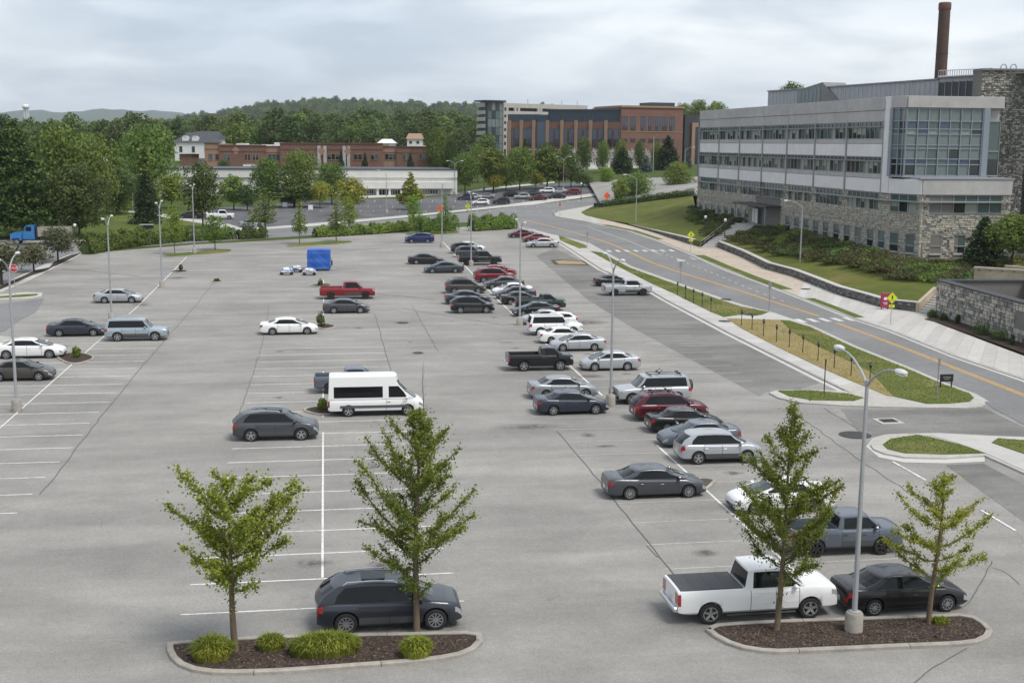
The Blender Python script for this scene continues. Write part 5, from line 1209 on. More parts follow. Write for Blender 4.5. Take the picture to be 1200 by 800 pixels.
# ---- near young trees with limbs and separate leaves
def young(name, label, base, top_y, profile, nl, leaves, seed, lean=(0, 0), arm=None, leafs=.085, tuft=.13, bare=0.0, trunk_r=.085, rise=(.4, .85), lm='young'):
    rr = random.Random(seed); c = at(*base); z0 = g(c.y)+.08
    # height from the picture: top seen at top_y
    d = ray(base[0], top_y); dist = math.hypot(c.x, c.y); H = CAM_H + d.z*dist/math.hypot(d.x, d.y) - z0
    root = thing(name, label, 'tree', (c.x, c.y, z0)); T = MB(); C = MB()
    tr = [Vector((lean[0]*t+.05*math.sin(5*t+seed), lean[1]*t+.05*math.cos(4*t), H*t)) for t in [i/9 for i in range(10)]]
    T.tube([(0, 0, -.12)]+[tuple(p) for p in tr], [trunk_r*1.55]+[trunk_r*(1.15-i/9*1.05)+.008 for i in range(10)], 9)
    limbs = []
    def prof(t):
        for (a, ra), (b, rb) in zip(profile, profile[1:]):
            if a <= t <= b: return ra+(rb-ra)*(t-a)/(b-a)
        return profile[-1][1]
    t0, t1 = profile[0][0], profile[-1][0]
    for i in range(nl):
        t = min(.985, max(t0*.9, t0+(t1-t0)*((i+.3)/nl)**.9+rr.gauss(0, .03))); a = i*2.4+rr.uniform(-.6, .6)
        r = prof(min(t1, t+.06))*rr.choice((.55, .75, .9, 1.0, 1.15)); up = r*rr.uniform(*rise)
        limbs.append((t, a, r, up))
    if arm: limbs += arm
    segs = []
    for t, a, r, up in limbs:
        k = min(8, int(t*9)); p0 = tr[k]+(tr[k+1]-tr[k])*(t*9-k) if k < 9 else tr[9]
        dv_ = Vector((math.cos(a), math.sin(a), 0)); n = 5
        P = [p0+dv_*r*(j/n)+Vector((0, 0, up*(j/n)**1.5))+Vector((rr.gauss(0, .03), rr.gauss(0, .03), rr.gauss(0, .03))) for j in range(n+1)]
        rad = max(.012, trunk_r*.42*(r/1.6)*(1-t*.4)); T.tube([tuple(p) for p in P], [rad*(1-j/n*.85) for j in range(n+1)], 5)
        segs.append((P, .12, 1.0))
        for s in range(max(3, int(r*4.2))):
            u = rr.uniform(.22, .97); j = min(n-1, int(u*n)); q = P[j]+(P[j+1]-P[j])*(u*n-j); a2 = a+rr.choice((-1, 1))*rr.uniform(.4, 1.15); l2 = rr.uniform(.22, .55)*(.6+r*.25)*(1.15-.5*u)
            d2 = Vector((math.cos(a2), math.sin(a2), rr.uniform(.15, 1.1))).normalized(); Q = [q, q+d2*l2*.5+Vector((0, 0, .02)), q+d2*l2]
            T.tube([tuple(x) for x in Q], [.009, .006, .003], 3); segs.append((Q, 0.0, .85))
    for j in range(int(t0*9)+1, 10-int(bare*9)): segs.append(([tr[j-1], tr[j]], 0.0, .6))
    tot = sum(sum((b-a_).length for a_, b in zip(P, P[1:])) * w for P, _, w in segs)
    for P, st, w in segs:
        ln = sum((b-a_).length for a_, b in zip(P, P[1:])); n = int(leaves*ln*w/tot)
        for _ in range(n):
            u = st+(1.03-st)*rr.random(); m_ = len(P)-1; j = min(m_-1, int(u*m_)); q = P[j]+(P[j+1]-P[j])*(u*m_-j)
            p = q+rvec(rr)*abs(rr.gauss(0, tuft)); leafq(C, p, (rvec(rr)+Vector((0, 0, .5))).normalized(), leafs*rr.choice((.55, .75, .9, 1.0, 1.2)), rr, .7)
    T.obj('trunk', M['bark_young'], root, sharp=0); C.obj('crown', LM[lm], root, sharp=0); return root
young('young_tree', 'leaning young tree on the left front island with wide spreading top', (277, 766), 562, [(.33, .8), (.45, 1.5), (.6, 1.9), (.76, 2.05), (.92, 1.5), (.985, .5)], 30, 15500, 4, (-.22, .1), [(.60, -.15, 2.3, 2.15), (.5, .2, 1.9, .7), (.66, 2.9, 2.1, 1.1)], .115, .17, trunk_r=.10)
young('young_tree', 'tall pointed young tree on the left front island beside the dark suv', (488, 743), 478, [(.19, .7), (.28, 1.35), (.42, 1.75), (.58, 1.75), (.72, 1.5), (.87, 1.0), (.985, .35)], 50, 27000, 9, (.12, 0), [(.38, -.1, 2.0, 1.2), (.42, 3.0, 1.9, .7)], .092, .15, trunk_r=.10, rise=(.55, 1.15), lm='young_deep')
young('young_tree', 'dense pointed young tree on the right front island by the white pickup', (910, 741), 478, [(.2, 1.0), (.3, 1.65), (.44, 1.85), (.6, 1.6), (.74, 1.15), (.88, .65), (.985, .22)], 42, 25000, 13, (.25, 0), None, .092, .15, trunk_r=.09, rise=(.5, 1.1), lm='young_deep')
young('young_tree', 'low spreading young tree on the right front island by the black sedan', (1090, 733), 552, [(.26, .9), (.36, 1.5), (.52, 1.75), (.68, 1.55), (.82, 1.0), (.985, .3)], 22, 10500, 17, (.15, 0), [(.5, .1, 2.1, 1.1), (.36, 0.0, 1.9, .3), (.52, 3.2, 1.9, .7)], .092, .12)
# bare sapling top seen above the tall tree
sp = MB(); c = at(496, 500)

# ---- ornamental grass, shrubs, hedges
def grass_clump(label, xp, yp, rx, ry, h, n, seed):
    rr = random.Random(seed); c = at(xp, yp); mb = MB()
    for _ in range(n):
        a = rr.uniform(0, 6.283); k = math.sqrt(rr.random()); p = Vector((rx*.85*k*math.cos(a), ry*.85*k*math.sin(a), 0)); d = Vector((math.cos(a)*k+rr.gauss(0, .35), math.sin(a)*k+rr.gauss(0, .35), 0)); hh = h*rr.uniform(.6, 1.1)*(1.2-.5*k*k); o = d*hh*.36
        w = Vector((-d.y, d.x, 0)); w = (w.normalized() if w.length > .01 else Vector((1, 0, 0)))*.02
        q = p+o*.35+Vector((0, 0, hh*.75)); r_ = p+o+Vector((0, 0, hh*rr.uniform(.55, .95)))
        mb.add([p-w, p+w, q+w, q-w, r_], [(0, 1, 2, 3), (3, 2, 4)])
    o = mb.obj('ornamental_grass', LM['grassy'], loc=gp(c, .10), sharp=0); return tag(o, label, 'grass clump', 'grass clumps on the left front island')
grass_clump('rounded grass clump at the leaning tree foot', 249, 773, .72, .58, .72, 3200, 1)
grass_clump('smallest yellow grass clump between tree and broad clump', 318, 762, .48, .42, .5, 1900, 2)
grass_clump('broad yellow green grass clump in front of the dark suv', 381, 767, 1.32, .62, .66, 5600, 3)
grass_clump('round tufted grass clump at the tall tree foot', 488, 771, .54, .48, .62, 2400, 4)
grass_clump('little yellow tuft beside the low spreading tree', 1102, 733, .35, .28, .28, 260, 5)
def bush(name, label, xp, yp, wpx, hpx, lm, n, seed, leaf=None, cat='shrub', group=None, c=None, dims=None, z=None):
    rr = random.Random(seed); c = c or at(xp, yp); z = g(c.y) if z is None else z
    k = px_per_m((c.x, c.y, z)); rx, h = dims or (wpx/k/2, hpx/k); lf = leaf or max(.10, min(.4, 2.6/k)); mb = MB()
    lob = [(Vector((0, 0, h*.45)), rx*.8, h*.55)]+[(Vector((rx*.5*math.cos(i*1.3+seed), rx*.5*math.sin(i*1.3+seed), h*rr.uniform(.3, .6))), rx*.5, h*.38) for i in range(5)]
    for q, r1, r2 in lob:
        for _ in range(n//6):
            d = rvec(rr); u = rr.uniform(.75, 1.1); p = q+Vector((d.x*r1*u, d.y*r1*u, d.z*r2*u)); p.z = max(.02, p.z); leafq(mb, p, (d+rvec(rr)*.7).normalized(), lf*rr.uniform(.7, 1.3), rr)
    o = mb.obj(name, LM[lm], loc=(c.x, c.y, z+.08), sharp=0); return tag(o, label, cat, group)
bush('shrub', 'upright green shrub on the diamond island behind the grey sedan', 90, 420, 10, 14, 'bright', 420, 1, .16)
bush('shrub', 'dark bushy shrub at the nose of the white middle sedan', 376, 383, 10, 15, 'dark', 420, 2, .18)
bush('shrub', 'yellow green shrub at the tail of the white van', 378, 481, 12, 14, 'bright', 420, 3, .16)
bush('shrub', 'small dark shrub beyond the red pickup', 375.5, 335, 6, 8, 'dark', 200, 4, .2)
bush('shrub', 'small sapling shrub near the far left grass oval', 212, 318, 5, 8, 'dark', 200, 5, .2)
bush('shrub', 'tiny weed clump in the empty left aisle', 254, 330, 6, 3, 'dark', 120, 6, .2)
def hedge(label, pts, w, h, seed, lm='hedge', lf=.32, dens=60, bumpy=.16, base_z=None, name='hedge'):
    rr = random.Random(seed); P = [Vector((p[0], p[1])) for p in pts]; ln = length(P); o0 = P[0]; z0 = base_z if base_z is not None else g(o0.y); mb = MB(); core = MB()
    for _ in range(int(ln*(w+2*h)*dens)):
        s = rr.uniform(0, ln); c = pt_on(P, s); c2 = pt_on(P, min(ln, s+.3)); dr = (c2-c).normalized() if (c2-c).length > .01 else (P[-1]-P[-2]).normalized(); nn = Vector((-dr.y, dr.x))
        a = rr.uniform(-.15, math.pi+.15); hh = h*(1+bumpy*math.sin(s*1.9+seed)+bumpy*.6*math.sin(s*4.7)); k = rr.uniform(.82, 1.08)
        ex = .8; y = math.copysign(abs(math.cos(a))**ex, math.cos(a))*w/2*k; zz = max(0.0, abs(math.sin(a))**.55*hh*k) if a > 0 else rr.uniform(0, hh*.5)
        gz = (g(c.y) if base_z is None else base_z)
        leafq(mb, Vector((c.x-o0.x+nn.x*y, c.y-o0.y+nn.y*y, gz-z0+zz)), (Vector((nn.x*math.cos(a), nn.y*math.cos(a), math.sin(a)))+rvec(rr)*.7).normalized(), lf*rr.uniform(.7, 1.3), rr)
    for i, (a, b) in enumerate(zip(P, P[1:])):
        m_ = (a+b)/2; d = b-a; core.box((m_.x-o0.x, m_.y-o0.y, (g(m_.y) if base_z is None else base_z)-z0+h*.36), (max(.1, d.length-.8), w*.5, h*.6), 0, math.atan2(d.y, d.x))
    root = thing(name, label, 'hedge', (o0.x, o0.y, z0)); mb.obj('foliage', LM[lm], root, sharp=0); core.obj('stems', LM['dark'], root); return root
hedge('long clipped hedge at the far left corner of the lot', smooth_line(px((99, 298.5), (112, 296), (140, 291), (175, 286.5)), 3), 2.2, 2.3, 1)
hedge('short hedge between two lamp posts at the far left', px((177, 286.5), (222, 282)), 2.0, 1.9, 2)
hedge('low dark hedge mounds right of the leftmost far lamp', px((226, 282.5), (275, 280)), 2.0, 1.7, 3, 'dark')
hedge('pair of round dark hedge mounds behind the airy young tree', px((278, 280.5), (311, 278.5)), 2.0, 1.6, 4, 'dark')
hedge('long low hedge across the middle of the lot edge', smooth_line(px((369, 277.5), (410, 275.5), (450, 272.8), (488, 269)), 3), 2.2, 1.5, 5)
hedge('tall clipped hedge behind the dark blue hatchback', px((491, 272.5), (510, 271.5), (535, 270.5)), 2.2, 2.3, 6)
hedge('tall clipped hedge at the road corner', px((552, 271), (575, 269.5), (603, 268)), 2.2, 2.4, 7)
# ---- wooded hills: one mass of trees
def forest():
    rr = random.Random(5); coll = bpy.data.collections.new('forest_kinds')
    for i, (sd_, H, Wd, sh, lm) in enumerate(((31, 15, 13, 'round', 'forest'), (32, 17, 11, 'oval', 'forest'), (33, 14, 13, 'round', 'mid'), (34, 16, 12, 'round', 'dark'))):
        C, T = lobes_tree(sd_, H, Wd, 1.0, 26, 1900, 1.15, sh); o = bpy.data.objects.new('forest_kind', C.mesh('forest_kind', [LM[lm]], sharp=0)); coll.objects.link(o)
    pts = []; sc = []; rz = []
    def put(x, y, s):
        pts.append((x, y, th(x, y)-.5)); sc.append(s); rz.append(rr.uniform(0, 6.28))
    # belts: (y0, y1, spacing)
    for y0, y1, sp in ((500, 700, 11), (700, 1000, 12), (1000, 1700, 17), (1700, 3000, 26)):
        y = y0
        while y < y1:
            x = -.36*y-30
            while x < .66*y+40:
                a = x/y
                ok = True
                if y < 560 and (-.12 < a < .36) and rr.random() < .7: ok = False
                if y > 1000:            # only slopes that can be seen
                    ok = rr.random() < .93
                if a > .42 and y < 700: ok = rr.random() < .5
                if ok: put(x+rr.uniform(-.4, .4)*sp, y+rr.uniform(-.4, .4)*sp, rr.choice((.55, .68, .8, .92, 1.08))*rr.uniform(.85, 1.15)*(1 if y < 1000 else 1.1 if y < 1700 else 1.35))
                x += sp
            y += sp
    me = bpy.data.meshes.new('forest'); me.from_pydata(pts, [], []); 
    at1 = me.attributes.new('tree_scale', 'FLOAT', 'POINT'); at1.data.foreach_set('value', sc)
    at2 = me.attributes.new('tree_turn', 'FLOAT', 'POINT'); at2.data.foreach_set('value', rz)
    o = link('forest', me)
    ng = bpy.data.node_groups.new('forest_scatter', 'GeometryNodeTree'); ng.interface.new_socket('Geometry', in_out='INPUT', socket_type='NodeSocketGeometry'); ng.interface.new_socket('Geometry', in_out='OUTPUT', socket_type='NodeSocketGeometry')
    n = ng.nodes.new; l = ng.links.new; gi = n('NodeGroupInput'); go = n('NodeGroupOutput'); ip = n('GeometryNodeInstanceOnPoints'); ci = n('GeometryNodeCollectionInfo'); ci.inputs['Collection'].default_value = coll; ci.inputs['Separate Children'].default_value = True; ci.inputs['Reset Children'].default_value = True
    a1 = n('GeometryNodeInputNamedAttribute'); a1.data_type = 'FLOAT'; a1.inputs['Name'].default_value = 'tree_scale'; a2 = n('GeometryNodeInputNamedAttribute'); a2.data_type = 'FLOAT'; a2.inputs['Name'].default_value = 'tree_turn'; cx_ = n('ShaderNodeCombineXYZ')
    l(gi.outputs[0], ip.inputs['Points']); l(ci.outputs[0], ip.inputs['Instance']); ip.inputs['Pick Instance'].default_value = True; l(a1.outputs[0], ip.inputs['Scale']); l(a2.outputs[0], cx_.inputs['Z']); l(cx_.outputs[0], ip.inputs['Rotation']); l(ip.outputs[0], go.inputs[0])
    md = o.modifiers.new('scatter', 'NODES'); md.node_group = ng
    return tag(o, 'dense green woods covering the hills behind the town', 'woods', kind='stuff')
forest()
# ================================================================== BUILDINGS
M['limestone'] = mat('grey_concrete_panel', (.40, .385, .375), .85, .14, .8, world=True, var2=.12, scale2=.15, bump=.1, bscale=12)
M['whitepanel'] = mat('pale_precast_panel', (.66, .645, .64), .8, .08, .9, world=True, var2=.06, scale2=.2)
M['greystrip'] = mat('grey_metal_strip', (.27, .275, .285), .55, .1, 2, world=True)
M['steel'] = mat('blue_grey_steel', (.25, .275, .32), .45, .08, 2, metal=.2)
M['win_dark'] = mat('office_glass_dark', (.018, .024, .024), .06, spec=.6)
M['win_green'] = mat('office_glass_green', (.07, .105, .10), .08, spec=.6)
M['win_blind'] = mat('office_glass_blind', (.24, .27, .24), .25, spec=.5)
M['win_teal'] = mat('glazing_teal', (.135, .17, .165), .1, spec=.6)
M['win_blue'] = mat('glazing_blue', (.05, .075, .115), .1, spec=.6)
M['metalwall'] = mat('corrugated_grey_metal', (.36, .36, .38), .6, .08, 1.2, world=True, var2=.08, scale2=.2)
M['dark_metal'] = mat('dark_metal', (.04, .043, .05), .5)
M['roofing'] = mat('flat_roof_gravel', (.20, .20, .195), .95, .2, 1, world=True)
for i, c in enumerate(((.44, .415, .35), (.40, .375, .32), (.48, .445, .37), (.35, .33, .29), (.42, .375, .295))): M['stone%d' % i] = mat('field_stone_%d' % i, c, .9, .22, 3, world=True, bump=.4, bscale=9)
for i, c in enumerate(((.135, .13, .125), (.185, .178, .165), (.10, .097, .095), (.23, .215, .19))): M['dstone%d' % i] = mat('dark_field_stone_%d' % i, c, .92, .25, 3, world=True, bump=.4, bscale=9)
M['mortar'] = mat('mortar', (.17, .16, .145), .95, .15, 5, world=True)
M['brick'] = mat('red_brick', (.175, .093, .068), .9, .2, 2.2, world=True, var2=.12, scale2=.2)
M['brick_dark'] = mat('dark_red_brick', (.13, .066, .05), .9, .2, 2.2, world=True)
M['brick_tan'] = mat('tan_brick', (.29, .185, .125), .9, .15, 2.2, world=True)
M['brick_stack'] = mat('stack_brick', (.095, .056, .044), .92, .2, 1.4, world=True, var2=.15, scale2=.15)
M['render_white'] = mat('off_white_wall', (.62, .61, .575), .85, .08, .6, world=True, var2=.08, scale2=.1)
M['render_grey'] = mat('grey_wall', (.20, .20, .20), .85, .12, .6, world=True)
M['deck_conc'] = mat('parking_deck_concrete', (.42, .40, .37), .85, .1, .4, world=True)
M['slate'] = mat('dark_slate_roof', (.055, .058, .066), .8, .2, 1.2, world=True)
M['navy_metal'] = mat('navy_metal_cladding', (.035, .05, .075), .4, .1, .5, world=True)
M['white_trim'] = mat('white_trim', (.66, .66, .65), .7)
M['tan_wall'] = mat('stained_tan_concrete', (.40, .335, .25), .9, .2, .9, world=True, var2=.2, scale2=.3)
STN = ['stone0', 'stone1', 'stone2', 'stone3', 'stone4']
class FR:
    def __init__(s, o, d, ref=(0, 0, 0)): s.o = Vector((o[0], o[1], 0)); s.d = Vector((d[0], d[1], 0)).normalized(); s.n = Vector((s.d.y, -s.d.x, 0)); s.a = math.atan2(s.d.y, s.d.x); s.r = Vector(ref)
    def P(s, u, out, z): return s.o+s.d*u+s.n*out+Vector((0, 0, z))-s.r
    def box(s, mb, u0, u1, o0, o1, z0, z1, mi=0, bev=0): mb.box(s.P((u0+u1)/2, (o0+o1)/2, (z0+z1)/2), (u1-u0, o1-o0, z1-z0), mi, s.a, bev)
    def u_at(s, x, y=200):
        d = ray(x, y); # intersect vertical plane
        n = s.n; t = s.o.dot(n)/d.dot(n) if True else 0
        return (d*t-s.o).dot(s.d)
    def uz_at(s, x, y):
        d = ray(x, y); t = (s.o).dot(s.n)/Vector((d.x, d.y, 0)).dot(s.n); p = Vector((d.x*t, d.y*t, 0)); return (p-s.o).dot(s.d), CAM_H+d.z*t
def stones(mb, fr, u0, u1, z0, z1, holes, sw, shh, seed, nm, out=.0, depth=.10, zfun=None):
    """irregular coursed stones standing proud of the wall; holes: (u0,u1,z0,z1)"""
    rr = random.Random(seed); z = z0
    while z < z1-.03:
        h = min(z1-z, shh*rr.uniform(.6, 1.5)); u = u0
        if z1-(z+h) < shh*.4: h = z1-z
        while u < u1-.02:
            w = min(u1-u, sw*rr.uniform(.5, 1.7)); 
            if u1-(u+w) < sw*.3: w = u1-u
            a, b, c, d = u+.012, u+w-.012, z+.012, z+h-.012
            uu = (a+b)/2
            bad = False
            for hu0, hu1, hz0, hz1 in holes:
                if a < hu1 and b > hu0 and c < hz1 and d > hz0:
                    # trim against the opening sideways
                    if c < hz1-.05 and d > hz0+.05:
                        if a < hu0 and hu0-a > .12: b = hu0
                        elif b > hu1 and b-hu1 > .12: a = hu1
                        else: bad = True
                    elif d-hz1 > .06: c = hz1
                    elif hz0-c > .06: d = hz0
                    else: bad = True
            if zfun and d > zfun(uu): 
                d = zfun(uu)
                if d-c < .08: bad = True
            if not bad and b-a > .03 and d-c > .03:
                o = out+depth*rr.uniform(.35, 1.0); j = lambda: rr.uniform(-.018, .018)
                P = [fr.P(a, out-.05, c), fr.P(b, out-.05, c), fr.P(b, out-.05, d), fr.P(a, out-.05, d), fr.P(a+.02+j(), o, c+.015+j()), fr.P(b-.02+j(), o+j(), c+.015+j()), fr.P(b-.02+j(), o+j(), d-.015+j()), fr.P(a+.02+j(), o+j(), d-.015+j())]
                mb.add(P, [(4, 5, 6, 7), (0, 1, 5, 4), (1, 2, 6, 5), (2, 3, 7, 6), (3, 0, 4, 7)], rr.randrange(nm))
            u += w
        z += h
def glazing(root, fr, u0, u1, z0, z1, n, mats, seed, transom=None, fw=.07, out=-.06, name='window', frame='greystrip'):
    """a window: frame with mullions is the part, its panes the sub-part"""
    rr = random.Random(seed); f = MB(); p = MB()
    fr.box(f, u0, u1, out-.02, out+.10, z0, z0+fw); fr.box(f, u0, u1, out-.02, out+.10, z1-fw, z1)
    for i in range(n+1):
        u = u0+(u1-u0)*i/n; fr.box(f, max(u0, u-fw/2), min(u1, u+fw/2), out-.02, out+.09, z0+fw, z1-fw)
    if transom: fr.box(f, u0+fw, u1-fw, out-.015, out+.14, transom, transom+.12)
    for i in range(n):
        a, b = u0+(u1-u0)*i/n+fw/2, u0+(u1-u0)*(i+1)/n-fw/2
        segs = [(z0+fw, z1-fw)] if not transom else [(z0+fw, transom), (transom+.12, z1-fw)]
        for k, (c, d) in enumerate(segs):
            mi = rr.choices(range(len(mats)), [m_[1] for m_ in mats])[0] if k == 0 else 1 % len(mats)
            p.quad(fr.P(a, out, c), fr.P(b, out, c), fr.P(b, out, d), fr.P(a, out, d), mi)
            if k == 0 and rr.random() < .4:            # half lowered blind
                h = d-(d-c)*rr.uniform(.25, .7); p.quad(fr.P(a+.01, out-.004+.012, h), fr.P(b-.01, out+.008, h), fr.P(b-.01, out+.008, d), fr.P(a+.01, out+.008, d), len(mats)-1)
    w = f.obj(name, M[frame], root); p.obj('pane', [M[m_[0]] for m_ in mats], w); return w
OFFICE = [('win_dark', 5), ('win_green', 4), ('win_blind', 3)]
# ------------------------------------------------------------------ research building on the right
PL_, PC_ = Vector((70.7, 228.6)), Vector((72.1, 149.8))
def lab():
    ref = (72.1, 149.8, 3.0); root = thing('lab_building', 'long grey laboratory building with window bands on a stone base', 'building', ref)
    A = FR(PL_, PC_-PL_, ref); LN = (PC_-PL_).length
    PD, PE = Vector((74.0, 144.5)), Vector((86.0, 144.3))
    B = FR(PC_, PD-PC_, ref); LB = (PD-PC_).length; D = FR(PD, PE-PD, ref); LD = (PE-PD).length
    Z = dict(base=1.5, st=8.6, w3=8.65, w3t=10.75, b3=11.0, w2=13.4, w2t=15.6, w1=17.95, w1t=20.15, par=21.65, top=23.35)
    wall = MB()
    A.box(wall, .0, LN, -10.5, -.30, Z['base'], 23.1, 0); A.box(wall, 0, LN-20, -22, -10.6, Z['base'], 23.1, 0)
    wall.add([A.P(LN-.01, -.35, Z['base']), B.P(LB, -.35, Z['base']), D.P(LD, -.35, Z['base']), D.P(LD, -18, Z['base']), A.P(LN-.01, -18, Z['base'])]+[A.P(LN-.01, -.35, 12.9), B.P(LB, -.35, 12.9), D.P(LD, -.35, 12.9), D.P(LD, -18, 12.9), A.P(LN-.01, -18, 12.9)], [(0, 1, 6, 5), (1, 2, 7, 6), (2, 3, 8, 7), (5, 6, 7, 8, 9)], 0)
    wall.obj('wall', M['mortar'], root)
    bays = [A.u_at(x) for x in (819, 842, 866, 892.8, 921.5, 954, 990.8, 1034)]
    holes = []; 
    swA = [A.u_at(x, 240) for x in (820.5, 827.4, 834.5, 842, 850, 858, 866, 874.4)]+[A.u_at(x, 270) for x in (921.5, 932, 943, 954.5, 966, 978.7, 991.3, 1004.5, 1018.8, 1032)]
    ent0, ent1 = A.u_at(884.5, 240), A.u_at(914, 240)
    # openings in the stone base: low windows and the ribbon windows between stone piers
    for u in swA: holes.append((u-.95, u+.95, 3.75, 6.15))
    ribA = []
    for i in range(7):
        a, b = bays[i]+.9, bays[i+1]-.9
        ribA.append((a, b)); holes.append((a, b, Z['w3'], Z['b3']))
    holes.append((ent0, ent1, 1.0, 11.0))
    st = MB(); stones(st, A, 0, LN, Z['base'], Z['b3'], holes, .5, .22, 3, 5, -.30, .24)
    hB = [(LB*.22-.75, LB*.22+.75, 3.6, 6.05), (LB*.70-.75, LB*.70+.75, 3.6, 6.05), (.25, LB-.9, Z['w3'], Z['b3'])]
    stones(st, B, 0, LB, Z['base'], Z['b3'], hB, .46, .22, 4, 5, -.30, .24)
    hD = [(D.u_at(1098, 270)-.75, D.u_at(1098, 270)+.75, 3.6, 6.0), (D.u_at(1126, 270)-.75, D.u_at(1126, 270)+.75, 3.6, 6.0), (1.1, LD-1.2, Z['w3'], Z['b3'])]
    stones(st, D, 0, LD, Z['base'], Z['b3'], hD, .46, .22, 5, 5, -.30, .24)
    tag(st.obj('stonework', [M[k] for k in STN], root, sharp=0), kind='stuff')
    for i, (fr, h) in enumerate([(A, x) for x in holes[:len(swA)]]+[(B, x) for x in hB[:2]]+[(D, x) for x in hD[:2]]):
        glazing(root, fr, h[0], h[1], h[2], h[3], 1, OFFICE, i, h[2]+.9, .09, -.22)
        sl = MB(); fr.box(sl, h[0]-.1, h[1]+.1, -.25, .08, h[2]-.14, h[2]-.003); sl.obj('window_sill', M['limestone'], root)
    for i, (a, b) in enumerate(ribA):
        if not (a < ent1 and b > ent0 and False): glazing(root, A, a, b, Z['w3'], Z['b3']-.02, 7, OFFICE, 40+i, 10.1, .1, -.2)
    glazing(root, B, .25, LB-.9, Z['w3'], Z['b3']-.02, 3, OFFICE, 50, 10.1, .1, -.2); glazing(root, D, 1.1, LD-1.2, Z['w3'], Z['b3']-.02, 6, OFFICE, 51, 10.1, .1, -.2)
    sh = MB(); A.box(sh, .3, LN, 0, .42, 10.05, 10.2); B.box(sh, 0, LB, 0, .42, 10.05, 10.2); D.box(sh, 0, LD, 0, .42, 10.05, 10.2); sh.obj('shading_ledge', M['greystrip'], root)
    # bays above
    for i in range(7):
        a, b = bays[i]+.03, bays[i+1]-.03
        for z0, z1, mk in ((Z['b3']+.02, 12.75, 'whitepanel'), (12.79, 13.36, 'limestone'), (15.64, 17.3, 'whitepanel'), (17.34, 17.91, 'limestone'), (20.19, 21.62, 'limestone'), (21.66, 23.3, 'limestone')):
            q = MB(); A.box(q, a, b, -.3, (.02 if mk == 'whitepanel' else .05) if z0 < 21 else .14, z0, z1, 0, .02); q.obj('panel', M['limestone'] if mk == 'limestone' else M['whitepanel'], root)
        glazing(root, A, a+.2, b-.2, 13.38, 15.62, 8, OFFICE, 60+i, 14.95, .09, -.12); glazing(root, A, a+.2, b-.2, 17.93, 20.17, 8, OFFICE, 70+i, 19.4, .09, -.12)
        for zz in (15.05, 19.5):
            q = MB(); A.box(q, a, b, .0, .30, zz, zz+.09); q.obj('sun_shade', M['greystrip'], root)
    for u in bays:
        q = MB(); A.box(q, u-.16, u+.16, -.2, .17, Z['b3'], 20.2); q.obj('mullion_post', M['greystrip'], root)
    q = MB(); A.box(q, bays[7]+.18, LN-.02, -.3, .16, Z['b3']+.02, 23.3, 0, .03); q.obj('corner_post', M['whitepanel'], root)
    # steel and glass end bay at the far corner
    glazing(root, A, 0.0, bays[0]-.2, Z['b3'], 22.2, 2, [('win_teal', 3), ('win_green', 3)], 7, 16.5, .12, -.1, frame='steel')
    # low block above the stone, right of the corner
    for fr, ln in ((B, LB), (D, LD)):
        q = MB(); fr.box(q, .02, ln-.02, -.3, .12, Z['b3']+.02, 12.9, 0, .02); q.obj('panel', M['whitepanel'] if fr is B else M['limestone'], root)
    q = MB(); D.box(q, LD-.3, LD, -18, -.3, Z['base'], 12.9); q.obj('wall', M['limestone'], root)
    q = MB(); D.box(q, -.4, LD+.2, -6, .2, 12.94, 13.15); q.obj('ledge_roof', M['greystrip'], root)
    # upper corner: glass bay window
    U0 = Vector((72.15, 149.7)); U1 = Vector((72.9, 147.6)); U2 = Vector((84.0, 147.4))
    G1 = FR(U0, U1-U0, ref); G2 = FR(U1, U2-U1, ref); l1, l2 = (U1-U0).length, (U2-U1).length
    core = MB(); G2.box(core, -.2, l2+1.6, -8, -.4, 13.2, 23.1); core.obj('wall', M['limestone'], root)
    zr = [13.35, 14.75, 15.45, 16.75, 17.2, 18.55, 19.2, 20.2, 21.75]
    gm = ['win_teal', 'win_blind', 'win_green', 'win_dark', 'win_teal']
    rr = random.Random(12)
    for fr, ln, n in ((G1, l1, 2), (G2, l2-.9, 7)):
        f = MB()
        for z in zr: fr.box(f, 0, ln, -.05, .12, z-.06, z+.06)
        for i in range(n+1): fr.box(f, ln*i/n-.055, ln*i/n+.055, -.05, .20 if i % 2 else .13, 13.3, 21.8)
        ft = f.obj('window', M['steel'], root)
        for i in range(n):
            for j in range(len(zr)-1):
                a, b = ln*i/n+.055, ln*(i+1)/n-.055; c, d = zr[j]+.06, zr[j+1]-.06
                k = 'win_teal' if j in (7, 3, 4) else rr.choice(gm) if j in (0, 2, 5) else rr.choice(['win_green', 'win_dark', 'win_blue']) if j in (1, 6) else 'win_dark'
                if j in (6, 5) and fr is G2 and i < 2: k = 'win_blue' if j == 6 or i == 1 else 'win_blind'
                q = MB(); q.add([fr.P(a, .0, c), fr.P(b, 0, c), fr.P(b, 0, d), fr.P(a, 0, d), fr.P(a, -.06, c), fr.P(b, -.06, c), fr.P(b, -.06, d), fr.P(a, -.06, d)], [(0, 1, 2, 3), (4, 7, 6, 5), (0, 4, 5, 1), (2, 6, 7, 3)])
                q.obj('pane', M[k], ft)
    q = MB(); G2.box(q, l2-.85, l2-.0, -.3, .3, 13.2, 21.85, 0, .05); q.obj('corner_post', M['steel'], root)
    q = MB(); G1.box(q, -.5, .0, -.3, .25, 13.2, 21.85, 0, .05); q.obj('corner_post', M['steel'], root)
    q = MB(); G2.box(q, -.3, l2+.1, -.5, .35, 13.1, 13.28); G1.box(q, 0, l1, -.3, .3, 13.1, 13.28); q.obj('bay_sill', M['steel'], root)
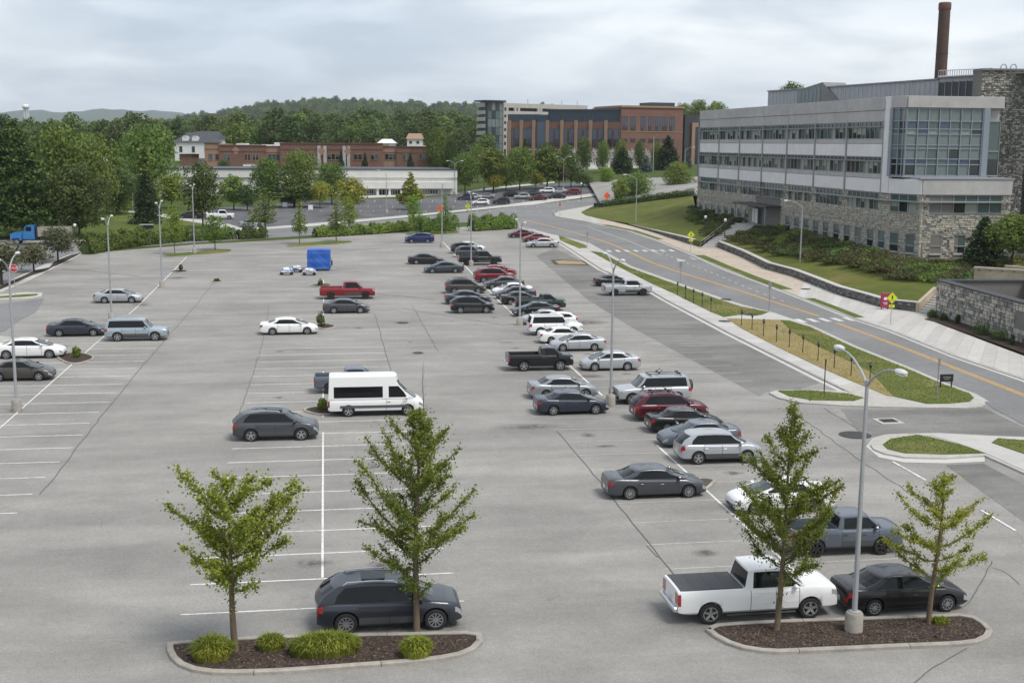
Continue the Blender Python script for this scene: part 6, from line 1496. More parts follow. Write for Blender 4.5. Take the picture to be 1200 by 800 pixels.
    q = MB(); G2.box(q, -.05, l2+1.8, -.5, .30, 21.85, 23.3, 0, .03); G1.box(q, -.3, l1+.02, -.5, .26, 21.85, 23.3, 0, .02); q.obj('parapet', M['limestone'], root)
    glazing(root, G2, l2+.1, l2+1.7, 13.3, 20.3, 1, [('win_dark', 1), ('win_green', 1)], 9, 16.4, .12, -.2)
    # roof, penthouse, skylight, vents
    q = MB(); A.box(q, .0, LN, -10.5, .02, 23.102, 23.2); A.box(q, 0, LN-20, -20, -10.55, 23.102, 23.2); q.obj('roof', M['roofing'], root)
    a = atd(900, 110, 215); b = atd(1100, 92, 172); b2 = atd(1152, 92, 165)
    Fp = FR((a.x, a.y), (b.x-a.x, b.y-a.y), ref); lp = (Vector((b.x, b.y))-Vector((a.x, a.y))).length
    for i in range(8):
        q = MB(); u0, u1 = lp*i/8, lp*(i+1)/8-.05; Fp.box(q, u0, u1, -7, 0, 23.15, 26.3, 0, .02)
        for k in range(5): uu = u0+(u1-u0)*(k+.5)/5; Fp.box(q, uu-.04, uu+.04, .0, .05, 23.2, 26.2)
        q.obj('metal_panel', M['metalwall'], root)
    Fv = FR((b.x, b.y), (b2.x-b.x, b2.y-b.y), ref); lv = (Vector((b2.x, b2.y))-Vector((b.x, b.y))).length
    q = MB(); Fv.box(q, 0, lv, -7, -.1, 23.15, 26.5); q.obj('wall', M['metalwall'], root)
    lo = MB()
    for k in range(7): Fv.box(lo, .1+k*lv*.95/6-.04, .1+k*lv*.95/6+.06, -.1, .12, 23.4, 26.0)
    lw = lo.obj('louvre_frame', M['greystrip'], root)
    for k in range(6):
        q = MB(); a0 = .18+k*lv*.95/6; Fv.box(q, a0, a0+lv*.95/6-.12, -.08, .03, 23.4, 25.9); q.obj('louvre', M['dark_metal'], lw)
    q = MB(); Fp.box(q, 0, lp, -7.2, .25, 26.32, 26.5); Fv.box(q, 0, lv+14, -7.2, .25, 26.52, 26.7); q.obj('roof_edge', M['greystrip'], root)
    # wedge skylight
    s0, s1 = Fp.uz_at(936, 112)[0], Fp.uz_at(965, 112)[0]; s2 = Fp.uz_at(991, 118)[0]
    q = MB(); zt = 27.0
    P = [Fp.P(s0, .3, 23.1), Fp.P(s1, .3, 23.1), Fp.P(s2, .3, 23.1), Fp.P(s0, .3, 26.2), Fp.P(s1, .3, 27.2), Fp.P(s0, -4, 23.1), Fp.P(s2, -4, 23.1), Fp.P(s0, -4, 26.2), Fp.P(s1, -4, 27.2)]
    q.add(P, [(0, 1, 4, 3), (1, 2, 4), (3, 4, 8, 7), (4, 2, 6, 8), (0, 3, 7, 5)]); sk = q.obj('skylight', M['render_grey'], root)
    for k in range(6):
        q = MB(); w_ = (s1-s0-.6)/6; u = s0+.3+k*w_; q.quad(Fp.P(u, .36, 23.5), Fp.P(u+w_-.1, .36, 23.5), Fp.P(u+w_-.1, .36, 26.0+k*.12), Fp.P(u, .36, 25.9+k*.12)); q.obj('pane', M['win_teal'], sk)
    rl = MB(); c0 = atd(1100, 86, 176); c1 = atd(1162, 83, 176)
    for k in range(24):
        p = c0+(c1-c0)*(k/23)-Vector(ref); rl.box((p.x, p.y, p.z-.1), (.07, .07, .9))
    m0 = (c0+c1)/2-Vector(ref); rl.tube([c0-Vector(ref)+Vector((0, 0, .35)), c1-Vector(ref)+Vector((0, 0, .35))], .06, 5); rl.tube([c0-Vector(ref)-Vector((0, 0, .5)), c1-Vector(ref)-Vector((0, 0, .5))], .12, 5); rl.obj('roof_railing', M['greystrip'], root)
    # stone tower at the right
    T0 = atd(1151, 90, 160); Tf = FR((T0.x, T0.y), (1, -.12), ref)
    q = MB(); Tf.box(q, 0, 30, -3, -.12, 2, 26.9); Tf.box(q, -.1, 30, -3, .25, 26.9, 27.15); q.obj('wall', M['mortar'], root)
    st = MB(); stones(st, Tf, 0, 12, 2.5, 26.9, [(6.4, 8.2, 3, 17)], .34, .22, 8, 5, -.12, .2); tag(st.obj('stonework', [M[k] for k in ('dstone0', 'dstone1', 'stone3', 'dstone3', 'stone1')], root, sharp=0), kind='stuff')
    glazing(root, Tf, 6.4, 8.2, 3, 17, 1, [('win_dark', 1)], 3, 12, .1, -.1, frame='dark_metal')
    # entrance
    q = MB(); ec = (ent0+ent1)/2; A.box(q, ent0, ent1, -2.0, -1.8, 3, 11); q.obj('entrance_wall', M['steel'], root)
    glazing(root, A, ent0+.3, ent1-.3, 4.2, 7.0, 5, [('win_dark', 2), ('win_green', 1)], 5, 6.3, .1, -1.7, 'entrance_door', 'steel'); glazing(root, A, ent0+.3, ent1-.3, 8.2, 11.0, 6, OFFICE, 6, None, .1, -1.7)
    q = MB(); A.box(q, ent0-3.5, ent1+.4, -1.7, 2.6, 7.25, 7.5, 0, .03); q.obj('entrance_canopy', M['dark_metal'], root)
    q = MB()
    for u in (ent0-3, ent1-.3): q.tube([A.P(u, 2.3, 3.4), A.P(u, 2.3, 7.25)], .12, 8)
    q.obj('canopy_post', M['steel'], root)
    for k in range(2):
        q = MB(); A.box(q, ent0+.1+k*1.3, ent0+1.1+k*1.3, .3, .42, 4.2, 6.6); q.obj('notice_board', M['white_trim'], root)
lab()
def chimney():
    p0 = atd(1101.5, 100, 250); p1 = atd(1104.5, 5, 250); z0 = 5.0; H = p1.z-z0; k = 250/F_PX
    root = thing('chimney', 'tall slender brown brick smokestack behind the lab roof', 'chimney', (p0.x, p0.y, z0)); mb = MB(); r0, r1 = 5.7*k, 6.4*k
    mb.lathe([(r0*1.35, -2), (r0*1.3, 0), (r1*1.02, H-2.2), (r1*1.0, H-.5), (r1*.8, H-.5), (r1*.78, H-3)], 24); mb.obj('stack', M['brick_stack'], root, sharp=40)
    c = MB(); c.lathe([(r1*1.02, H-1.6), (r1*1.12, H-1.3), (r1*1.12, H-.2), (r1*1.0, H), (r1*.72, H), (r1*.72, H-2)], 24); c.obj('stack_cap', M['brick_dark'], root, sharp=40)
    for zz in (H*.55, H*.75): b = MB(); rr_ = r0*1.3+(r1*1.02-r0*1.3)*zz/(H-2.2); b.lathe([(rr_+.01, zz), (rr_+.06, zz), (rr_+.06, zz+.18), (rr_+.01, zz+.18)], 24); b.obj('iron_band', M['dark_metal'], root)
chimney()
for i, x in enumerate((1176, 1187.5)):
    mb = MB(); p = atd(x, 82, 172); r_ = .42
    pts = [(-r_, 0, -1.0), (-r_, 0, .35)]+[(r_*math.cos(math.pi-a), 0, .35+r_*math.sin(a)) for a in [math.pi*k/8 for k in range(1, 8)]]+[(r_, 0, .35), (r_, 0, -1.0)]
    mb.tube(pts, .07, 6); tag(mb.obj("roof_hoop", M["greystrip"], loc=(p.x, p.y, p.z)), ["left bent pipe hoop on the lab roof", "right bent pipe hoop on the lab roof"][i], "roof pipe")

# ------------------------------------------------------------------ low white shop with long flat roof
def pxbox(x0, x1, depth): return atd(x0, 200, depth), atd(x1, 200, depth)
def shop():
    a, b = at(196, 243), at(538, 231.5); dpt = 300
    a = Vector((atd(178, 232, 300).x, atd(178, 232, 300).y)); b = Vector((atd(536, 232, 316).x, atd(536, 232, 316).y))
    ref = (a.x, a.y, 2.5); F = FR(a, b-a, ref); ln = (b-a).length; root = thing('shop_building', 'long low white building with two stepped flat roofs', 'building', ref)
    zt = F.uz_at(450, 199)[1]; z1 = F.uz_at(450, 208.5)[1]; z2 = F.uz_at(450, 214)[1]; z0 = F.uz_at(450, 233)[1]-.3
    q = MB(); F.box(q, 0, ln, -26, -.4, z0, z1+.3, 0); q.obj('wall', M['render_white'], root)
    q = MB(); F.box(q, 0, ln, -26.2, .0, z1, zt, 0, .05); q.obj('fascia', M['render_white'], root)
    q = MB(); F.box(q, -.2, ln+.2, -26.4, .2, zt, zt+.22); q.obj('roof_edge', M['dark_metal'], root)
    u0 = F.u_at(408, 215); q = MB(); F.box(q, u0, ln-1.2, -.4, 1.8, z2-1.5, z1-.9, 0, .04); q.obj('canopy_fascia', M['render_white'], root)
    q = MB(); F.box(q, F.u_at(192, 220), F.u_at(225, 220), -.35, .1, z0+.5, z2-.5); q.obj('shutter', M['steel'], root)
    for i, (x0, x1, n, ms) in enumerate(((430, 438, 3, [('win_blue', 2), ('win_teal', 1)]), (444, 455, 3, [('win_dark', 1)]), (457, 469, 4, [('win_dark', 3), ('win_green', 1)]), (495, 513, 6, [('win_blind', 4), ('win_blue', 1)]), (415, 428, 4, [('win_teal', 2), ('win_blind', 1)]), (350, 372, 5, [('win_dark', 1)]), (290, 330, 6, [('win_dark', 1)]))):
        glazing(root, F, F.u_at(x0, 225), F.u_at(x1, 225), z0+(.3 if i in (1, 2) else 1.5), z2-1.7, n, ms, i, None, .12, -.3, 'shop_window' if i not in (1, 2) else 'glass_door', 'white_trim')
    q = MB(); F.box(q, F.u_at(425, 225), ln-2, -.38, .1, z0, z0+1.2); q.obj('plinth', M['stone1'], root)
    for x in (442, 456, 470):
        q = MB(); u = F.u_at(x, 225); F.box(q, u-.3, u+.3, .8, 1.4, z0, z2-1.5); q.obj('column', M['whitepanel'], root)
shop()
# ------------------------------------------------------------------ long brick offices
def offices():
    dpt = 362; a3, b3 = atd(240, 190, dpt), atd(533, 190, dpt*1.0); a, b = Vector((a3.x, a3.y)), Vector((b3.x, b3.y)); ref = (a.x, a.y, 5); F = FR(a, b-a, ref)
    root = thing('brick_offices', 'long two storey red brick office block with square parapets', 'building', ref)
    zz = lambda x, y: F.uz_at(x, y)[1]; z0 = zz(380, 216); uu = lambda x: F.u_at(x, 190)
    blocks = [(240, 257, 169.5, 'brick_tan', 0), (257, 312, 172, 'brick', .3), (312, 329, 173, 'brick_tan', -.2), (329, 372, 169, 'brick', .9), (372, 410, 169, 'brick', .6), (410, 449, 168.5, 'brick', .9), (449, 465, 172, 'brick_tan', -.2), (465, 482, 172, 'brick', .6), (482, 533, 172, 'brick', .3)]
    for x0, x1, yt, mk, o in blocks:
        q = MB(); F.box(q, uu(x0)+.02, uu(x1)-.02, -18, o, z0, zz(380, yt), 0); q.obj('wall', M[mk], root)
        q = MB(); F.box(q, uu(x0)-.05, uu(x1)+.05, o-.5, o+.18, zz(380, yt), zz(380, yt)+.35); q.obj('parapet_cap', M['brick_dark'], root)
        q = MB(); F.box(q, uu(x0)+.03, uu(x1)-.03, o-.3, o+.10, zz(380, yt+6.5), zz(380, yt+6)); q.obj('brick_band', M['brick_dark'], root)
    for i, (x0, x1, y0, y1, o, n) in enumerate(((244.5, 249.5, 181, 189, 0, 1), (252.5, 257, 181, 189, 0, 1), (262.5, 270, 181, 189, .3, 2), (287, 294, 181, 189, .3, 2), (296.5, 303.5, 181, 189, .3, 2), (314, 328, 181, 189, -.2, 3), (362, 369, 180, 188, .9, 2), (384, 398, 180, 187.5, .6, 3), (415, 425, 180, 187.5, .9, 2), (435, 444, 180, 187.5, .9, 2), (451, 465, 179.5, 187, -.2, 3), (472.5, 479, 179, 186.5, .6, 2), (491, 499.5, 179, 186.5, .3, 2), (508, 513, 179, 186.5, .3, 1),
            (244.5, 250, 199, 205, 0, 1), (263, 270, 199, 206, .3, 2), (285, 303, 198, 206, .3, 4), (415, 426, 197, 204, .9, 2), (451, 465, 197, 204, -.2, 3))):
        F2 = F; glazing(root, F, uu(x0), uu(x1), zz(380, y1), zz(380, y0), n, [('win_dark', 3), ('win_blue', 1), ('win_green', 1)], i, None, .14, o+.04, frame='brick_tan')
    for x in (374.5, 381.5, 404, 409):
        q = MB(); F.box(q, uu(x)-.45, uu(x)+.45, .6, 1.0, z0, zz(380, 171)); q.obj('stone_pier', M['limestone'], root)
    for x in (277, 377.5, 408, 527):
        q = MB(); c = F.P(uu(x), 1.02 if x in (377.5, 408) else .34, zz(380, 177)); s = 1.1
        q.add([c+F.d*s, c+Vector((0, 0, s*1.3)), c-F.d*s, c-Vector((0, 0, s*1.3))], [(0, 1, 2, 3)]); q.obj('diamond_ornament', M['brick_tan'], root)
    q = MB()
    for x0, x1, y in ((273, 285, 169), (286, 300, 170.5), (303, 316, 170), (318, 327, 167.5), (487, 497, 170)): F.box(q, uu(x0), uu(x1), -9, -5, zz(380, 172.5), zz(380, y))
    q.obj('roof_plant', M['white_trim'], root)
    q = MB(); F.box(q, uu(286), uu(306), .3, 1.6, zz(380, 196), zz(380, 193.5)); q.obj('awning', M['white_trim'], root)
offices()
# ------------------------------------------------------------------ brick and glass block with parking deck behind
def deck():
    dpt = 500; a3, b3 = atd(567.5, 150, dpt), atd(690, 150, dpt*1.06); a, b = Vector((a3.x, a3.y)), Vector((b3.x, b3.y)); ref = (a.x, a.y, 10); F = FR(a, b-a, ref)
    root = thing('parking_deck', 'pale concrete parking deck with a glass stair tower', 'building', ref); zz = lambda x, y: F.uz_at(x, y)[1]; uu = lambda x: F.u_at(x, 150)
    z0 = zz(600, 200)
    core = MB(); F.box(core, 1.2, uu(690), -6, -1.4, z0, zz(600, 126)); core.obj('wall', M['dark_metal'], root)
    lv = [122.5, 131.8, 139.5, 147.5, 155.5, 163.5, 172]
    for i, y in enumerate(lv):
        z = zz(600, y); q = MB(); h = 1.95 if i else 2.3
        F.box(q, 0, uu(688), -1.3, 0, z-h+.9, z+.5, 0, .05); F.box(q, .0, 1.0, -6, -1.31, z-h+.9, z+.5); q.obj('deck_rail', M['deck_conc'], root)
    for x in (588.5, 593.5, 603, 607, 630, 633, 655): 
        q = MB(); F.box(q, uu(x)-.1, uu(x)+1.0, -1.2, .02, z0, zz(600, 122.3)); q.obj('column', M['deck_conc'], root)
    T = MB(); F.box(T, uu(569), uu(588), -4, 1.2, z0, zz(600, 120)); tw = T.obj('stair_tower', M['dark_metal'], root)
    u0, u1 = uu(569)+.3, uu(588)-.3; zb, zt = z0+1, zz(600, 121)
    for i in range(4):
        for j in range(8):
            q = MB(); wv = (u1-u0)/4; hv = (zt-zb)/8; F.box(q, u0+i*wv+.1, u0+(i+1)*wv-.1, 1.2, 1.28, zb+j*hv+.12, zb+(j+1)*hv-.1); q.obj('pane', M[['win_green', 'win_teal', 'win_green', 'win_dark'][(i*3+j*5+i*j) % 4]], tw)
    q = MB(); F.box(q, uu(566), uu(589.5), -7, 2.2, zt+.3, zt+.9); q.obj('tower_roof', M['dark_metal'], root)
    for x in (631, 671, 689):
        q = MB(); p = F.P(uu(x), -8, 0); q.tube([(p.x, p.y, zz(600, 124)-ref[2]), (p.x, p.y, zz(600, 115)-ref[2])], .12, 5); q.obj('deck_light', M['greystrip'], root)
deck()
def brick_hall():
    dpt = 455; a3, b3 = atd(594, 170, dpt), atd(727.5, 170, dpt*.97); c3 = atd(800, 170, dpt*.99); d3 = atd(822, 170, dpt*1.05)
    a, b, c = [Vector((p.x, p.y)) for p in (a3, b3, c3)]; ref = (a.x, a.y, 10); F = FR(a, b-a, ref); F2 = FR(b, c-b, ref)
    root = thing('brick_hall', 'red brick hall with tall dark windows and a navy glass upper storey', 'building', ref); zz = lambda x, y, f=F: f.uz_at(x, y)[1]; uu = lambda x: F.u_at(x, 160); u2 = lambda x: F2.u_at(x, 160)
    z0 = zz(660, 202)
    zc = zz(660, 143)
    q = MB(); F.box(q, 0, uu(727), -25, -.2, z0, zc); q.obj('wall', M['brick'], root)
    for x0, x1, yt, o in ((594, 629, 134, -1.0), (629, 641, 134.5, -.2), (641, 727, 128.5, -1.2)):
        q = MB(); F.box(q, uu(x0), uu(x1), -24, o, zc, zz(660, yt), 0); q.obj('upper_storey', M['navy_metal'], root)
        n = max(2, int((x1-x0)/5))
        w = MB()
        for k in range(n+1): uq = uu(x0)+(uu(x1)-uu(x0))*k/n; F.box(w, uq-.06, uq+.06, o, o+.12, zc, zz(660, yt)-2.6)
        w.obj('window', M['dark_metal'], root)
    q = MB(); F.box(q, uu(641)-.5, uu(727), -25, -.6, zz(660, 128.5), zz(660, 128)); q.obj('roof_edge', M['render_grey'], root)
    for x in (597, 611, 625.5, 641.5, 658.5, 675, 692, 710): 
        q = MB(); F.box(q, uu(x)-.55, uu(x)+.55, -.2, .6, z0, zz(660, 141)); q.obj('brick_pier', M['brick_tan'], root)
    q = MB(); F.box(q, uu(629.5), uu(640.5), -.2, .25, z0, zc); q.obj('entrance_glass', M['win_blue'], root)
    for i, x in enumerate((599, 605.5, 614.5, 620.5, 645.5, 653, 662, 669.5, 679, 687, 696, 704, 714, 722)):
        glazing(root, F, uu(x)-1.0, uu(x)+1.0, zz(660, 172), zz(660, 150.5), 1, [('win_dark', 3), ('win_blue', 1)], i, zz(660, 163), .14, -.02, frame='brick_dark')
    q = MB(); F.box(q, 0, uu(727), -.2, .15, zz(660, 176.5), zz(660, 175)); q.obj('stone_band', M['limestone'], root)
    # corner block
    zt = zz(760, 126.5, F2)
    q = MB(); F2.box(q, 0, u2(800), -22, 0, z0, zt); q.obj('wall', M['brick'], root); q = MB(); F2.box(q, -.3, u2(800)+.3, -22.3, .35, zt, zt+.7); q.obj('parapet_cap', M['brick_tan'], root)
    q = MB(); F2.box(q, 0, u2(800), 0, .12, zz(760, 155, F2), zz(760, 154, F2)); q.obj('stone_band', M['brick_tan'], root)
    for i, x in enumerate((732, 741.5, 753.5, 762.5, 770.5, 778.5, 787)): 
        glazing(root, F2, u2(x)-1.05, u2(x)+1.05, zz(760, 153.5, F2), zz(760, 136.5, F2), 2, [('win_dark', 3), ('win_blue', 1)], 30+i, zz(760, 148, F2), .14, .04, frame='brick_dark')
        glazing(root, F2, u2(x)-1.05, u2(x)+1.05, zz(760, 167, F2), zz(760, 162.5, F2), 2, [('win_dark', 1)], 50+i, None, .14, .04, frame='brick_dark')
    q = MB(); F2.box(q, u2(772), u2(799), -16, -6, zt, zt+2.2); q.obj('roof_plant', M['dark_metal'], root)
    e = FR(c+Vector((1.5, 3)), (c-b), ref); q = MB(); e.box(q, 0, 9, -12, 0, z0, zz(760, 133.5, F2)); q.obj('side_wing', M['dark_metal'], root)
    q = MB(); e.box(q, 2.6, 9, -.1, 1.0, z0, zz(760, 143, F2)); q.obj('side_porch', M['brick_tan'], root)
    q = MB(); e.box(q, 4, 7, 1.0, 1.1, z0, zz(760, 148, F2)); q.obj('porch_window', M['win_dark'], root)
brick_hall()
# ------------------------------------------------------------------ houses in the trees
def house(name, label, x0, x1, yb, ye, yr, depth, wall, roof, wins=2, dormers=0, hip=.3, dp=9):
    a, b = atd(x0, yb, depth), atd(x1, yb, depth); ref = (a.x, a.y, a.z); F = FR((a.x, a.y), (b.x-a.x, b.y-a.y), ref); w = math.hypot(b.x-a.x, b.y-a.y); k = depth/F_PX; H = (yb-ye)*k; R = (ye-yr)*k
    root = thing(name, label, 'house', ref); q = MB(); F.box(q, 0, w, -dp, 0, a.z-6, a.z+H); q.obj('wall', M[wall], root)
    q = MB(); o = .5; e = [F.P(-o, o, a.z+H), F.P(w+o, o, a.z+H), F.P(w+o, -dp-o, a.z+H), F.P(-o, -dp-o, a.z+H), F.P(w*hip, -dp/2, a.z+H+R), F.P(w*(1-hip), -dp/2, a.z+H+R)]
    q.add(e, [(0, 1, 5, 4), (1, 2, 5), (2, 3, 4, 5), (3, 0, 4), (0, 3, 2, 1)]); rf = q.obj('roof', M[roof], root)
    for i in range(wins):
        u = w*(i+.5)/wins; f = MB(); F.box(f, u-.7, u+.7, 0, .06, a.z+H*.35, a.z+H*.8); f = f.obj('window', M['white_trim'], root); p = MB(); F.box(p, u-.55, u+.55, .06, .08, a.z+H*.39, a.z+H*.76); p.obj('pane', M['win_dark'], f)
    for i in range(dormers):
        u = w*(.28+.26*i); f = MB(); F.box(f, u-1.1, u+1.1, -2.5, -.6, a.z+H+.2, a.z+H+R*.52); F.box(f, u-.7, u+.7, -2, -.5, a.z+H+R*.52, a.z+H+R*.62); d_ = f.obj('dormer', M['white_trim'], rf)
    return root
house('white_house', 'large white house with a dark hipped roof and dormers in the trees', 205, 249, 186, 167, 155, 430, 'white_trim', 'slate', 3, 2, .25, 14)
house('white_house_wing', 'white gabled wing with a dark roof behind the hipped house', 226, 257, 180, 163, 154, 448, 'white_trim', 'slate', 2, 0, .1, 10)
house('dark_shed', 'dark roofed shed at the left end of the brick offices', 219, 244, 215, 198, 186, 375, 'render_grey', 'slate', 1, 0, 0.05, 10)
house('garden_pavilion', 'small pale pavilion roof showing among the left trees', 113.5, 125.5, 192, 189, 183, 420, 'white_trim', 'white_trim', 1, 0, .48, 5)
house('red_brick_cube', 'plain red brick wing half hidden by trees', 211, 225, 205, 181, 180.4, 365, 'brick', 'brick_dark', 0, 0, .4, 9)
house('hill_house', 'white walled house with an orange tiled roof on the slope', 477, 494, 172, 163, 156.5, 470, 'white_trim', 'brick_tan', 2, 0, .05, 8)
house('hill_house', 'low pale house roof left of the orange tiled house', 443, 462, 173, 168, 163, 480, 'white_trim', 'whitepanel', 1, 0, .2, 8)
house('hill_shop', 'dark balconied building with white columns on the slope', 381, 404, 173, 157.5, 156.5, 560, 'dark_metal', 'deck_conc', 4, 0, .2, 10)
house('hill_house', 'pale strip of roof high in the left woods', 252, 287, 152, 149, 147, 640, 'whitepanel', 'tan_wall', 0, 0, .1, 8)
house('cottage', 'tiny white cottage at the far left in the woods', 1, 6, 143, 139, 137.5, 600, 'white_trim', 'render_grey', 0, 0, .2, 5)
house('garage', 'pale garage roof among the left trees', 90, 100, 178, 174, 171, 400, 'white_trim', 'render_grey', 0, 0, .2, 6)
house('cottage', 'pale low roof at the right of the forest slope', 540, 561, 160, 158, 156, 560, 'white_trim', 'deck_conc', 0, 0, .2, 6)
def water_tower():
    p = atd(30.5, 131, 1500); k = 1500/F_PX; root = thing('water_tower', 'white round water tower on the left skyline', 'water tower', (p.x, p.y, p.z-12)); r = 7.8*k/2*1.05
    mb = MB(); mb.lathe([(0, 12+8.6*k)]+[(r*math.sin(a), 12+5.6*k+3.2*k*math.cos(a)) for a in [math.pi*i/12 for i in range(1, 12)]]+[(0, 12+2.4*k)], 20); mb.obj('tank', M['white_trim'], root)
    mb = MB()
    for i in range(6): a = i*math.pi/3; mb.tube([(r*.8*math.cos(a), r*.8*math.sin(a), -14), (r*.62*math.cos(a), r*.62*math.sin(a), 12+3.6*k)], .45, 5)
    mb.tube([(0, 0, -14), (0, 0, 12+3*k)], .9, 8); mb.obj('leg', M['white_trim'], root)
water_tower()
def substation():
    a, b = atd(672, 205, 408), atd(765, 203, 408); ref = (a.x, a.y, a.z-1); F = FR((a.x, a.y), (b.x-a.x, b.y-a.y), ref); w = math.hypot(b.x-a.x, b.y-a.y); k = 408/F_PX; z = a.z
    root = thing('substation', 'grey electrical substation with lattice beams and transformers', 'substation', ref); rr = random.Random(4)
    for row in range(3):
        q = MB(); 
        for i in range(9):
            u = w*(i+.2)/9; F.box(q, u-.18, u+.18, -4-row*5, -3.6-row*5, z-1, z+(22+rr.uniform(-2, 1))*k+row*.8)
        for h in (13, 20.5): 
            F.box(q, 0, w, -3.95-row*5, -3.65-row*5, z+h*k+row*.8, z+h*k+.35+row*.8)
        for i in range(40):
            u = w*i/40; p = F.P(u, -3.8-row*5, z+20.5*k+row*.8); q.tube([p, p+F.d*.9+Vector((0, 0, .9 if i % 2 else -.9))], .08, 4)
        for i in range(16): u = w*(i+.5)/16; p = F.P(u, -3.8-row*5, z+20.5*k+.3+row*.8); q.tube([p, p+Vector((0, 0, 1.1))], .2, 6)
        q.obj('lattice_frame', M['limestone'], root)
    for i, u in enumerate((.08, .25, .42, .63, .8)):
        q = MB(); F.box(q, w*u-1.6, w*u+1.6, -3, -.6, z-1, z+2.6, 0, .1); F.box(q, w*u-1.1, w*u+1.1, -2.7, -1, z+2.6, z+3.4)
        for j in (-.7, 0, .7): p = F.P(w*u+j, -1.8, z+3.3); q.tube([p, p+Vector((0, 0, 1.2))], [.2, .1], 6)
        q.obj('transformer', M['whitepanel'], root)
    q = MB()
    for i in range(30): u = w*i/29; F.box(q, u-.05, u+.05, .5, .6, z-1, z+1.9)
    F.box(q, 0, w, .52, .58, z+1.8, z+1.88); q.obj('fence_post', M['greystrip'], root)
substation()
# ================================================================== BANK, WALLS, STEPS ON THE RIGHT
A_ = FR(PL_, PC_-PL_)
def P3(v, z): return Vector((v[0], v[1], z))
def Pa(x, y, dz): p = at(x, y); return Vector((p.x, p.y, g(p.y)+dz))
he0 = Pa(706, 243.5, .2); he1 = atd(812, 229, 262)
hl = lambda t: he0+(he1-he0)*t
cl = [(Pa(681, 250, .16), he0), (Pa(688, 253.6, .16), hl(.12)), (Pa(702, 257, .18), hl(.25)), (Pa(734, 263.2, .35), hl(.5)), (Pa(770, 274, .62), hl(.75)), (Pa(796, 282.5, .9), he1), (Pa(811, 287, 1.0), P3(PL_, 4.6)), (Pa(818, 289.8, 1.0), A_.P(A_.u_at(858, 240), .2, 4.3)), (Pa(821, 290.5, 1.02), A_.P(A_.u_at(879, 240), 1.2, 4.1))]
PD_, PE_ = Vector((74.0, 144.5)), Vector((86.0, 144.3))
cr = [(Pa(842, 289.7, 1.02), A_.P(A_.u_at(908, 240), 1.2, 4.0)), (Pa(870, 301, 1.0), A_.P(A_.u_at(921, 250), .2, 3.9)), (Pa(900, 315.8, 1.0), A_.P(A_.u_at(950, 260), .2, 3.75)), (Pa(930, 324, 1.0), A_.P(A_.u_at(985, 270), .2, 3.6)), (Pa(982, 345, 1.0), A_.P(A_.u_at(1018, 280), .2, 3.4)), (Pa(1037, 361, 1.0), P3(PC_, 3.2)), (Pa(1074, 365.5, 1.02), P3(PD_, 2.9)), (Vector((63.4, 119.5, 1.1)), P3(PE_, 2.9)), (Vector((76, 117, 1.6)), Vector((100, 143, 2.9))), (Vector((100, 110, 2.0)), Vector((125, 140, 2.9)))]
def bank_pt(cols, s, t):
    i = min(len(cols)-2, int(s)); f = s-i; b = cols[i][0].lerp(cols[i+1][0], f); tp = cols[i][1].lerp(cols[i+1][1], f)
    p = b.lerp(tp, t); e = t*t*(3-2*t)*.55+t*.45; p.z = b.z+(tp.z-b.z)*e+.0; return p
M['bank_grass'] = grass('bank_lawn', (.075, .095, .022), (.115, .125, .032), (.17, .145, .05), .25)
def bank(name, cols, m):
    mb = MB(); ns, nt_ = (len(cols)-1)*5+1, 11
    for i in range(ns):
        for j in range(nt_): mb.v.append(tuple(bank_pt(cols, i/5, j/10)))
    for i in range(ns-1):
        for j in range(nt_-1): a = i*nt_+j; mb.f.append([a, a+nt_, a+nt_+1, a+1]); mb.m.append(0); mb.sm.append(True)
    # skirt at the wall side
    for i in range(ns-1):
        a, b = mb.v[i*nt_], mb.v[(i+1)*nt_]; k = len(mb.v); mb.v += [a, b, (b[0], b[1], b[2]-1.2), (a[0], a[1], a[2]-1.2)]; mb.f.append([k, k+1, k+2, k+3]); mb.m.append(0); mb.sm.append(False)
    return struct(mb.obj(name, m, sharp=0))
bank('lawn_bank', cl, M['bank_grass']); bank('lawn_bank', cr, M['bank_grass'])
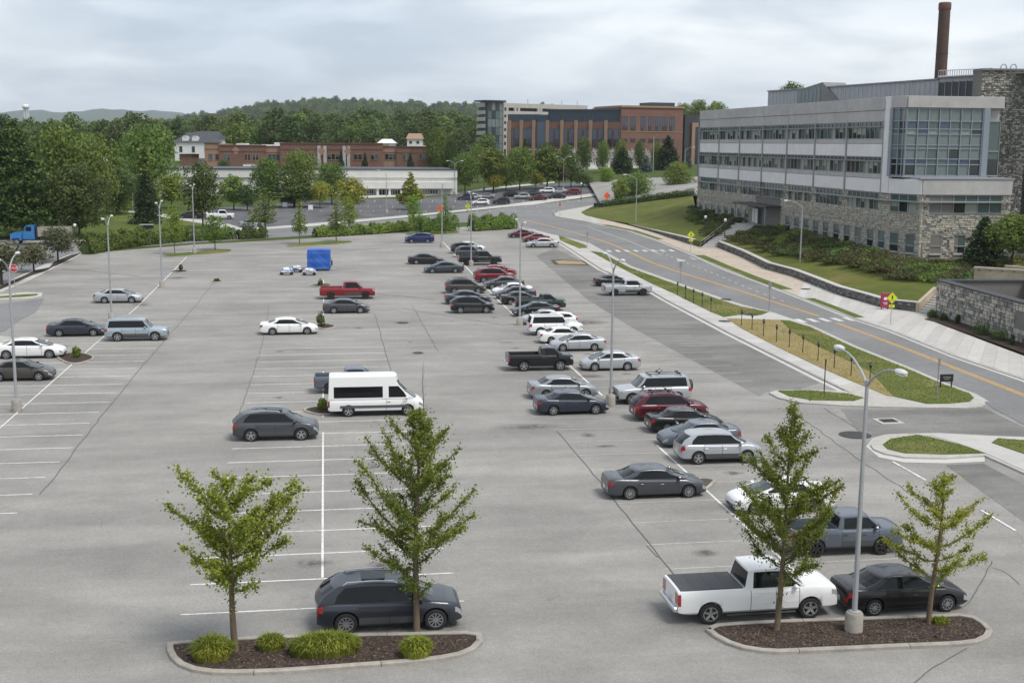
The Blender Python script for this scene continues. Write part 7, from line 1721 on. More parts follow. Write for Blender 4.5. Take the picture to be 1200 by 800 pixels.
# ground rising to the upper lot behind
mb = MB(); U = [he0, hl(.25), hl(.5), hl(.75), he1, Vector((100, 262, 6.6))]; far = [atd(690, 214, 345), atd(715, 211, 350), atd(745, 209, 352), atd(775, 208, 352), atd(812, 207, 350), Vector((140, 345, 8.5))]; far2 = [p+Vector((12, 70, 2.2)) for p in far]
for a, b, c in zip(U, far, far2): mb.v += [tuple(a-Vector((0, 0, .05))), tuple(a.lerp(b, .5)), tuple(b), tuple(c)]
for i in range(5):
    for j in range(3): k = i*4+j; mb.f.append([k, k+4, k+5, k+1]); mb.m.append(1 if j == 2 else 0); mb.sm.append(True)
struct(mb.obj('upper_lot', [M['lot'], M['meadow']], sharp=0))
def bank_wall(name, label, line, hs, dark=True, seed=0):
    """low stone wall with pale capstones"""
    ref = P3(line[0], g(line[0].y)); root = thing(name, label, 'wall', ref); st = MB(); core = MB(); s0 = 0
    for i, (a, b) in enumerate(zip(line, line[1:])):
        F = FR(a, b-a, ref); ln = (b-a).length; za, zb = g(a.y), g(b.y); z0 = min(za, zb)-.2; ha, hb = za+hs[i], zb+hs[i+1]
        zf = lambda u, ha=ha, hb=hb, ln=ln: ha+(hb-ha)*u/ln-.1
        out = F.n.x
        core.add([F.P(0, -.04, z0), F.P(ln, -.04, z0), F.P(ln, -.04, hb-.1), F.P(0, -.04, ha-.1), F.P(0, -.5, z0), F.P(ln, -.5, z0), F.P(ln, -.5, hb-.1), F.P(0, -.5, ha-.1)], [(0, 1, 2, 3), (7, 6, 5, 4), (3, 2, 6, 7), (0, 3, 7, 4), (1, 5, 6, 2)])
        stones(st, F, 0, ln, z0+.1, max(ha, hb), [], .42, .2, seed+i, 4, -.04, .12, zf)
        n = max(1, int(ln/1.6))
        for k in range(n):
            u0, u1 = ln*k/n+.01, ln*(k+1)/n-.01; q = MB(); c0, c1 = ha+(hb-ha)*u0/ln, ha+(hb-ha)*u1/ln
            q.add([F.P(u0, .16, c0-.1), F.P(u1, .16, c1-.1), F.P(u1, .16, c1), F.P(u0, .16, c0), F.P(u0, -.55, c0-.1), F.P(u1, -.55, c1-.1), F.P(u1, -.55, c1), F.P(u0, -.55, c0)], [(0, 1, 2, 3), (7, 6, 5, 4), (3, 2, 6, 7), (4, 5, 1, 0), (0, 3, 7, 4), (1, 5, 6, 2)])
            q.obj('capstone', M['concrete_c'], root)
    core.obj('core', M['mortar'], root); tag(st.obj('stonework', [M['dstone%d' % k] for k in range(4)], root, sharp=0), kind='stuff'); return root
bank_wall('retaining_wall', 'low stone retaining wall left of the long steps', px((734, 262.8), (752, 268.6), (770, 274.2), (786, 279.6), (800, 284), (812, 288)), [.3, .45, .65, .85, 1.0, 1.05], seed=20)
bank_wall('retaining_wall', 'long low stone retaining wall with stepped pale caps beside the far sidewalk', px((841, 290.2), (870, 302), (900, 317), (930, 325.2), (956, 335.5), (982, 346), (1010, 354), (1037, 362.2), (1073, 366.3)), [1.1, 1.1, 1.1, 1.1, 1.1, 1.1, 1.1, 1.1, 1.15], seed=40)
# long steps to the entrance
def steps():
    b0, b1 = Pa(821, 291.6, .13), Pa(841, 290.8, .13); t0, t1 = A_.P(A_.u_at(880, 240), 3.2, 4.0), A_.P(A_.u_at(907, 240), 3.2, 3.95); n = 15
    root = thing('entrance_steps', 'long pale steps with railings climbing to the lab entrance', 'steps', b0)
    for i in range(n):
        f0, f1 = i/n, (i+1.0)/n; q = MB(); a, b, c, d = b0.lerp(t0, f0), b1.lerp(t1, f0), b1.lerp(t1, f1), b0.lerp(t0, f1); z = b0.z+(t0.z-b0.z)*f1
        v = [Vector((p.x, p.y, zz))-b0 for zz in (z, z-.6) for p in (a, b, c, d)]
        q.add(v, [(0, 1, 2, 3), (0, 4, 5, 1), (1, 5, 6, 2), (2, 6, 7, 3), (3, 7, 4, 0)]); q.obj('step', M['concrete'] if i % 2 else M['concrete_b'], root)
    for e0, e1, nm in ((b0, t0, 0), (b1, t1, 1)):
        q = MB()
        for hh in (.55, 1.0): q.tube([e0-b0+Vector((0, 0, hh)), e1-b0+Vector((0, 0, hh))], .035, 6)
        for k in range(9): p = e0.lerp(e1, k/8)-b0; q.tube([p-Vector((0, 0, .1)), p+Vector((0, 0, 1.0))], .03, 6)
        q.obj('railing', M['greystrip'], root)
    pl = MB(); l1, l2 = A_.P(A_.u_at(876, 240), 3.2, 4.02)-b0, A_.P(A_.u_at(915, 240), 3.2, 4.02)-b0; l3, l4 = A_.P(A_.u_at(915, 240), -1.6, 4.02)-b0, A_.P(A_.u_at(876, 240), -1.6, 4.02)-b0
    pl.add([l1, l2, l3, l4], [(0, 1, 2, 3)]); pl.obj('landing', M['concrete'], root)
steps()
# tall stone wall, its steps and the tan walls behind
def front_wall():
    a, b = at(1096, 369.5), at(1201, 405); b = a+(b-a)*1.5; ref = P3(a, 0); F = FR(a, b-a, ref); ln = (b-a).length; root = thing('stone_wall', 'tall field stone wall with a dark cap beside the small steps', 'wall', ref); H = 3.55
    q = MB(); F.box(q, 0, ln, -.7, -.08, -.2, H); F.box(q, -.0, .6, -9, -.7, -.2, H); F.box(q, 0.6, 13, -9.5, -8.9, -.2, H-.1); q.obj('core', M['mortar'], root)
    uw = F.u_at(1189, 372); hole = [(uw, uw+3.5, 1.3, 2.75)]
    st = MB(); stones(st, F, 0, ln, -.1, H, hole, .42, .30, 71, 5, -.08, .18); Fs = FR(a+Vector((0, 0)), Vector((F.n.x, F.n.y))*-1, ref); 
    F3 = FR(Vector((a.x, a.y))-Vector((F.n.x, F.n.y))*9, Vector((F.n.x, F.n.y)), ref); stones(st, F3, 0, 9, -.1, H, [], .42, .3, 72, 5, -.02, .12)
    tag(st.obj('stonework', [M[k] for k in ('stone0', 'dstone1', 'stone3', 'dstone3', 'stone1')], root, sharp=0), kind='stuff')
    for k in range(int(ln/2)):
        q = MB(); F.box(q, k*2+.01, k*2+1.99, -.85, .2, H+.003, H+.16, 0, .02); q.obj('capstone', M['slate'], root)
    q = MB(); F.box(q, -.15, .75, -9.2, -.86, H+.003, H+.16); F.box(q, .76, 13, -9.8, -8.8, H-.097, H+.05); q.obj('capstone', M['slate'], root)
    glazing(root, F, uw+.05, uw+3.4, 1.32, 2.73, 2, [('win_dark', 1)], 2, None, .1, -.3, frame='dark_metal')
front_wall()
def small_steps():
    a, b = Pa(1077, 367.5, .13), Pa(1094, 370, .13); root = thing('side_steps', 'short flight of pale steps between lawn cheek wall and tall stone wall', 'steps', a); d = Vector((.78, .62, 0)).normalized()
    for k in range(7):
        q = MB(); p, r_ = a+d*k*.5, b+d*k*.5; z = a.z+(k+1)*.2; v = [Vector((e.x, e.y, zz))-a for zz in (z, z-.5) for e in (p, r_, r_+d*.5, p+d*.5)]
        q.add(v, [(0, 1, 2, 3), (0, 4, 5, 1), (1, 5, 6, 2), (2, 6, 7, 3), (3, 7, 4, 0)]); q.obj('step', M['concrete_c'], root)
    q = MB(); v = []
    for s_ in (0, 1):
        o = a-Vector((d.y, -d.x, 0))*(.05+.35*s_); v += [o-a+Vector((0, 0, -.2)), o+d*4-a+Vector((0, 0, -.2)), o+d*4-a+Vector((0, 0, 2.3)), o-a+Vector((0, 0, 1.0))]
    q.add(v, [(0, 1, 2, 3), (7, 6, 5, 4), (3, 2, 6, 7), (0, 3, 7, 4), (1, 5, 6, 2)]); q.obj('cheek_wall', M['tan_wall'], root)
small_steps()
for (x0, y0, x1, y1, dp, h, lab_) in ((1142, 312.5, 1230, 329, 132, 3.2, 'stained tan concrete terrace wall nearer the stone wall'), (1178, 311, 1240, 311.5, 139, 3.2, 'stained tan concrete wall behind the nearer terrace wall')):
    a, b = atd(x0, y0, dp), atd(x1, y1, dp-4); F = FR((a.x, a.y), (b.x-a.x, b.y-a.y), a); ln = math.hypot(b.x-a.x, b.y-a.y); root = thing('terrace_wall', lab_, 'wall', a)
    q = MB(); F.box(q, 0, ln, -.4, 0, a.z-h, a.z-.2); q.obj('core', M['tan_wall'], root); q = MB(); F.box(q, -.05, ln, -.5, .1, a.z-.197, a.z); q.obj('capstone', M['concrete_warm'], root)
    q = MB()
    for k in range(int(ln/1.2)): F.box(q, k*1.2+.4, k*1.2+.55, .0, .06, a.z-.36, a.z-.26)
    q.obj('weep_slot', M['dark_metal'], root)
struct(sheet('wall_bed', px((1083, 375.8), (1097, 371), (1150, 388), (1205, 407), (1300, 440), (1290, 450), (1205, 418), (1150, 398), (1100, 380)), .17, M['mulch'], h=.06))
def proto_shrub(seed, lm, n=420, leaf=.20):
    rr = random.Random(seed); mb = MB()
    for c, r1, r2 in [(Vector((0, 0, .35)), .9, .5)]+[(Vector((.6*math.cos(i*1.26+seed), .6*math.sin(i*1.26+seed), rr.uniform(.25, .5))), .55, .38) for i in range(5)]:
        for _ in range(n//6):
            d = rvec(rr); d.z = abs(d.z)*1.0-.15; p = c+Vector((d.x*r1, d.y*r1, d.z*r2))*rr.uniform(.8, 1.1); p.z = max(0, p.z); leafq(mb, p, (d+rvec(rr)*.7).normalized(), leaf*rr.uniform(.7, 1.3), rr)
    return mb.mesh('spreading_shrub', [LM[lm]], sharp=0)
SH = [proto_shrub(1, 'red'), proto_shrub(2, 'mid'), proto_shrub(3, 'olive'), proto_shrub(4, 'dark'), proto_shrub(5, 'red')]
rs = random.Random(11); n_sh = 0
def put_shrub(p, s, me):
    o = link('spreading_shrub', me, None, (p.x, p.y, p.z-.05), rs.uniform(0, 6.28)); o.scale = (s, s, s*rs.uniform(.75, 1.05)); return tag(o, 'low spreading reddish green shrub massed on the bank below the lab', 'shrub', 'spreading shrubs on the lab bank')
for s0, s1, t0, t1, n in ((.25, 2.2, .16, .95, 46), (2.2, 3.6, .30, .88, 40), (3.6, 5.2, .44, .88, 50), (5.2, 7.2, .40, .88, 56), (7.2, 8.6, .2, .9, 26)):
    for i in range(n):
        s = s0+(s1-s0)*((i*.618) % 1.0); t = t0+(t1-t0)*((i+.5)/n); put_shrub(bank_pt(cr, s, min(t, .9)), rs.uniform(.95, 1.55), rs.choice(SH))
for i in range(44):
    s = 5.6+2.3*((i*.618) % 1.0); t = .25+.7*((i+.5)/44)
    if s < 6.6 and t < .45: continue
    put_shrub(bank_pt(cl, s, t), rs.uniform(.9, 1.5), SH[3 if rs.random() < .6 else 0])
for x, y, w, h, lab_, lm in ((1092, 373, 12, 10, 'rounded dark shrub at the left end of the stone wall bed', 'dark'), (1106, 377, 10, 9, 'second dark shrub along the stone wall bed', 'dark'), (1122, 381, 5, 12, 'narrow upright evergreen by the stone wall', 'conifer'), (1150, 394, 22, 20, 'large dark shrub in the stone wall bed', 'dark'), (1170, 400, 22, 16, 'dark shrub right of the large one in the wall bed', 'dark'), (1186, 406, 5, 14, 'narrow upright evergreen near the wall window', 'conifer')):
    bush('shrub', lab_, x, y, w, h, lm, 700, int(x), .14)
tree('pine_bush', 'feathery green pine bush at the lab corner by the tan walls', 1152, 304, 256, 56, 'conifer', depth=147); tree('pine_bush', 'fuller green pine bush cut by the right edge', 1186, 306, 250, 66, 'oak2', depth=145)
hedge('dark clipped hedge along the top of the lawn', [Vector((p.x, p.y)) for p in (hl(.02), hl(.2), hl(.4), hl(.6), hl(.8), hl(1))], 2.0, 1.5, 9, 'dark', base_z=None) if False else None
def slope_hedge():
    rr = random.Random(8); mb = MB(); o0 = hl(0)
    for i in range(5200):
        t = rr.random(); c = hl(t); d = rvec(rr); d.z = abs(d.z); p = c+Vector((d.x*1.1+rr.uniform(-.5, .5), d.y*1.1, d.z*(1.35+.2*math.sin(t*40)))); leafq(mb, p-o0, (d+rvec(rr)*.7).normalized(), rr.uniform(.22, .42), rr)
    root = thing('hedge', 'dark clipped hedge along the top of the right lawn', 'hedge', o0); mb.obj('foliage', LM['dark'], root, sharp=0)
    k = MB(); m_ = (hl(0)+hl(1))/2-o0; v = hl(1)-hl(0); k.box(m_+Vector((0, 0, .4)), (math.hypot(v.x, v.y), 1.1, .9), 0, math.atan2(v.y, v.x), ry=-math.asin(v.z/v.length)); k.obj('stems', M['bark'], root)
slope_hedge()
tree('shade_tree', 'dark tree top showing behind the lab roof left of the skylight', 927, 150, 97, 34, 'oak', depth=330); 
for x, yt, w, l_ in ((818, 117, 30, 'tree top left of the lab roof, farther left'), (838, 119, 34, 'tree top left of the lab roof, nearer the roof'), (800, 121, 26, 'tree top behind the brick hall roof plant')): tree('shade_tree', l_, x, 170, yt, w, 'oak2', depth=620)

# ================================================================== LAMPS
M['galv'] = mat('galvanised_pole', (.37, .38, .385), .5, .1, 3, metal=.3)
M['lamp_white'] = mat('lamp_head_paint', (.55, .56, .57), .4)
M['globe'] = mat('white_globe', (.72, .72, .70), .35)
def head_mesh():
    mb = MB(); n = 10; secs = [(0, .05, .05), (.08, .10, .07), (.22, .145, .095), (.42, .16, .105), (.58, .13, .085), (.68, .06, .04)]
    for x, w, h in secs:
        for k in range(n): a = 2*math.pi*k/n; mb.v.append((x, w*math.cos(a), h*math.sin(a)*(1.0 if math.sin(a) > 0 else .6)))
    for i in range(len(secs)-1):
        for k in range(n): mb.f.append([i*n+k, i*n+(k+1) % n, (i+1)*n+(k+1) % n, (i+1)*n+k]); mb.m.append(0); mb.sm.append(True)
    mb.f += [list(range(n))[::-1], [(len(secs)-1)*n+k for k in range(n)]]; mb.m += [0, 0]; mb.sm += [True, True]
    mb.box((.4, 0, -.07), (.42, .2, .04), 1); return mb.mesh('lamp_head', [M['lamp_white'], M['globe']], sharp=50)
HEAD = head_mesh()
def lamp(label, xp, yp, top_y, arms, H=None, r=.10, base=True, cat='street lamp', group=None, L_=2.4, rise=.85, z=None):
    c = at(xp, yp); z = g(c.y) if z is None else z
    if H is None: d = ray(xp, top_y); H = CAM_H+d.z*math.hypot(c.x, c.y)/math.hypot(d.x, d.y)-z-rise
    root = thing('street_lamp', label, cat, (c.x, c.y, z), 0, group); mb = MB(); mb.tube([(0, 0, .3 if base else -.2), (0, 0, H)], [r, r*.62], 10); mb.obj('pole', M['galv'], root)
    if base: q = MB(); q.lathe([(.32, -.1), (.31, .72), (.27, .78), (0, .78)], 16); q.lathe([(.19, .78), (.19, .82), (.1, .84)], 10, mi=1); q.obj('pole_base', [M['kerb_old'], M['galv']], root, sharp=40)
    for a in arms:
        dx, dy = math.cos(a), math.sin(a); q = MB(); pts = [(dx*L_*t, dy*L_*t, H-.25+rise*(1-(1-t)**2.0)+.1) for t in [k/7 for k in range(8)]]; pts[0] = (0, 0, H-.2); q.tube(pts, [.05, .048, .045, .042, .04, .036, .032, .03], 7); ar = q.obj('lamp_arm', M['galv'], root)
        link('lamp_head', HEAD, ar, (dx*(L_-.05), dy*(L_-.05), H+rise-.12), a)
    return root
UP, DN = math.pi/2, -math.pi/2
for l_, x, y in (('twin headed lamp post at the left edge of the lot', 20, 482), ('twin headed lamp post behind the pale blue wagon', 131, 376), ('twin headed lamp post between the left row and the far sedan', 190, 337), ('twin headed lamp post on the leftmost far grass oval', 228, 298),
                 ('twin headed lamp post among the right hand car cluster', 609, 381), ('twin headed lamp post at the nose of the navy sedan', 715.5, 476), ('tall twin headed lamp post on the right front island', 1000, 741), ('twin headed lamp post beside the black crew cab pickup', 552, 312), ('twin headed lamp post behind the dark blue hatchback', 518, 290)):
    lamp(l_, x, y, 0, (UP, DN), H=9.1, L_=2.1)
lamp('single arm roadside lamp on the lawn edge by the wall', 745, 264.5, 204, (math.pi,), base=False, L_=2.0, z=Pa(745, 264.5, .4).z); lamp('single arm roadside lamp rising from the shrub bank', 937, 319, 234, (math.pi,), base=False, L_=2.0, z=Pa(937, 319, .9).z)
lamp('twin headed lamp behind the far red suv', 660, 223, 183, (0, math.pi), L_=1.6); lamp('slim lamp behind the far lot silver cars', 567, 223, 185, (.4,), L_=1.4); lamp('twin headed lamp by the end of the white shop', 533, 228, 188, (0, math.pi), L_=1.6)
lamp('lamp behind the white shop roof', 275, 205, 188.5, (math.pi,), base=False, L_=1.6); lamp('curved lamp on the park lawn edge', 156, 248, 203, (0,), base=False, L_=2.2); lamp('lamp above the left trees near the shop roof', 182, 222, 191, (math.pi,), base=False, L_=1.8)
lamp('lamp in the middle of the empty far lot', 453, 250, 199, (2.6,), L_=1.5); lamp('lamp at the lab corner beyond the lawn', 802, 213, 172, (0,), base=False, L_=2.4)
c_ = at(765, 209); q = MB(); q.tube([(0, 0, -.3), (0, 0, 13.0)], [.16, .08], 8); tag(q.obj('utility_pole', M['galv'], loc=gp(c_)), 'tall plain pale pole before the dark conifers', 'pole')
def globe_lamp(label, x, y, yt, z=None):
    c = at(x, y); z = g(c.y) if z is None else z; d = ray(x, yt); H = CAM_H+d.z*math.hypot(c.x, c.y)/math.hypot(d.x, d.y)-z; root = thing('globe_lamp', label, 'lamp post', (c.x, c.y, z)); m = MB(); m.lathe([(.16, -.1), (.15, .5), (.07, .6), (.055, H-.7), (.12, H-.6), (.12, H-.55), (0, H-.55)], 10); m.obj('pole', M['trim'], root, sharp=40); m = MB(); m.lathe([(.1, H-.55), (.24, H-.35), (.25, H-.2), (.15, H-.02), (0, H)], 12); m.obj('globe', M['globe'], root, sharp=60)
globe_lamp('white globe lamp by the left roadside trees', 88.5, 284, 262); globe_lamp('white globe lamp on a black post by the far lot corner', 681, 234, 214); globe_lamp('white globe lamp left of the long steps among shrubs', 826, 281, 252.5, Pa(826, 281, 1.7).z); globe_lamp('white globe lamp at the middle of the long steps', 849, 287, 256, Pa(849, 287, 1.0).z)

# ================================================================== SIGNS AND METERS
M['sign_yellow'] = mat('sign_yellow_green', (.62, .68, .02), .5); M['sign_orange'] = mat('sign_orange', (.80, .10, .015), .5); M['sign_red'] = mat('sign_red', (.42, .02, .025), .5); M['sign_white'] = mat('sign_white', (.72, .72, .72), .5); M['sign_black'] = mat('sign_black', (.012, .012, .012), .6); M['sign_back'] = mat('sign_back_metal', (.26, .265, .27), .5, metal=.4); M['maroon_sign'] = mat('maroon_banner', (.30, .03, .075), .6)
def ngon_plate(n, r, t, rot=0.0, mi=0, y=0.0):
    mb = MB(); a = [(r*math.cos(rot+2*math.pi*k/n), r*math.sin(rot+2*math.pi*k/n)) for k in range(n)]; mb.add([(x, y-t/2, z) for x, z in a]+[(x, y+t/2, z) for x, z in a], [tuple(range(n)), tuple(range(n, 2*n))[::-1]]+[(k, n+k, n+(k+1) % n, (k+1) % n) for k in range(n)], mi); return mb
def shift(mb, v): mb.v = [(a+v[0], b+v[1], c+v[2]) for a, b, c in mb.v]; return mb
def flat_poly(pts, y): mb = MB(); mb.add([(x, y, z) for x, z in pts], [tuple(range(len(pts)))]); return mb
def post_sign(label, x, y, H, rz=0.0, name='road_sign', m='galv', z=None):
    c = at(x, y); root = thing(name, label, 'sign', (c.x, c.y, g(c.y)+.1 if z is None else z), rz); mb = MB(); mb.box((0, 0, H/2-.1), (.055, .055, H+.2)); mb.obj('post', M[m], root); return root
def walker(root, parent, zc, s):
    y = -.032
    q = MB(); q.add([(s*(.02+.075*math.cos(a)), y, zc+s*(.27+.075*math.sin(a))) for a in [2*math.pi*k/10 for k in range(10)]], [tuple(range(10))])
    for poly in ([(-.05, .18), (.08, .18), (.07, -.03), (-.05, -.03)], [(-.05, -.03), (.0, -.03), (-.10, -.34), (-.17, -.34)], [(.01, -.03), (.07, -.03), (.17, -.32), (.10, -.34)], [(.07, .17), (.2, .02), (.16, -.01), (.05, .10)], [(-.05, .17), (-.18, .03), (-.14, 0), (-.03, .09)]):
        q.add([(a*s, y-.001, zc+b*s) for a, b in poly], [tuple(range(len(poly)))])
    q.obj('walking_figure', M['sign_black'], parent)
def crossing(label, x, y, sc=1.0):
    root = post_sign(label, x, y, 3.0*sc); zc = 2.55*sc; pl = shift(ngon_plate(4, .56*sc, .02, 0, 0, -.04), (0, 0, zc)).obj('sign_plate', M['sign_yellow'], root); 
    for k in range(1):
        b = MB(); r1, r0 = .50*sc, .47*sc
        for i in range(4):
            a0, a1 = math.pi/2*i, math.pi/2*(i+1); b.add([(r1*math.cos(a0), -.052, zc+r1*math.sin(a0)), (r1*math.cos(a1), -.052, zc+r1*math.sin(a1)), (r0*math.cos(a1), -.052, zc+r0*math.sin(a1)), (r0*math.cos(a0), -.052, zc+r0*math.sin(a0))], [(0, 1, 2, 3)])
        b.obj('sign_border', M['sign_black'], pl)
    walker(root, pl, zc, .85*sc); w = [o for o in pl.children if o.name.startswith('walking')][0]; w.location.y = -.022
    q = MB(); q.box((0, -.045, zc-.80*sc), (.56*sc, .02, .28*sc)); p2 = q.obj('arrow_plate', M['sign_yellow'], root); z = zc-.80*sc
    ar = flat_poly([(.14*sc, z+.09*sc), (-.05*sc, z-.03*sc), (-.01*sc, z-.08*sc), (-.16*sc, z-.09*sc), (-.13*sc, z+.04*sc), (-.09*sc, z+.0*sc), (.11*sc, z+.11*sc)], -.058); ar.obj('arrow', M['sign_black'], p2)
crossing('yellow pedestrian crossing sign at the far crosswalk', 809, 297, 1.05); crossing('yellow pedestrian crossing sign near the maroon banner', 1043.5, 381, 1.0); crossing('small yellow crossing sign beyond the lot hedge', 548, 257.5, 1.0)
def lettering(txt, size, parent, loc, m, rx=math.pi/2):
    cu = bpy.data.curves.new('lettering', 'FONT'); cu.body = txt; cu.size = size; cu.align_x = 'CENTER'; cu.align_y = 'CENTER'; cu.extrude = .002
    t_ = bpy.data.objects.new('lettering', cu); COL.objects.link(t_); dg = bpy.context.evaluated_depsgraph_get(); me = bpy.data.meshes.new_from_object(t_.evaluated_get(dg)); bpy.data.objects.remove(t_); me.materials.clear(); me.materials.append(m); me.name = 'lettering'
    o = link('lettering', me, parent, loc); o.rotation_euler = (rx, 0, 0); return o
def stop_sign(label, x, y, H, sc=1.0):
    root = post_sign(label, x, y, H); pl = shift(ngon_plate(8, .41*sc, .02, math.pi/8, 0, -.045), (0, 0, H-.25)).obj('sign_plate', M['sign_white'], root); shift(ngon_plate(8, .375*sc, .006, math.pi/8, 0, -.058), (0, 0, H-.25)).obj('sign_face', M['sign_red'], pl); lettering('STOP', .30*sc, pl, (0, -.064, H-.25), M['sign_white'])
stop_sign('red stop sign by the left lot entrance', 17.8, 345.5, 3.1, 1.1); stop_sign('stop sign at the sidewalk corner of the right road', 656, 256, 3.0)
for i, (x, y, H) in enumerate(((711, 241, 2.6), (516, 263, 3.2))):
    root = post_sign(['orange diamond work sign beside the dark sign board', 'orange work sign partly behind a far lamp post'][i], x, y, H, name='work_sign'); shift(ngon_plate(4, .86 if i == 0 else .7, .03, 0, 0, -.05), (0, 0, H-.35)).obj('sign_plate', M['sign_orange'], root)
    q = MB(); q.box((0, 0, .05), (1.2, .06, .06)); q.box((0, 0, .05), (.06, 1.2, .06)); q.obj('stand', M['trim'], root)
def board(label, x, y, w, h, legs, m='sign_black', name='sign_board'):
    c = at(x, y); root = thing(name, label, 'sign', (c.x, c.y, g(c.y)+.1)); q = MB(); q.box((0, 0, legs+h/2), (w, .08, h), 0, bev=.02); q.obj('sign_panel', M[m], root); 
    for s in (-1, 1): q = MB(); q.box((s*w*.42, 0.05, legs/2+.1), (.07, .07, legs+.2)); q.obj('leg', M[m], root)
    return root
board('dark name board left of the orange diamond sign', 701, 245, 2.1, .95, .35); b_ = board('small black board sign on the grass tip by the exit', 1108.5, 456, 1.0, .55, .45)
q = MB(); q.box((0, -.05, .78), (.6, .012, .07)); q.box((0, -.05, .64), (.4, .012, .05)); 
q.obj('sign_stripe', M['sign_back'], b_)
for lab_, x, y, H, w, h, m in (('grey backed sign post by the upper verge tip', 688, 291, 2.5, .3, .7, 'sign_back'), ('white topped sign post on the verge near the lane arrow', 797, 333, 2.7, .34, .75, 'sign_back'), ('thin sign post at the kerb above the straw grass', 901, 364, 2.9, .32, .75, 'sign_back'), ('thin grey sign post left of the black board sign', 1097.5, 470.5, 2.9, .16, .5, 'sign_back'), ('thin black post on the small grass island', 965.5, 464, 2.5, .10, .4, 'sign_black')):
    root = post_sign(lab_, x, y, H, m='sign_back' if m == 'sign_back' else 'sign_black'); q = MB(); q.box((0, -.04, H-h/2), (w, .02, h)); q.obj('sign_plate', M[m], root)
    if 'white topped' in lab_: q = MB(); q.box((0, -.04, H+.08), (.95, .03, .16)); q.obj('name_blade', M['sign_white'], root)
root = thing('banner_sign', 'maroon banner sign with a white emblem against the stone wall', 'sign', Pa(1036.5, 364, .14)); q = MB(); q.box((0, 0, .95), (.95, .22, 1.55), 0, bev=.04); bp = q.obj('sign_panel', M['maroon_sign'], root)
q = MB(); q.add([(.22*math.cos(a), -.118, 1.15+.16*math.sin(a)) for a in [2*math.pi*k/12 for k in range(12)]], [tuple(range(12))]); q.box((0, -.116, .72), (.5, .008, .06)); q.box((.03, -.116, .56), (.36, .008, .05)); q.obj('emblem', M['sign_white'], bp)
for s in (-.35, .35): q = MB(); q.box((s, 0, .1), (.07, .1, .3)); q.obj('leg', M['trim'], root)
MET = [(793.8, 347.3), (803, 352), (812.5, 356.6), (822.7, 361), (833, 367), (868.8, 383), (881, 388), (894.4, 395.4), (909.6, 402.7), (924.8, 408.5), (940.5, 415.3), (958.3, 424.6), (977.3, 433), (997, 442.5), (1019, 451.5)]
mp_ = MB(); mp_.tube([(0, 0, -.1), (0, 0, 1.15)], .035, 7); mpost = mp_.mesh('post', [M['sign_black']], sharp=0); mh = MB(); mh.lathe([(.05, 1.12), (.085, 1.2), (.10, 1.32), (.10, 1.45), (.07, 1.54), (0, 1.58)], 10); mhead = mh.mesh('meter_head', [M['trim']], sharp=50); mw = MB(); mw.box((0, -.098, 1.42), (.1, .012, .09)); mwin = mw.mesh('display', [M['sign_back']])
for i, (x, y) in enumerate(MET):
    c = at(x, y); root = thing('parking_meter', ('first', 'second', 'third', 'fourth', 'fifth')[i]+' black parking meter from the top of the upper verge' if i < 5 else ('first', 'second', 'third', 'fourth', 'fifth', 'sixth', 'seventh', 'eighth', 'ninth', 'tenth')[i-5]+' black parking meter down the straw coloured turf', 'parking meter', (c.x, c.y, g(c.y)+.13), random.uniform(-.2, .2), 'parking meters along the sidewalk')
    link('post', mpost, root); h_ = link('meter_head', mhead, root); link('display', mwin, h_)
for x, y, l_ in ((334, 244, 'small white board sign in the far lot, left one'), (364, 247.5, 'small white board sign in the far lot, right one')): board(l_, x, y, 1.0, 1.0, .2, 'sign_white')
q = MB(); q.box((0, 0, .8), (.5, .4, 1.7), 0, bev=.05); q.box((0, -.21, .9), (.36, .03, 1.1), 1); tag(q.obj('utility_cabinet', [M['lamp_white'], M['galv']], loc=gp(at(300, 272), .03)), 'pale utility cabinet behind the airy young tree', 'cabinet')
c = at(172, 269); root = thing('utility_box', 'dark utility box on the park lawn under the conical tree', 'utility box', gp(c, .05)); q = MB(); q.box((0, 0, .35), (2.2, 1.2, .8), 0, bev=.06); q.obj('housing', M['trim'], root); q = MB(); q.box((0, 0, .80), (2.4, 1.4, .12), 0, bev=.03); q.obj('lid', M['galv'], root)

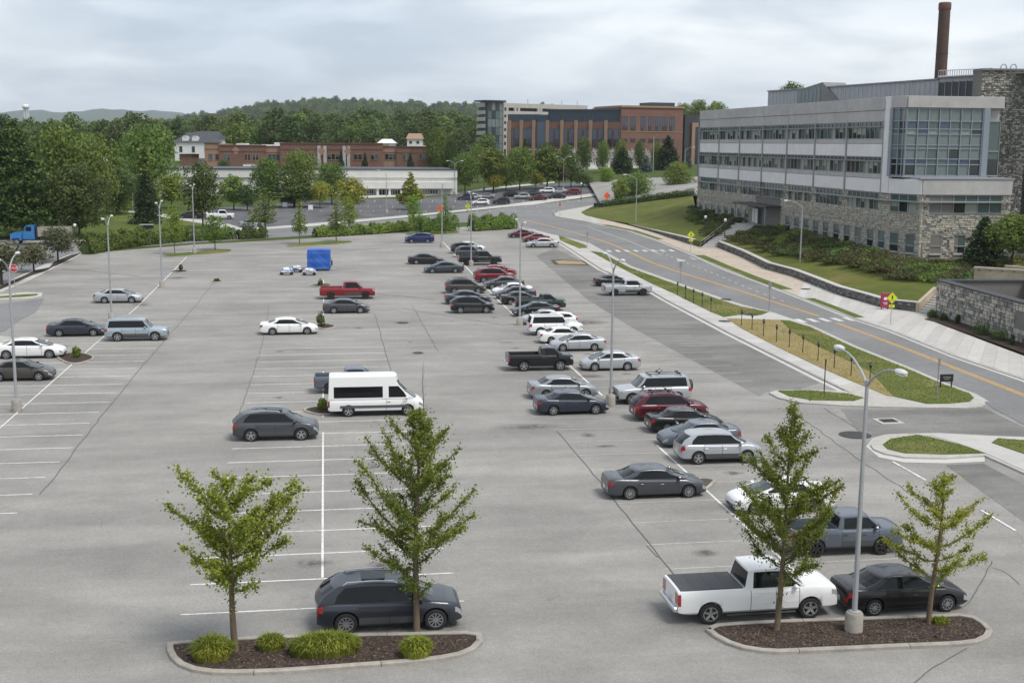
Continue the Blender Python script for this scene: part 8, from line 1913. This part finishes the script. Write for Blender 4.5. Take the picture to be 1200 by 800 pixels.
# ================================================================== BLUE TARP AND WRAPPED CARTS
M['tarp'] = mat('blue_tarp', (.025, .105, .42), .38, .18, 1.5, bump=.5, bscale=3); M['wrap_grey'] = mat('grey_plastic_wrap', (.26, .28, .32), .4, .3, 4); M['white_wrap'] = mat('white_plastic_wrap', (.62, .63, .66), .35, .18, 4, bump=.5, bscale=6)
def tarp():
    a, b = at(360.5, 318), at(385, 316.5); w = (b-a).length; root = thing('tarp_shelter', 'tall box shelter covered in a bright blue tarp', 'shelter', gp(a+Vector((0, .2)))); rr = random.Random(6); mb = MB(); dp, H = 2.3, 2.75; N_ = 14
    def wav(u, v, k): return .05*math.sin(u*9+k*2.1+v*3)+.035*math.sin(v*14+k)+.03*math.sin((u+v)*21+k*.7)
    def face(f, k):
        o = len(mb.v)
        for i in range(N_+1):
            for j in range(N_+1): mb.v.append(tuple(f(i/N_, j/N_, wav(i/N_, j/N_, k)*min(1, 6*min(i/N_, 1-i/N_, j/N_+.1, 1-j/N_)))))
        for i in range(N_):
            for j in range(N_): q_ = o+i*(N_+1)+j; mb.f.append([q_, q_+N_+1, q_+N_+2, q_+1]); mb.m.append(0); mb.sm.append(True)
    hem = lambda u: .28+.07*math.sin(u*11)
    face(lambda u, v, n: (u*w, n, hem(u)+(H-hem(u))*v), 0); face(lambda u, v, n: (w+n, u*dp, hem(u)+(H-hem(u))*v), 1); face(lambda u, v, n: (n, dp-u*dp, hem(u)+(H-hem(u))*v), 2); face(lambda u, v, n: (w-u*w, dp+n, hem(u)+(H-hem(u))*v), 3); face(lambda u, v, n: (u*w, v*dp, H+.10*math.sin(math.pi*u)*math.sin(math.pi*v)+n*.5), 4)
    mb.obj('tarp_cover', M['tarp'], root, sharp=50); f = MB()
    for x in (.06, w-.06):
        for y in (.06, dp-.06): f.tube([(x, y, 0), (x, y, H-.1)], .035, 6)
    f.obj('frame_leg', M['lamp_white'], root); k = MB(); k.lathe([(0, -.1), (.33, -.1), (.36, 0), (.33, .1), (0, .1)], 14, c=(w+.18, .6, 1.0), axis='X'); k.obj('spare_wheel', M['rubber'], root, sharp=50); k = MB(); k.box((w+.2, .1, .3), (.8, .06, .06)); k.box((w*.6, .5, .2), (w*.8, .08, .1)); k.obj('tow_bar', M['lamp_white'], root)
tarp()
def cart(label, x, y, w, h, seed, c1, c2, shape=0):
    a = at(x, y); root = thing('wrapped_cart', label, 'cart', gp(a)); rr = random.Random(seed); mb = MB(); n, m_ = 16, 8
    for j in range(m_+1):
        t = j/m_; k = [1, 1.04, 1.0, .96, .9, .82, .66, .4, .02][j]
        for i in range(n):
            an = 2*math.pi*i/n; mb.v.append((w/2*k*math.copysign(abs(math.cos(an))**.6, math.cos(an))*(1+rr.uniform(-.09, .09)), .5*k*math.copysign(abs(math.sin(an))**.6, math.sin(an))*(1+rr.uniform(-.09, .09)), .34+(h-.34)*t+rr.uniform(-.04, .04)))
    for j in range(m_):
        for i in range(n): mb.f.append([j*n+i, j*n+(i+1) % n, (j+1)*n+(i+1) % n, (j+1)*n+i]); mb.m.append(rr.choice((0, 0, 1, 2, 2))); mb.sm.append(False)
    mb.obj('wrap', [M['wrap_grey'], M[c2], M[c1]], root); fr = MB(); fr.box((0, 0, .3), (w*.9, .7, .08)); fr.obj('chassis', M['trim'], root)
    for sx in (-1, 1):
        for sy in (-1, 1): q_ = MB(); q_.lathe([(0, -.07), (.2, -.07), (.22, 0), (.2, .07), (0, .07)], 12, c=(sx*w*.36, sy*.42, .22), axis='Y'); q_.obj('wheel', M['rubber'], root, sharp=50)
cart('white wrapped cart with a dark nose, leftmost by the blue tarp', 336, 322, 1.7, 1.0, 1, 'white_wrap', 'tarp'); cart('white and navy wrapped cart in the middle by the tarp', 348, 319, 1.3, .95, 2, 'white_wrap', 'win_blue'); cart('white wrapped cart nearest the blue tarp', 362.5, 322.5, 1.7, .95, 3, 'white_wrap', 'greystrip')
# ---- turf blades along the verges, bark chips on the front islands
def inside(p, poly):
    c = False; j = len(poly)-1
    for i in range(len(poly)):
        a, b = poly[i], poly[j]
        if (a.y > p.y) != (b.y > p.y) and p.x < (b.x-a.x)*(p.y-a.y)/(b.y-a.y)+a.x: c = not c
        j = i
    return c
def scatter(name, polys, per_m2, fn, m, label, cat):
    rr = random.Random(len(name)); mb = MB()
    for poly, dz in polys:
        x0, x1 = min(p.x for p in poly), max(p.x for p in poly); y0, y1 = min(p.y for p in poly), max(p.y for p in poly)
        for _ in range(int((x1-x0)*(y1-y0)*per_m2)):
            p = Vector((rr.uniform(x0, x1), rr.uniform(y0, y1)))
            if inside(p, poly): fn(mb, Vector((p.x, p.y, g(p.y)+dz)), rr)
    return tag(mb.obj(name, m, sharp=0), label, cat, kind='stuff')
def blade(mb, p, rr):
    a = rr.uniform(0, 6.28); d = Vector((math.cos(a), math.sin(a), 0))*.03; t = Vector((rr.gauss(0, .05), rr.gauss(0, .05), rr.uniform(.03, .09))); mb.add([p-d, p+d, p+t], [(0, 1, 2)])
def chip(mb, p, rr):
    a = rr.uniform(0, 6.28); d = Vector((math.cos(a), math.sin(a), rr.gauss(0, .25)))*rr.uniform(.025, .07); e = Vector((-math.sin(a), math.cos(a), rr.gauss(0, .3)))*rr.uniform(.012, .03); mb.add([p-d-e, p+d-e, p+d+e, p-d+e], [(0, 1, 2, 3)])
vp = [px((692, 295.3), (705, 297), (737, 314.5), (781, 330.5), (825, 346), (868, 360.5), (901, 367), (892, 370.5), (866, 370.5), (848, 373), (832, 366), (794, 347), (762, 332.5)), px((915, 376.5), (949, 384.5), (1000, 408.5), (1060, 432.5), (1105, 452), (1136, 463), (1141, 468), (1136, 472.5), (1110, 474.8), (1086, 475), (1048, 466.5), (1020, 437), (950, 403), (927, 389)),
      px((911.5, 459.8), (949, 459.3), (994, 463.3), (1012, 468), (1000, 471.7), (952, 470.7), (925, 466.3)), px((1034.5, 523), (1044, 516.5), (1074, 512), (1092, 515), (1124, 523), (1154, 533.2), (1108, 534.6), (1060, 533.2), (1040, 528.5)), px((1162.5, 521), (1169, 516), (1240, 521), (1290, 545), (1290, 566), (1200, 534))]
scatter('turf_blades', [(q_, .15) for q_ in vp], 60, blade, M['turf_g'] if 'turf_g' in M else M.setdefault('turf_g', mat('turf_blade', (.17, .19, .055), .9, .35, .6, world=True)), 'short olive turf on the verges and exit islands', 'grass')
scatter('straw_blades', [(px((851, 374.5), (914.5, 376.5), (926, 389), (949.5, 403.2), (1019.5, 437.2), (1047, 466.3), (1000, 449), (960, 431.5), (911, 408), (868, 385.5)), .15)], 30, blade, M.setdefault('turf_s', mat('straw_blade', (.33, .26, .12), .9, .35, .6, world=True)), 'dry straw coloured turf along the parking meters', 'grass')
chips = [offset_line(o+[o[0]], .35)[:-1] for o in (o1, o2)]
scatter('bark_chips', [(q_, .115) for q_ in chips], 70, chip, M.setdefault('chip', mat('bark_chip', (.10, .072, .055), .95, .5, 3, world=True)), 'loose brown bark chips on the front islands', 'bark mulch')
# bare sapling on the empty aisle side
rr = random.Random(2); c = at(496, 487); root = thing('bare_sapling', 'bare leafless sapling rising behind the tall front tree', 'tree', gp(at(496, 497))); T = MB(); T.tube([(0, 0, -.1), (.03, 0, 1.2), (-.03, .02, 2.6), (.02, 0, 3.9)], [.03, .025, .016, .006], 6)
for k in range(16): z = .8+k*.18; a = k*2.4; l_ = .5*(1-z/5); T.tube([(0, 0, z), (l_*.5*math.cos(a), l_*.5*math.sin(a), z+l_*.6), (l_*.7*math.cos(a), l_*.7*math.sin(a), z+l_*1.3)], [.009, .006, .003], 4)
T.obj('trunk', M['bark'], root, sharp=0)
# haze: one even box of air
mh_ = bpy.data.materials.new('air_haze'); mh_.use_nodes = True; t = mh_.node_tree; t.nodes.clear(); o_ = t.nodes.new('ShaderNodeOutputMaterial'); pv = t.nodes.new('ShaderNodeVolumePrincipled'); pv.inputs['Color'].default_value = (.86, .93, 1.0, 1); pv.inputs['Density'].default_value = .00006; pv.inputs['Anisotropy'].default_value = .0; t.links.new(pv.outputs[0], o_.inputs['Volume'])
q = MB(); q.box((0, 5600, 159), (15000, 12600, 330)); q.obj('haze', mh_)['kind'] = 'stuff'
